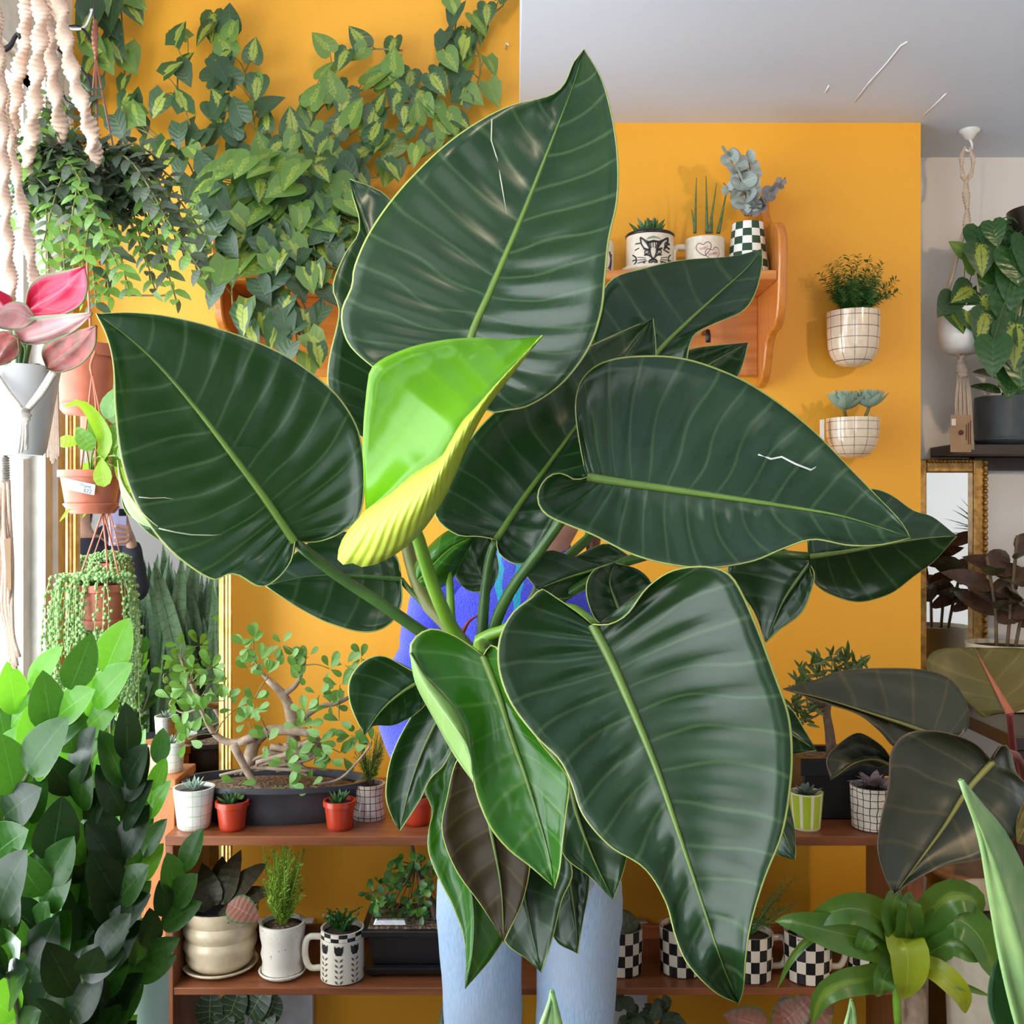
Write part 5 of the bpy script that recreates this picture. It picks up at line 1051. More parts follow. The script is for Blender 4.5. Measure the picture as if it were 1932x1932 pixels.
for pts, dy in (([(1822, 430), (1808, 480), (1792, 540), (1782, 590), (1776, 620), (1785, 655), (1815, 672)], .0), ([(1820, 430), (1804, 480), (1788, 545), (1777, 600), (1772, 640), (1790, 665), (1815, 672)], .02), ([(1824, 430), (1833, 470), (1843, 510), (1848, 560), (1862, 605), (1850, 650), (1815, 672)], -.03), ([(1824, 430), (1836, 470), (1846, 510), (1855, 560), (1864, 605), (1852, 655), (1815, 672)], .05)):
    stem(mh, [W(x, y, YH+dy*math.sin(math.pi*i/6)) for i, (x, y) in enumerate(pts)], .0034, .0034, m_cord, 'cord', 6, 24)
braid(mh, [W(1815, 670, YH), W(1815, 692, YH), W(1816, 712, YH)], .014, m_cord, 'knot', 5, 3)
for k in range(12): x = 1808+k*1.7; stem(mh, [W(x, 708, YH), W(1803+k*2.6, 760, YH-.01+.003*(k % 3)), W(1804+k*2.7, 800, YH), W(1806+k*2.8, R(835, 850), YH)], .0026, .0018, m_cord, 'tassel_strand', 5, 10)
tg = thing('price_tag', 'brown kraft card tag tied to the macrame tassel', 'tag', W(1811, 820, YH-.03)); a, b2 = W(1793, 783, YH-.03), W(1832, 853, YH-.03)
b = MB(); b.box((a.x, YH-.031, b2.z), (b2.x, YH-.0295, a.z)); b.build('card', plain('kraft_card', (.36, .22, .12), .8), tg, False)
b = MB(); q = W(1797, 790, YH-.032); b.box((q.x-.002, YH-.0325, q.z-.016), (q.x+.008, YH-.0312, q.z)); b.build('price_sticker', plain('sticker_pink_white', (.75, .66, .64), .6), tg, False)
b = MB(); q = W(1802, 818, YH); b.tube([V((q.x, YH-.0312, q.z)), V((q.x, YH-.0325, q.z))], .006, 14); b.build('printed_dot', plain('brown_ink', (.10, .035, .02), .7), tg)
for i, (x, y0, y1) in enumerate(((1812, 803, 832), (1816, 800, 840), (1820, 795, 840))): q, q2 = W(x, y0, YH), W(x-1, y1, YH); b = MB(); b.box((q.x-.0006, YH-.0325, q2.z), (q.x+.0008, YH-.0312, q.z)); b.build('printed_line', bpy.data.materials['brown_ink'], tg, False)
m_br = leafmat('brasil_leaf', (.022, .065, .022), (.04, .10, .03), .4, .15, (.25, .5, .05), 7, (.09, .15, .05), .06, splash=(.30, .36, .05), sw=.36, bmp=.15)
m_br2 = leafmat('brasil_leaf_green', (.10, .20, .045), (.15, .26, .05), .4, .22, (.35, .6, .06), 7, (.22, .32, .08), .08, splash=(.32, .40, .06), sw=.2, bmp=.15)
m_br3 = leafmat('brasil_leaf_deep', (.025, .06, .028), (.04, .09, .035), .4, .12, (.2, .4, .05), 7, (.10, .15, .07), .25, bmp=.15)
m_hl = leafmat('heartleaf', (.02, .075, .015), (.03, .10, .02), .28, .12, (.15, .45, .03), 7, (.07, .16, .05), .3, bmp=.2)
H1, H2, H3, H4 = [leafmesh('heart', m, .22, .2) for m in (m_br, m_br2, m_br3, m_hl)]
c = V(W(1817, 670, YH)); c.z = W(0, 668, YH).z; t = thing('hanging_pot', 'white rounded pot with variegated philodendron in the right macrame hanger', 'potted plant', c)
pot(t, c, 0, 0, .105, m_whitepot, prof=[(0, 0), (.035, .002), (.050, .014), (.056, .035), (.057, .07), (.057, .105)], fill=.93)
for px, py, me, s, d in ((1835, 545, H1, .085, (-.4, -.3, -.2)), (1800, 560, H3, .07, (-.5, -.3, -.5)), (1795, 580, H1, .07, (.35, -.5, -1)), (1822, 585, H1, .065, (.3, -.4, -.9)), (1850, 560, H1, .09, (.8, -.5, -.9)), (1840, 510, H2, .07, (-.3, 0, .8)), (1822, 480, H2, .05, (-.6, 0, .6)), (1865, 590, H1, .085, (.6, -.4, -1)), (1845, 580, H3, .07, (.2, -.5, -.8)), (1870, 545, H4, .09, (.5, -.3, -.5)), (1830, 600, H2, .055, (-.1, -.5, -1))):
    p = W(px, py, YH-.03+R(-.03, .02)); stem(t, [c+V((0, 0, .1)), (c+V((0, 0, .1))).lerp(p, .6)+V((0, 0, .02)), p], .0016, .0012, m_twig, 'vine', 5, 6); put(me, 'leaf', t, p, d, V((R(-.3, .3), -1, R(.2, .6))), s)
# trailing heart-leaf philodendron at the frame edge
t = thing('trailing_philodendron', 'dark heart-leaved philodendron trailing down at the right edge above the grey pot', 'hanging plant', W(1915, 440, 2.40))
c = W(1965, 470, 2.40); pot(t, c+V((0, 0, -.02)), .075, .055, .11, m_blk)
stem(t, [W(1932, 415, 2.40), W(1962, 370, 2.40), W(1968, 250, 2.40)], .0015, .0015, m_blk, 'hanger_wire', 5, 6); stem(t, [W(1932, 415, 2.38), W(1915, 440, 2.37), W(1908, 462, 2.38)], .0015, .0015, m_blk, 'hanger_wire', 5, 6)
for px, py, s in ((1885, 452, .125), (1846, 448, .08), (1872, 440, .06), (1920, 455, .07), (1935, 470, .09), (1905, 490, .09), (1880, 530, .10), (1925, 520, .11), (1870, 570, .10), (1900, 575, .11), (1935, 580, .10), (1880, 620, .11), (1915, 630, .11), (1890, 670, .10), (1925, 675, .10), (1905, 710, .08), (1875, 660, .09), (1945, 640, .1), (1860, 610, .08), (1850, 480, .08)):
    p = W(px, py-20, 2.40+R(-.05, .04)); q = W(1940, 455, 2.40); stem(t, [q, q.lerp(p, .5)+V((0, -.01, .03)), p], .002, .0014, m_hlst if 'm_hlst' in globals() else m_pet, 'vine', 5, 7); put(H4 if R(0, 1) < .75 else H1, 'leaf', t, p, V((R(-.35, .3), -.25, -1)), V((R(-.4, .2), -1, .35)), s)
# grey pot on recess shelf
c = V((at(1890, 2.56, 0).x, 2.563, ZRS)); t = thing('grey_pot', 'slate grey cylinder pot with a rubber plant on the dark recess shelf', 'potted plant', c)
m_slate = plain('slate_glaze', (.055, .075, .09), .45, (.045, .06, .075), 40); saucer(t, c, .066, .018, m_slate); pot(t, c+V((0, 0, .006)), .062, .060, .115, m_slate, fill=.92)
m_rub = leafmat('rubber_leaf', (.085, .03, .026), (.08, .065, .03), .3, .06, (.25, .08, .04), 9, (.12, .05, .04), .2, bmp=.1); m_rubg = leafmat('rubber_leaf_green', (.06, .09, .03), (.10, .06, .035), .3, .06, (.25, .2, .04), 9, (.10, .12, .05), .2, bmp=.1)
meR, meRg = leafmesh('ovate', m_rub, .25, .3), leafmesh('ovate', m_rubg, .25, .3)
stem(t, [c+V((0, 0, .1)), c+V((.01, -.01, .17)), c+V((0, 0, .25))], .005, .003, m_browntwig)
for k in range(11): a = k*2.4; z = .12+.012*k; put(meRg if k > 3 else leafmesh('ovate', m_hl, .25, .3), 'leaf', t, c+V((0, 0, z)), V((math.cos(a), math.sin(a)*.7-.2, .45)), V((0, -.7, .8)), .075)
# side cabinet, rubber plants, spiky palm reflected in the wall mirror
cb = thing('side_table', 'dark side table under the gold wall mirror carrying the rubber plant', 'table', (1.5, 2.35, 0))
bx(cb, 'table_top', (1.04, 2.12, .955), (2.02, 2.59, .985), m_dk, .003)
for x_, y_ in ((1.05, 2.13), (1.97, 2.13), (1.05, 2.545), (1.97, 2.545)): bx(cb, 'leg', (x_, y_, 0), (x_+.04, y_+.04, .955), m_dk, .003)
c = at(1893, 2.43, .985); t = thing('rubber_plant', 'burgundy rubber plant in a cream pot in front of the gold wall mirror', 'potted plant', c); m_creampot = plain('cream_pot', (.72, .62, .46), .4)
pot(t, c, .085, .07, .155, m_creampot, fill=.93)
for st_, n in (([(1880, 1225), (1878, 1150), (1870, 1100), (1862, 1050)], 7), ([(1900, 1225), (1908, 1130), (1915, 1060), (1920, 1010)], 7), ([(1915, 1225), (1930, 1150), (1950, 1080)], 5)):
    q = cr([W(x, y, 2.43) for x, y in st_], 14); b = MB(); b.tube(q, .004, 6); b.build('stem', m_browntwig, t)
    for k in range(n):
        p = V(q[4+int(10*k/n)]); a = k*2.2+R(-.5, .5); put(meR if (k+n) % 3 else meRg, 'leaf', t, p, V((math.cos(a), math.sin(a)*.8-.15, .55)), V((R(-.2, .2), -.8, .7)), R(.085, .125), .9)
c = V((1.40, 2.22, .985)); t = thing('spiky_palm', 'small spiky palm on the side table, seen in the gold wall mirror', 'potted plant', c); pot(t, c, .06, .05, .11, m_creampot)
stem(t, [c+V((0, 0, .1)), c+V((0, 0, .40))], .012, .010, m_dbark, 'trunk')
for k in range(30): a = k*2.4; el = lerp(-.1, 1.3, k/30); put(leafmesh('lance', m_hl, .3, .1), 'leaf', t, c+V((0, 0, .40)), V((math.cos(a)*math.cos(el), math.sin(a)*math.cos(el), math.sin(el))), V((0, 0, 1)), .13, .5)
# ================================================================ RIGHT FOREGROUND PHILODENDRON
m_rc = leafmat('rojo_leaf', (.022, .034, .018), (.04, .040, .018), .36, .08, (.16, .16, .02), 13, (.14, .12, .05), .35, (.14, .09, .05), .985, bmp=.4); m_rcu = leafmat('rojo_underside', (.10, .085, .012), (.15, .11, .015), .5, .15, (.3, .2, .02), 12, (.22, .18, .05), .4, bmp=.4)
m_ribr = plain('red_midrib', (.45, .13, .06), .4); m_ribo = plain('olive_midrib', (.24, .24, .06), .4); m_stemr = plain('red_stem', (.20, .03, .03), .35, (.14, .03, .025), 20)
PB = V((at(1925, 1.95, 0).x, 1.95, .02))
t = thing('red_philodendron', 'dark bronze philodendron with red stems in a large cream planter, right foreground', 'plant', PB)
b = MB(); b.lathe([(0, 0), (.105, 0), (.115, .02), (.135, .60), (.142, .655), (.146, .68), (.135, .68), (.130, .62)], PB, 36); b.build('planter', m_creampot, t, True, 0, .8)
b = MB(); b.lathe([(.131, .62), (.06, .63), (0, .63)], PB); b.build('soil', m_soil, t)
pleaf(t, [(1792, 1402), (1730, 1375), (1640, 1345), (1560, 1320), (1478, 1300)], [(1792, 1402), (1826, 1375), (1826, 1330), (1795, 1282), (1740, 1263), (1660, 1260), (1590, 1265), (1535, 1284), (1478, 1300)], [(1792, 1402), (1745, 1414), (1690, 1410), (1660, 1380), (1620, 1348), (1560, 1328), (1478, 1300)], (1.62, 1.58, 1.54), m_rc, .05, -.03, .012, n=36, rib=m_ribo, rr=.004)
pleaf(t, [(1872, 1437), (1825, 1490), (1780, 1560), (1735, 1622), (1687, 1687)], [(1872, 1437), (1835, 1400), (1770, 1380), (1712, 1385), (1682, 1420), (1676, 1480), (1660, 1550), (1655, 1600), (1668, 1650), (1687, 1687)], [(1872, 1437), (1893, 1405), (1908, 1420), (1918, 1460), (1940, 1485), (1950, 1540), (1905, 1590), (1850, 1622), (1780, 1636), (1722, 1662), (1687, 1687)], (1.50, 1.45, 1.42), m_rc, -.03, -.02, .014, n=44, k=8, rib=m_ribo, rr=.0055)
pleaf(t, [(1905, 1347), (1885, 1310), (1862, 1268), (1838, 1222)], [(1905, 1347), (1885, 1338), (1858, 1354), (1835, 1335), (1790, 1298), (1750, 1270), (1750, 1240), (1775, 1224), (1838, 1222)], [(1905, 1347), (1940, 1335), (1980, 1300), (1985, 1240), (1935, 1224), (1838, 1222)], (1.66, 1.74), m_rcu, .03, .03, .01, n=36, rib=m_ribr, rr=.0075)
pleaf(t, [(1688, 1446), (1650, 1432), (1610, 1440), (1568, 1471)], [(1688, 1446), (1668, 1412), (1635, 1388), (1612, 1384), (1580, 1405), (1560, 1432), (1568, 1471)], [(1688, 1446), (1655, 1448), (1625, 1444), (1600, 1454), (1568, 1471)], (1.66, 1.60), m_rc, -.02, .02, .008, n=24, rib=m_ribo, rr=.003)
pleaf(t, [(1990, 1480), (1960, 1530), (1935, 1560), (1920, 1590)], [(1990, 1480), (1945, 1490), (1922, 1530), (1918, 1560), (1920, 1590)], [(1990, 1480), (2000, 1540), (1960, 1600), (1920, 1590)], (1.48, 1.44), m_rcu, 0, 0, .006, n=20)
for k, (pts, d0, d1) in enumerate((([(1925, 1760), (1938, 1600), (1920, 1480), (1910, 1400), (1905, 1347)], 1.92, 1.66), ([(1925, 1760), (1950, 1600), (1930, 1450), (1900, 1420), (1872, 1437)], 1.93, 1.505), ([(1920, 1760), (1905, 1600), (1880, 1480), (1830, 1420), (1792, 1402)], 1.92, 1.62), ([(1915, 1760), (1850, 1600), (1760, 1480), (1688, 1446)], 1.92, 1.66), ([(1930, 1760), (1980, 1600), (1990, 1480)], 1.92, 1.48))):
    stem(t, [W(x, y, lerp(d0, d1, i/(len(pts)-1))) for i, (x, y) in enumerate(pts)], .009, .0055, m_stemr, 'petiole')
# ribbed wooden bowl behind
c = at(1828, 2.24, .50); t = thing('wooden_basket', 'carved golden wooden basket with rounded ribbed rim behind the cream planter', 'basket', c)
m_bask = wood('basket_wood', (.42, .22, .08), (.30, .14, .05), .4, 'X')
b = MB(); b.lathe([(0, 0), (.07, 0), (.085, .02), (.09, .10), (.085, .14), (.088, .145), (.094, .152), (.09, .160), (.096, .168), (.09, .178), (.08, .178), (.08, .03), (0, .02)], c, 36); b.build('bowl', m_bask, t)
bx(None, 'low_stool', (c.x-.06, 2.17, .0), (c.x+.06, 2.31, .5), m_dk, .004); tag(bpy.data.objects['low_stool'], 'dark block stool under the carved wooden basket', 'stool')
# ================================================================ DRACAENA, SPEARS AND NEAR BLADES
def arc_leaf(parent, path, wid, mat, name='leaf', n=16, foldv=.35, side=None):
    """arching strap leaf along 3D points; wid = max half width"""
    q = [V(p) for p in cr(path, n)]; mb = MB(); rows = []
    for i in range(n+1):
        T = (q[min(i+1, n)]-q[max(i-1, 0)]).normalized(); s = side or T.cross(V((0, -1, .35))); s = (V(s)-T*V(s).dot(T)).normalized(); nn_ = s.cross(T); t_ = i/n
        w_ = wid*(math.sin(math.pi*min(1, .12+.88*t_))**.75 if t_ < .999 else .02)
        rows.append([q[i]+s*w_*u+nn_*abs(u)*w_*foldv*(1 if nn_.y < 0 else -1) for u in (-1, -.5, 0, .5, 1)])
    mb.grid(rows, lambda i, j: (j/4, i/n)); return mb.build(name, mat, parent)
c = V((at(1712, 1.62, 0).x, 1.62, .0)); t = thing('dracaena', 'corn plant with arching yellow-green strap leaves on a woody cane, lower right', 'plant', c)
m_dr = leafmat('dracaena_leaf', (.05, .14, .02), (.08, .19, .03), .33, .2, (.3, .55, .04), 3, (.2, .33, .06), .1, splash=(.16, .26, .03), sw=.15, bmp=.1); m_dry = leafmat('dracaena_yellowing', (.26, .36, .02), (.36, .40, .02), .33, .25, (.6, .7, .05), 3, (.4, .5, .08), .2, bmp=.1)
pot(t, c, .10, .08, .18, m_blk); stem(t, [c+V((.02, 0, .15)), W(1725, 1932, 1.62), W(1722, 1858, 1.62)], .022, .019, plain('cane_bark', (.40, .27, .19), .85, (.26, .17, .11), 50, bmp=.6), 'cane', 12)
stem(t, [W(1694, 1932, 1.60), W(1692, 1870, 1.60), W(1700, 1810, 1.60), W(1710, 1760, 1.60)], .006, .009, m_petl, 'shoot')
for pts, wd, mm in (([(1700, 1800), (1640, 1775), (1560, 1755), (1500, 1740), (1463, 1738)], .030, m_dr), ([(1705, 1790), (1670, 1740), (1620, 1715), (1570, 1720), (1512, 1748)], .026, m_dr), ([(1705, 1820), (1640, 1845), (1590, 1855), (1550, 1880), (1532, 1932)], .021, m_dr), ([(1710, 1780), (1685, 1725), (1690, 1695), (1700, 1682)], .026, m_dr), ([(1715, 1780), (1712, 1730), (1718, 1700), (1722, 1690)], .024, m_dr), ([(1725, 1790), (1760, 1715), (1800, 1690), (1838, 1700), (1848, 1730)], .028, m_dr), ([(1728, 1800), (1770, 1745), (1810, 1735), (1850, 1770), (1872, 1820), (1900, 1850)], .028, m_dr), ([(1720, 1820), (1790, 1780), (1830, 1795), (1865, 1800)], .020, m_dr), ([(1722, 1825), (1755, 1825), (1790, 1850), (1815, 1880), (1822, 1912)], .018, m_dry), ([(1712, 1780), (1700, 1770), (1712, 1800), (1712, 1850), (1706, 1885)], .030, m_dry), ([(1705, 1800), (1672, 1835), (1665, 1862), (1660, 1880)], .020, m_dr), ([(1702, 1800), (1650, 1760), (1630, 1780), (1622, 1810)], .02, m_dr), ([(1700, 1830), (1560, 1765), (1500, 1800), (1465, 1868)], .008, m_dr), ([(1722, 1830), (1800, 1855), (1870, 1880)], .006, m_dr)):
    n_ = len(pts); arc_leaf(t, [W(x, y, 1.60-.05*math.sin(math.pi*.8*i/(n_-1))*(1 if i else 0)) for i, (x, y) in enumerate(pts)], wd, mm)
# near sansevieria blades
m_san = leafmat('sansevieria_near', (.36, .54, .19), (.15, .30, .12), .45, .05, nv=11, vein=(.10, .2, .1), vamt=.12, nscale=34, bmp=0, midw=0)
c = V((at(2010, .85, 0).x, .85, .0)); t = thing('sansevieria', 'pale mottled snake plant blade leaning in at the lower right corner', 'plant', c); pot(t, c, .09, .07, .5, m_blk)
pleaf(t, [(2010, 2150), (1950, 1880), (1885, 1650), (1812, 1472)], [(2010, 2150), (1925, 1960), (1868, 1700), (1845, 1570), (1812, 1472)], [(2010, 2150), (2010, 1900), (1945, 1680), (1895, 1570), (1845, 1510), (1812, 1472)], (.85, .80, .78), m_san, -.01, .01, .006, n=24, k=4, pleat=0, name='blade', thick=.004)
pleaf(t, [(1990, 2100), (1950, 1960), (1910, 1870), (1885, 1795)], [(1990, 2100), (1890, 1960), (1866, 1900), (1872, 1840), (1885, 1795)], [(1990, 2100), (2000, 1980), (1960, 1880), (1920, 1830), (1885, 1795)], (1.0, 1.05), m_hl, -.02, -.01, .01, n=24, k=6, rib=m_petl, rr=.003, name='leaf')
for i, (px, py, wpx, Y, lab) in enumerate(((1606, 1885, 12, 1.2, 'pale snake plant tip rising below the arching strap leaves'), (1042, 1868, 26, .9, 'blurred pale snake plant tip in front of the jeans'))):
    c = at(px-6, Y, 0); t = thing('sansevieria', lab, 'plant', c); pot(t, c, .07, .055, .35, m_blk)
    pleaf(t, [(px-14, 2150), (px-8, 2000), (px, py)], [(px-14, 2150), (px-14-wpx, 2000), (px-4, py+18), (px, py)], [(px-14, 2150), (px+wpx, 2000), (px+5, py+18), (px, py)], (Y, Y), m_san, 0, 0, .003, n=14, k=3, pleat=0, name='blade', thick=.004)
    stem(t, [c+V((0, 0, .3)), W(px-14, 2140, Y)], .008, .006, m_petl, 'blade_base')
# ================================================================ LEFT SIDE: HANGING THINGS BY THE WINDOW
m_cordp = plain('warm_lit_cotton_cord', (.74, .54, .42), .9, (.66, .46, .35), 300, bmp=.6)  # peach tone of the warm lamp light is put into the cord colour
YM1 = 1.72
h1 = thing('macrame_hanger', 'thick spiral-knotted cotton plant hanger of four cords at the top left', 'macrame hanger', W(80, 0, YM1))
for pts, dy in (([(66, -120), (58, -40), (50, 30), (46, 90), (34, 150), (24, 220), (20, 270), (60, 350), (130, 400)], .03), ([(70, -120), (72, -30), (78, 40), (72, 110), (66, 180), (58, 250), (52, 300), (80, 370), (140, 400)], -.03), ([(84, -120), (90, -30), (92, 50), (98, 120), (106, 190), (116, 250), (122, 300), (132, 360), (150, 400)], .04), ([(92, -120), (106, -30), (118, 45), (130, 105), (142, 155), (158, 205), (172, 255), (180, 330), (160, 400)], -.02)):
    braid(h1, [W(x, y, YM1+dy+max(0, y-230)/170*.2) for x, y in pts], .0150, m_cordp, 'spiral_cord', 66, 34)
YM2 = 1.36
h2 = thing('macrame_hanger', 'white macrame hanger with tassel and long cord tail holding the pink plant', 'macrame hanger', W(15, 400, YM2))
for pts, dy, rr in (([(-12, -60), (-8, 60), (0, 150), (4, 240), (8, 330), (12, 420), (18, 500), (22, 560), (12, 690)], .03, .0095), ([(-12, -60), (0, 120), (14, 240), (30, 330), (48, 420), (60, 500), (78, 580), (100, 700)], .06, .0095)): braid(h2, [W(x, y, YM2+dy) for x, y in pts], rr, m_cordp, 'spiral_cord', 90, 34)
m_str = plain('offwhite_cord', (.66, .61, .54), .9, (.58, .53, .47), 300, bmp=.5)
for pts, dy in (([(-10, 705), (12, 740), (38, 772)], -.052), ([(-10, 700), (15, 738), (40, 770)], -.054), ([(98, 702), (75, 738), (50, 772)], -.05), ([(104, 704), (80, 742), (52, 774)], -.052), ([(100, 700), (92, 780), (72, 850), (38, 864)], .0), ([(-22, 700), (-5, 800), (10, 864)], .0)):
    stem(h2, [W(x, y, YM2+dy) for x, y in pts], .0032, .0032, m_str, 'cord', 6, 12)
braid(h2, [W(46, 770, YM2-.055), W(46, 782, YM2-.055), W(45, 795, YM2-.055)], .0085, m_str, 'knot', 3, 2)
for k in range(7): stem(h2, [W(41+k*1.6, 790, YM2-.056), W(36+k*2.6, 825, YM2-.054-.002*(k % 2)), W(31+k*3.2, R(846, 858), YM2-.05)], .0022, .0018, m_str, 'tassel_strand', 5, 8)
braid(h2, [W(8, 862, YM2), W(9, 885, YM2), W(9, 908, YM2)], .0095, m_str, 'wrapped_knot', 10, 0)
for k in range(9):
    x = -2+k*2.6; stem(h2, [W(4+k*1.4, 905, YM2), W(x+R(-1, 2), 980, YM2+R(-.01, .01)), W(x+R(2, 8), 1060, YM2+R(-.01, .01)), W(x+R(0, 6), 1140, YM2), W(14+k*1.4, 1200, YM2), W(18+k*2.4, R(1235, 1262), YM2)], .0030, .0024, m_cordp, 'tail_strand', 6, 22)
for k in range(8): stem(h2, [W(94+k*2, 720, YM2+.08), W(92+k*2.6, 800, YM2+.08), W(91+k*3, R(858, 876), YM2+.08)], .0024, .0018, m_cordp, 'side_tassel_strand', 5, 10)
b = MB(); b.v = [tuple(W(x, y, YM2-.014+d)) for d in (0, .0012) for x, y in ((7, 1018), (20, 1014), (21, 1112), (15, 1116))]
for f in ((3, 2, 1, 0), (4, 5, 6, 7), (0, 1, 5, 4), (1, 2, 6, 5), (2, 3, 7, 6), (3, 0, 4, 7)): b.face(list(f))
tag(b.build('price_tag', bpy.data.materials['kraft_card'], None, False), 'narrow brown card tag hanging in the cord tail at the left edge', 'tag')
# pink aglaonema
c = W(40, 862, YM2); t = thing('pink_aglaonema', 'white tapered pot of crimson and pink aglaonema leaves hanging at the left edge', 'potted plant', c)
m_wp2 = plain('matte_white_pot', (.66, .66, .66), .5, (.6, .6, .61), 20)
pot(t, c, 0, 0, .118, m_wp2, prof=[(0, 0), (.026, .002), (.031, .008), (.038, .05), (.046, .10), (.049, .118)], fill=.9)
m_ag1 = leafmat('aglaonema_crimson', (.55, .015, .06), (.68, .04, .12), .3, .2, (.8, .05, .12), 7, (.75, .16, .22), .35, (.22, .20, .10), .93, bmp=.25)
m_ag2 = leafmat('aglaonema_pale_pink', (.68, .36, .36), (.60, .30, .31), .35, .2, (.8, .4, .4), 7, (.30, .34, .26), .5, (.25, .32, .18), .90, bmp=.3, nscale=30)
m_ag3 = leafmat('aglaonema_spotted', (.60, .14, .14), (.10, .07, .04), .4, .15, (.8, .3, .3), 8, (.12, .16, .08), .3, (.14, .20, .07), .94, bmp=.25, nscale=70)
pleaf(t, [(45, 590), (80, 570), (120, 545), (160, 503)], [(45, 590), (55, 545), (80, 520), (120, 510), (160, 503)], [(45, 590), (75, 598), (120, 592), (155, 575), (166, 545), (160, 503)], (1.36, 1.30), m_ag1, -.02, -.02, .008, n=24, k=5, nv=8)
pleaf(t, [(25, 610), (10, 580), (-5, 560), (-25, 535)], [(25, 610), (35, 585), (20, 560), (0, 548), (-25, 535)], [(25, 610), (0, 605), (-20, 590), (-25, 535)], (1.34, 1.30), m_ag1, 0, 0, .006, n=16, k=4)
pleaf(t, [(40, 645), (80, 635), (125, 615), (174, 590)], [(40, 645), (25, 620), (60, 600), (120, 592), (174, 590)], [(40, 645), (60, 650), (110, 640), (150, 618), (174, 590)], (1.33, 1.27), m_ag2, -.015, .0, .008, n=24, k=5, nv=7)
pleaf(t, [(66, 605), (40, 590), (15, 585), (-15, 600)], [(66, 605), (50, 575), (15, 570), (-15, 600)], [(66, 605), (40, 620), (0, 620), (-15, 600)], (1.31, 1.28), m_ag2, 0, -.01, .006, n=18, k=4)
pleaf(t, [(87, 697), (115, 675), (145, 650), (182, 614)], [(87, 697), (78, 665), (95, 645), (135, 625), (182, 614)], [(87, 697), (115, 702), (155, 685), (180, 655), (182, 614)], (1.34, 1.28), m_ag3, -.012, -.01, .006, n=24, k=5)
pleaf(t, [(35, 640), (20, 650), (5, 668), (-10, 692)], [(35, 640), (10, 625), (-15, 640), (-10, 692)], [(35, 640), (35, 665), (15, 685), (-10, 692)], (1.32, 1.30), m_ag3, 0, 0, .006, n=18, k=4)
for pts in ([(38, 700), (40, 660), (42, 630), (45, 592)], [(45, 700), (50, 660), (40, 645)], [(50, 700), (70, 690), (87, 697)], [(34, 700), (33, 660), (30, 630), (25, 610)], [(40, 700), (36, 670), (35, 640)], [(44, 700), (55, 650), (66, 605)]): stem(t, [W(x, y, 1.35) for x, y in pts], .004, .003, m_pet, 'petiole', 6, 8)
# hooks and brackets
m_iron = plain('black_iron', (.012, .012, .015), .35); m_steel = plain('pale_steel', (.75, .74, .72), .3, metal=.6)
hk = thing('wall_hook', 'black iron hook with curled tip at the far left edge', 'hook', W(-5, 105, 1.5))
stem(hk, [W(-45, 125, 1.5), W(0, 98, 1.5), W(18, 88, 1.5), W(27, 72, 1.5), W(33, 64, 1.5), W(38, 68, 1.5), W(34, 73, 1.5)], .007, .0022, m_iron, 'hook_arm', 8, 24)
hk = thing('wall_bracket', 'black scrolled iron bracket behind the knotted cords', 'bracket', W(150, 130, 2.2))
for pts in ([(128, 52), (145, 50), (160, 58), (172, 80)], [(153, 130), (168, 150), (172, 170), (167, 188)], [(115, 90), (122, 110), (128, 130)], [(116, 172), (125, 190), (138, 198)]): stem(hk, [W(x, y, 2.2) for x, y in pts], .004, .003, m_iron, 'scroll', 6, 12)
stem(hk, [W(124, 46, 2.2), W(135, 54, 2.2), W(158, 52, 2.2), W(168, 35, 2.2), W(173, 20, 2.2)], .004, .003, m_steel, 'hook_arm', 6, 14); b = MB(); b.ball(W(173, 20, 2.2), .005); b.build('ball_tip', m_steel, hk)
stem(hk, [W(128, 52, 2.2), V((XL, 2.32, W(128, 60, 2.2).z))], .005, .005, m_iron, 'mount', 6, 4)
# lipstick plant in hanging basket
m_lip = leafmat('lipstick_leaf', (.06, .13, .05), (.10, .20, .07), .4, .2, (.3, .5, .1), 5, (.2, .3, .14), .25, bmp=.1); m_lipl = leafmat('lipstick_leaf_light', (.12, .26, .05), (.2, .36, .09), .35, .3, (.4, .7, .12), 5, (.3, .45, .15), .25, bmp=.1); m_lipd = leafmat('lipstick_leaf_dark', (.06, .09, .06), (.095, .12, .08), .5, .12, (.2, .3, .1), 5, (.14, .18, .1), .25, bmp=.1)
YL = 1.88; c = W(170, 345, YL); t = thing('lipstick_plant', 'bushy small-leaved trailing plant in a hanging basket before the yellow wall', 'hanging plant', c)
pot(t, c+V((0, 0, -.055)), .06, .045, .08, plain('grey_basket', (.3, .32, .3), .6))
mw = plain('rust_plastic_wire', (.26, .08, .04), .4)
for x, y in ((164, 300), (218, 300), (185, 320)): stem(t, [W(180, 85, YL), W(181, 110, YL), W(lerp(181, x, .5), lerp(110, y, .5), YL), W(x, y, YL)], .0022, .0022, mw, 'hanger_wire', 5, 10)
braid(t, [W(180, 38, YL), W(179, 75, YL), W(182, 112, YL)], .006, mw, 'hanger_top', 8, 3); stem(t, [W(179, 40, YL), W(177, 20, YL), W(183, -10, YL), W(183, -80, YL)], .0022, .0022, m_iron, 'hanger_hook', 5, 8)
ml, mll, mld = [leafmesh('ovate', m, .25, .25) for m in (m_lip, m_lipl, m_lipd)]
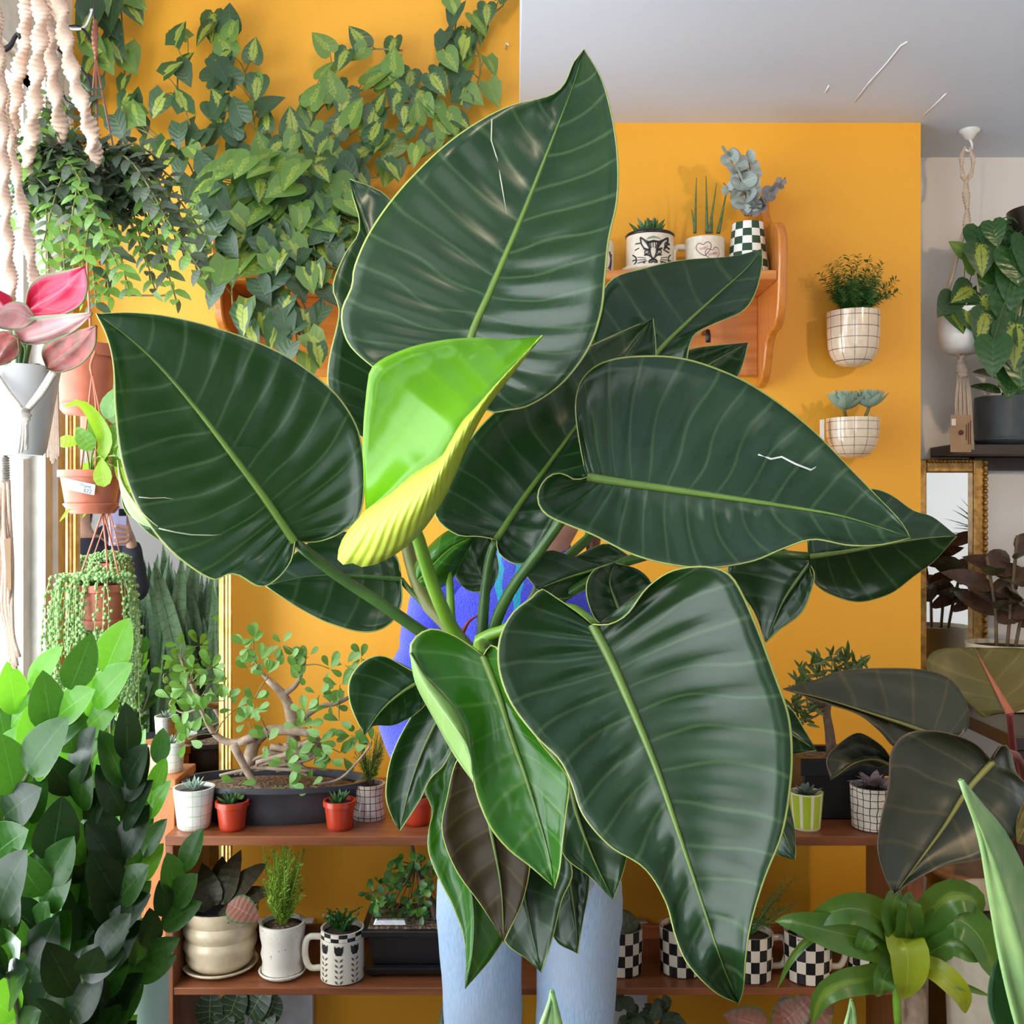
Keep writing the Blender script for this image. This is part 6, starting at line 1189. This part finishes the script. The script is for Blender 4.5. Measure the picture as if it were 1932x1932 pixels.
tips = [(88, 178, 0), (182, 196, 0), (62, 285, 1), (40, 310, 1), (18, 408, 1), (48, 430, 1), (78, 470, 1), (92, 525, 1), (122, 522, 1), (150, 562, 1), (182, 572, 1), (206, 560, 1), (242, 545, 1), (272, 482, 0), (300, 470, 0), (335, 345, 0), (300, 400, 0), (352, 425, 0), (384, 440, 0), (332, 565, 1), (250, 430, 0), (130, 442, 1), (160, 482, 1), (222, 502, 1), (292, 545, 1), (386, 522, 1), (352, 482, 0), (128, 205, 0), (60, 250, 1), (300, 300, 0), (70, 380, 1), (205, 470, 1), (240, 400, 2), (110, 300, 2)]
cnt = 0; st_ = MB()   # leaves past counting go into one joined mesh
for k, (x, y, lt) in enumerate(tips):
    a, b_ = c+V((R(-.06, .06), R(-.05, .02), .04)), W(x, y, YL+R(-.12, .04)); mid_ = a.lerp(b_, .5)+V((0, R(-.05, .0), R(.01, .05) if y < 480 else .06)); q = cr([a, mid_, b_], 12)
    bb = MB(); bb.tube(q, [.0016]*13, 5); bb.build('stem', m_twig, t)
    L = sum((V(q[i+1])-V(q[i])).length for i in range(12)); n = max(4, int(L/.016))
    for j in range(1, n+1):
        f = 12*j/n; i = min(11, int(f)); p = V(q[i]).lerp(V(q[i+1]), f-i); T = (V(q[i+1])-V(q[max(0, i-1)])).normalized()
        for sg in (-1, 1):
            s = T.cross(V((0, -1, .2))).normalized()*sg if j % 2 else V((0, -1, .3))*sg
            d, nr, sz = s*.9+T*.6+V((0, -.25, 0)), V((R(-.3, .3), -.8, .8)), R(.026, .037)
            if j > n*.45 and cnt < 296 and R(0, 1) < .8: put(mll if (lt == 1 and R(0, 1) < .7) else (ml if R(0, 1) < .6 else mld), 'leaf', t, p, d, nr, sz); cnt += 1
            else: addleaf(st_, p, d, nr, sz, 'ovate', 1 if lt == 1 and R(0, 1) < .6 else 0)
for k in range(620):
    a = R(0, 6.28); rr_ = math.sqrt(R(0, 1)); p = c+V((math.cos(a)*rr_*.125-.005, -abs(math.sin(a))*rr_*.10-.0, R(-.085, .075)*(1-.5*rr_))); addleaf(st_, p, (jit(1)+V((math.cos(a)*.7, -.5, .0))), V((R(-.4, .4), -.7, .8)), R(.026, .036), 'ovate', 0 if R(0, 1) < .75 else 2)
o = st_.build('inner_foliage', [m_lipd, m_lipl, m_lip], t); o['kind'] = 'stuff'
# terracotta hanging pots
def hangpot(px, yt, yb, Y, rt, rb, lab, mat, name, saucer_=True):
    c = W(px, yb, Y); h = W(0, yt, Y).z-c.z; t = thing(name, lab, 'hanging pot', c); pot(t, c+V((0, 0, .008)), rt, rb, h-.008, mat, lip=.003, fill=.9)
    if saucer_:
        b = MB(); b.lathe([(0, -.004), (rb*.8, -.004), (rb*1.12, .012), (rb*1.08, .014), (rb*.9, .008), (0, .006)], c); b.build('clip_saucer', mat, t)
    return t, c, h
t, c, h = hangpot(160, 652, 778, 1.78, .052, .042, 'upper terracotta hanging pot behind the pink aglaonema', m_terra, 'terracotta_pot')
top = c+V((0, 0, h*1.0)); k0 = W(180, 708, 1.72)
for x, y in ((180, 662), (176, 668)): stem(t, [W(x, y, 1.72), W(171, 690, 1.715), W(174, 708, 1.715)], .0022, .0022, m_terra, 'hanger_strap', 5, 8)
stem(t, [top+V((0, .03, 0)), W(165, 500, 1.80), W(170, 380, 1.84)], .0022, .0022, m_terra, 'hanger_strap', 5, 8)
t, c, h = hangpot(171, 888, 965, 1.74, .0495, .0395, 'terracotta plastic hanging pot with a white price label and lime leaves', m_terra, 'terracotta_pot')
for pts in ([(174, 708), (168, 760), (160, 830), (152, 895)], [(174, 708), (185, 760), (198, 830), (212, 885)], [(174, 708), (182, 780), (180, 890)]): stem(t, [W(x, y, 1.715) for x, y in pts], .0018, .0018, m_terra, 'hanger_strap', 5, 8)
a0 = c+V((0, 0, 0)); lz = W(0, 918, 1.7).z; rl = .0485
b = MB(); q = [(-.024, .014), (.026, .003), (.024, -.0145), (-.023, -.004)]; rows = [[cyl(V((c.x, c.y, lz)), rl-.001, lerp(q[0][0], q[1][0], u/8), lerp(q[0][1], q[1][1], u/8)) for u in range(9)], [cyl(V((c.x, c.y, lz)), rl-.001, lerp(q[3][0], q[2][0], u/8), lerp(q[3][1], q[2][1], u/8)) for u in range(9)]]
b.grid(rows, flip=True); b.build('price_label', plain('label_white', (.82, .84, .85), .5), t); m_tinyink = plain('blue_grey_ink', (.08, .13, .2), .6)
textcyl(t, V((c.x, c.y, lz)), rl-.0004, -.006+.018, .0005, .0085, 'Plant:', m_tinyink, -.2); textcyl(t, V((c.x, c.y, lz)), rl-.0004, -.004+.018, -.0078, .0088, '$22', m_tinyink, -.2)
m_hoya = leafmat('hoya_lime', (.22, .42, .02), (.30, .50, .03), .3, .3, (.5, .8, .05), 6, (.4, .55, .1), .3, bmp=.15); m_hoyd = leafmat('hoya_green', (.08, .22, .03), (.12, .28, .04), .3, .25, (.3, .6, .05), 6, (.2, .36, .08), .3, bmp=.15)
mo, md_ = leafmesh('obovate', m_hoya, .2, .25), leafmesh('ovate', m_hoyd, .2, .25)
top = c+V((0, 0, h*.92))
arc_leaf(t, [top, W(200, 840, 1.70), W(180, 790, 1.68), W(150, 762, 1.66), W(118, 768, 1.64)], .013, m_hoya); arc_leaf(t, [top, W(205, 850, 1.72), W(195, 800, 1.72), W(168, 772, 1.72)], .01, m_hoyd)
for me, px, py, d, s in ((mo, 192, 862, (.15, -.4, -.9), .05), (mo, 158, 835, (-.8, -.3, .1), .04), (md_, 205, 845, (.4, -.2, .8), .05), (md_, 212, 800, (.2, -.2, 1), .06), (md_, 200, 790, (.3, -.1, .9), .06), (mo, 215, 880, (.6, -.3, -.4), .045), (md_, 175, 850, (-.4, -.3, .7), .045), (md_, 220, 860, (.7, -.2, .4), .05), (md_, 190, 830, (-.1, -.3, .9), .05)):
    p = W(px, py, 1.70+R(-.02, .02)); stem(t, [top, top.lerp(p, .6)+V((0, 0, .01)), p], .0018, .0012, m_petl, 'petiole', 5, 6); put(me, 'leaf', t, p, d, V((R(-.2, .2), -1, .5)), s, 1.2)
arc_leaf(t, [W(135, 955, 1.72), W(124, 970, 1.71), W(112, 985, 1.70)], .003, m_hoya)
# string of pearls
m_pearl = plain('pearl_green', (.22, .42, .14), .35, (.32, .52, .18), 60); m_pst = plain('pearl_stem', (.40, .50, .18), .6)
YP = 1.80; t, c, h = hangpot(193, 1102, 1182, YP, .042, .034, 'ribbed terracotta pot overflowing with string of pearls before the mirror', m_terra, 'string_of_pearls', True)
for pts in ([(193, 968), (175, 1020), (150, 1092)], [(193, 968), (200, 1030), (204, 1105)], [(196, 968), (212, 1030), (228, 1105)]): stem(t, [W(x, y, YP-.02) for x, y in pts], .0017, .0017, m_terra, 'hanger_strap', 5, 8)
stem(t, [W(190, 962, 1.76), W(193, 972, YP-.02)], .002, .002, m_terra, 'hanger_strap', 5, 3)
b = MB(); top = c+V((0, 0, h))
for k in range(330): a = R(0, 6.28); r_ = math.sqrt(R(0, 1))*.05; b.ball(top+V((math.cos(a)*r_, math.sin(a)*r_, .012+R(-.008, .022)*(1-r_/.06))), R(.0028, .0042), 6, 4)
for k in range(74):
    a = R(0, 6.28); bx0 = V((math.cos(a)*.045, math.sin(a)*.042, 0)); side = -1 if R(0, 1) < .62 else 1
    if side < 0 and R(0, 1) < .7: bx0 = V((R(-.068, -.02), R(-.05, .02), 0))
    L = R(.10, .33) if side > 0 else R(.20, .36); p0 = top+bx0+V((0, 0, .012)); q = cr([top+bx0*.6+V((0, 0, .014)), p0+bx0*.12, p0+bx0*.3-V((R(-.006, .006), 0, L*.35)), p0+bx0*.25+V((R(-.012, .012), R(-.01, .01), -L*.7)), p0+bx0*.22+V((R(-.02, .02), R(-.01, .01), -L))], 10)
    b.tube(q, [.0008]*11, 4, m=1); n = int(L/.0085)
    for j in range(n): i = 10*j/n; p = V(q[int(i)]).lerp(V(q[min(10, int(i)+1)]), i-int(i)); b.ball(p+jit(.004), R(.0026, .0040), 6, 4)
o = b.build('pearl_strands', [m_pearl, m_pst], t); o['kind'] = 'stuff'
# ================================================================ ZZ PLANT
m_zz = leafmat('zz_leaf', (.018, .072, .010), (.03, .10, .013), .30, .14, (.15, .45, .03), 8, (.08, .17, .05), .15, (.06, .14, .04), .95, bmp=.04, spec=.35); m_zzl = leafmat('zz_leaf_new', (.07, .26, .015), (.11, .34, .02), .25, .28, (.3, .75, .04), 8, (.2, .45, .08), .2, (.2, .45, .08), .95, bmp=.04, spec=.35); m_zzd = leafmat('zz_leaf_deep', (.009, .026, .009), (.014, .036, .011), .32, .05, (.08, .25, .02), 8, (.04, .08, .03), .15, bmp=.04, spec=.32)
Z1, Z2, Z3 = [leafmesh('zz', m, .28, .18) for m in (m_zz, m_zzl, m_zzd)]; m_zst = plain('zz_stem', (.10, .15, .05), .5, (.08, .09, .04), 60)
zc = V((at(110, 1.45, 0).x, 1.45, 0)); t = thing('zz_plant', 'large glossy dark zz plant filling the lower left corner', 'plant', zc)
pot(t, zc, .15, .12, .30, plain('charcoal_planter', (.05, .05, .055), .5), fill=.93); ZB = zc+V((0, 0, .28))
def zz(pts, d0, d1, n, s0, s1, mats, r0=.008, lean=0.0, start=.25):
    q = [V(x) for x in cr([ZB+jit(.04)]+[W(x, y, lerp(d0, d1, i/max(1, len(pts)-1))) for i, (x, y) in enumerate(pts)], 40)]; b = MB(); b.tube(q, [lerp(r0, .0028, i/40) for i in range(41)], 7); b.build('stalk', m_zst, t)
    n = int(n*1.65)
    for k in range(n):
        f = start+(1-start)*k/(n-1) if n > 1 else 1; i = min(40, int(40*f)); p = q[i]; T = (q[min(40, i+1)]-q[max(0, i-2)]).normalized(); side = T.cross(V((0, -1, 0)))
        if side.length < .1: side = V((1, 0, 0))
        side.normalize(); sg = 1 if k % 2 else -1
        d = T*.95+side*sg*lerp(.75, .3, f)+V((0, R(-.5, -.1), R(-.1, .1)))
        if k == n-1: d = T
        put(mats[int(R(0, len(mats)))], 'leaflet', t, p+V((0, -.006, 0)), d, V((side.x*sg*-.45+R(-.3, .5), -1, R(-.1, .5))), lerp(s0, s1, f)*1.15*R(.9, 1.1), R(1.0, 1.25))
zz([(10, 1720), (-10, 1640), (15, 1530), (55, 1455)], 1.42, 1.30, 9, .10, .085, [Z1, Z1, Z3], .009, start=.45)
zz([(75, 1750), (40, 1620), (60, 1480), (100, 1380), (135, 1300)], 1.42, 1.30, 13, .10, .075, [Z1, Z2, Z1], .009, start=.4)
zz([(105, 1700), (110, 1560), (120, 1480), (150, 1400), (200, 1270)], 1.50, 1.42, 12, .09, .075, [Z2, Z1, Z2], .007, start=.5)
zz([(150, 1750), (165, 1620), (150, 1500), (140, 1420)], 1.48, 1.40, 14, .10, .08, [Z1, Z3], .009, start=.35)
zz([(195, 1830), (225, 1720), (232, 1600), (238, 1500), (242, 1430)], 1.45, 1.40, 18, .095, .07, [Z3, Z3, Z1], .009, start=.3)
zz([(120, 1850), (90, 1780), (85, 1700), (100, 1620)], 1.38, 1.30, 14, .10, .08, [Z3, Z1], .009, start=.3)
zz([(215, 1905), (250, 1840), (300, 1760), (330, 1690), (348, 1640)], 1.45, 1.44, 15, .075, .055, [Z3, Z1], .006, start=.3)
zz([(60, 1860), (30, 1800), (20, 1740)], 1.30, 1.22, 10, .10, .08, [Z3, Z1], .008, start=.3)
zz([(140, 1900), (160, 1850), (190, 1800)], 1.28, 1.24, 10, .09, .07, [Z3], .008, start=.3)
zz([(30, 1900), (10, 1850), (-15, 1790), (0, 1720)], 1.18, 1.10, 9, .09, .08, [Z1, Z2, Z3], .007, start=.4)
zz([(250, 1700), (275, 1600), (290, 1500), (300, 1440)], 1.55, 1.60, 12, .08, .05, [Z1, Z1, Z2], .005, start=.45)
zz([(180, 1800), (190, 1660), (200, 1540), (190, 1440)], 1.58, 1.60, 14, .09, .07, [Z1, Z2], .007, start=.4)
zz([(20, 1650), (0, 1500), (20, 1380), (60, 1300)], 1.55, 1.50, 10, .09, .07, [Z1, Z2], .007, start=.5)
zz([(100, 1820), (120, 1750), (110, 1690)], 1.50, 1.45, 10, .10, .09, [Z3], .008, start=.2)
zz([(260, 1560), (262, 1480), (265, 1430)], 1.62, 1.62, 3, .04, .042, [Z2], .003, start=.96)
c = V((at(262, 1.72, 0).x, 1.72, 0)); tt = thing('mint_pot', 'pale mint glazed pot behind the lower zz plant leaves', 'pot', c); pot(tt, c, .05, .04, .72, plain('mint_glaze', (.48, .66, .58), .4, (.42, .60, .52), 10), 'pot', fill=.95)
# ================================================================ BRASIL PHILODENDRON ON THE WALL SHELF
YV = 2.29; c = V((at(535, YV, 0).x, YV, ZS)); t = thing('brasil_philodendron', 'mass of variegated heart-leaf philodendron in a black pot, vines pinned up the yellow wall', 'trailing plant', c)
pot(t, c, .105, .085, .125, m_blk, fill=.92); top = c+V((0, 0, .115)); BC = [0]; bst = MB()
YWv = 2.355
def bleaf(p, d, nrm, s, kind=None):
    if BC[0] >= 296:
        addleaf(bst, p, d, nrm, s, 'heart', int(R(0, 3))); return
    BC[0] += 1; put(kind or (H2 if R(0, 1) < .42 else (H1 if R(0, 1) < .55 else H3)), 'leaf', t, p, d, nrm, s)
def bvine(pts, Y0, Y1, step, size, down=1.0, kinds=None, stick=False):
    P3 = [top] if not stick else []
    P3 += [W(x, y, lerp(Y0, Y1, i/max(1, len(pts)-1))) for i, (x, y) in enumerate(pts)]; L = sum((P3[i+1]-P3[i]).length for i in range(len(P3)-1)); n = max(8, int(L/.012)); q = [V(x) for x in cr(P3, n)]
    b = MB(); b.tube(q, .0019, 5); b.build('vine', m_twig, t); k = int(step/.012) or 1
    for i in range(k, n+1, k):
        p = q[i]; a = R(-1, 1); off = V((R(-.03, .03), R(-.03, .0), R(-.005, .03)))
        b = MB(); b.tube([p, p+off*.6+V((0, 0, .006)), p+off], .0011, 4); b.build('petiole', m_twig, t)
        up_ = R(0, 1) > down; bleaf(p+off, V((a*.7, -.12, R(-1, -.5) if not up_ else R(.3, 1))), V((R(-.5, .5), -1, R(.1, .7))), size*R(.8, 1.15), kinds and kinds[int(R(0, len(kinds)))])
for k in range(190):   # the crown of the clump
    x, y = R(395, 690), R(285, 490); Y = 2.22+R(-.07, .08); p = W(x, y, Y)
    if ((x-545)/160)**2+((y-385)/112)**2 > 1: continue
    b = MB(); b.tube([top, top.lerp(p, .6)+V((0, 0, .03)), p], .0012, 4); b.build('petiole', m_twig, t)
    bleaf(p, V(((x-540)/150+R(-.5, .5), -.35, -.55+R(-.4, .4))), V((R(-.5, .5), -1, R(.2, .9))), R(.055, .08), (H2, H2, H2, H1, H3)[int(R(0, 5))])
# vines climbing the wall
bvine([(470, 330), (425, 250), (405, 160), (415, 90), (425, 20)], 2.33, YWv, .030, .062, .5, [H3, H1, H3, H2])
bvine([(500, 320), (480, 230), (470, 160), (455, 120)], 2.32, YWv, .034, .066, .6, [H3, H1, H2])
bvine([(560, 300), (600, 210), (650, 180), (720, 160), (780, 140)], 2.32, YWv, .036, .062, .55, [H2, H1, H2])
bvine([(600, 310), (680, 240), (740, 200), (800, 200), (850, 250), (870, 300)], 2.32, YWv, .036, .058, .6, [H2, H1, H1, H2])
bvine([(620, 330), (700, 290), (760, 260), (820, 180), (850, 110), (890, 60), (950, 10)], 2.32, YWv, .036, .058, .7, [H1, H2, H1])
bvine([(560, 280), (620, 130), (690, 95), (760, 95)], 2.33, YWv, .042, .052, .4, [H2, H1])
bvine([(430, 400), (340, 330), (290, 260), (240, 220), (235, 100), (225, -20)], 2.30, YWv, .046, .060, .75, [H3, H1, H2])
bvine([(420, 380), (350, 210), (335, 150), (355, 100)], 2.30, YWv, .036, .056, .5, [H3, H1, H2])
bvine([(640, 350), (720, 330), (790, 300), (840, 270)], 2.28, 2.34, .028, .05, .8, [H2, H3, H3])
bvine([(880, 50), (905, 110), (900, 160), (870, 200)], YWv, YWv, .032, .058, .8, [H1, H2, H3], stick=True)
bvine([(830, -20), (860, 30), (850, 90)], YWv, YWv, .04, .058, .8, [H1, H3], stick=True)
bvine([(190, -30), (215, 60), (200, 130), (180, 180)], 2.30, 2.33, .04, .062, .9, [H3, H3, H1], stick=True)
bvine([(170, -20), (175, 60), (170, 110)], 2.28, 2.28, .045, .08, 1, [H3], stick=True)
bvine([(240, 200), (300, 260), (350, 300), (370, 340)], 2.34, 2.34, .045, .05, .8, [H2, H1], stick=True)
# cascading in front of the shelf
for pts in ([(440, 400), (410, 470), (400, 540)], [(470, 420), (440, 520), (440, 600)], [(500, 430), (490, 540), (480, 620), (470, 660)], [(540, 420), (560, 540), (590, 610), (600, 660)], [(580, 420), (600, 520), (610, 590)], [(560, 430), (530, 560), (530, 640), (530, 690)], [(610, 400), (640, 470), (640, 520)], [(420, 380), (390, 450), (370, 500)], [(520, 440), (555, 600), (560, 680)]):
    bvine(pts, 2.17, 2.15, .040, .060, 1, [H2, H2, H1, H4])
o = bst.build('more_foliage', [m_br2, m_br, m_br3], t); o['kind'] = 'stuff'
# pins in the wall
for px, py in ((445, 95), (630, 85), (735, 95), (930, 145), (955, 85), (305, 190)):
    b = MB(); p = W(px, py, 2.38); b.tube([p+V((0, .02, 0)), p+V((0, -.008, 0)), p+V((.006, -.01, -.004))], .0022, 5); b.build('vine_clip', m_whitepot, t)
b = MB(); b.tube([W(232, 557, 2.37), W(305, 558, 2.37), W(320, 556, 2.37)], .0022, 5); tag(b.build('wall_rod', m_browntwig, None), 'thin dark wire rod sticking out on the yellow wall under the vines', 'rod')
# ================================================================ SNAKE PLANTS BY THE PHOTOGRAPHER (SEEN IN THE FLOOR MIRROR)
m_snk = leafmat('snake_plant_leaf', (.20, .32, .16), (.10, .18, .09), .4, .0, nv=19, vein=(.02, .05, .025), vamt=.45, nscale=38, bmp=.05)
nnm = V((0.354, -0.935, 0)); Am = V((-.7825, 2.22, 0))
def mirrored(px, Yv, z):
    P = V(((px-966)/F*Yv, Yv, 0)); P = P-nnm*2*((P-Am).dot(nnm)); return V((P.x, P.y, z))
SB = leafmesh('strap', m_snk, .5, 0, n=8, thick=.03)
for i, (px, Yv, lab) in enumerate(((292, 5.1, 'tall snake plant nearest the photographer, reflected in the floor mirror'), (340, 5.4, 'middle tall snake plant reflected in the floor mirror'), (395, 5.15, 'rightmost tall snake plant reflected in the floor mirror'))):
    c = mirrored(px, Yv, 0); s = thing('snake_plant', lab, 'plant', c, 'snake plants beside the photographer'); pot(s, c, .12, .10, .38, m_tray, fill=.93)
    for k in range(32):
        a = R(0, 6.28); r_ = R(0, .1); L = R(.5, .98); d = V((math.cos(a)*R(.0, .4), math.sin(a)*R(.0, .3), 1)); put(SB, 'blade', s, c+V((math.cos(a)*r_, math.sin(a)*r_, .34)), d, V((R(-1, 1), R(-.3, 1), 0)), L, .62)
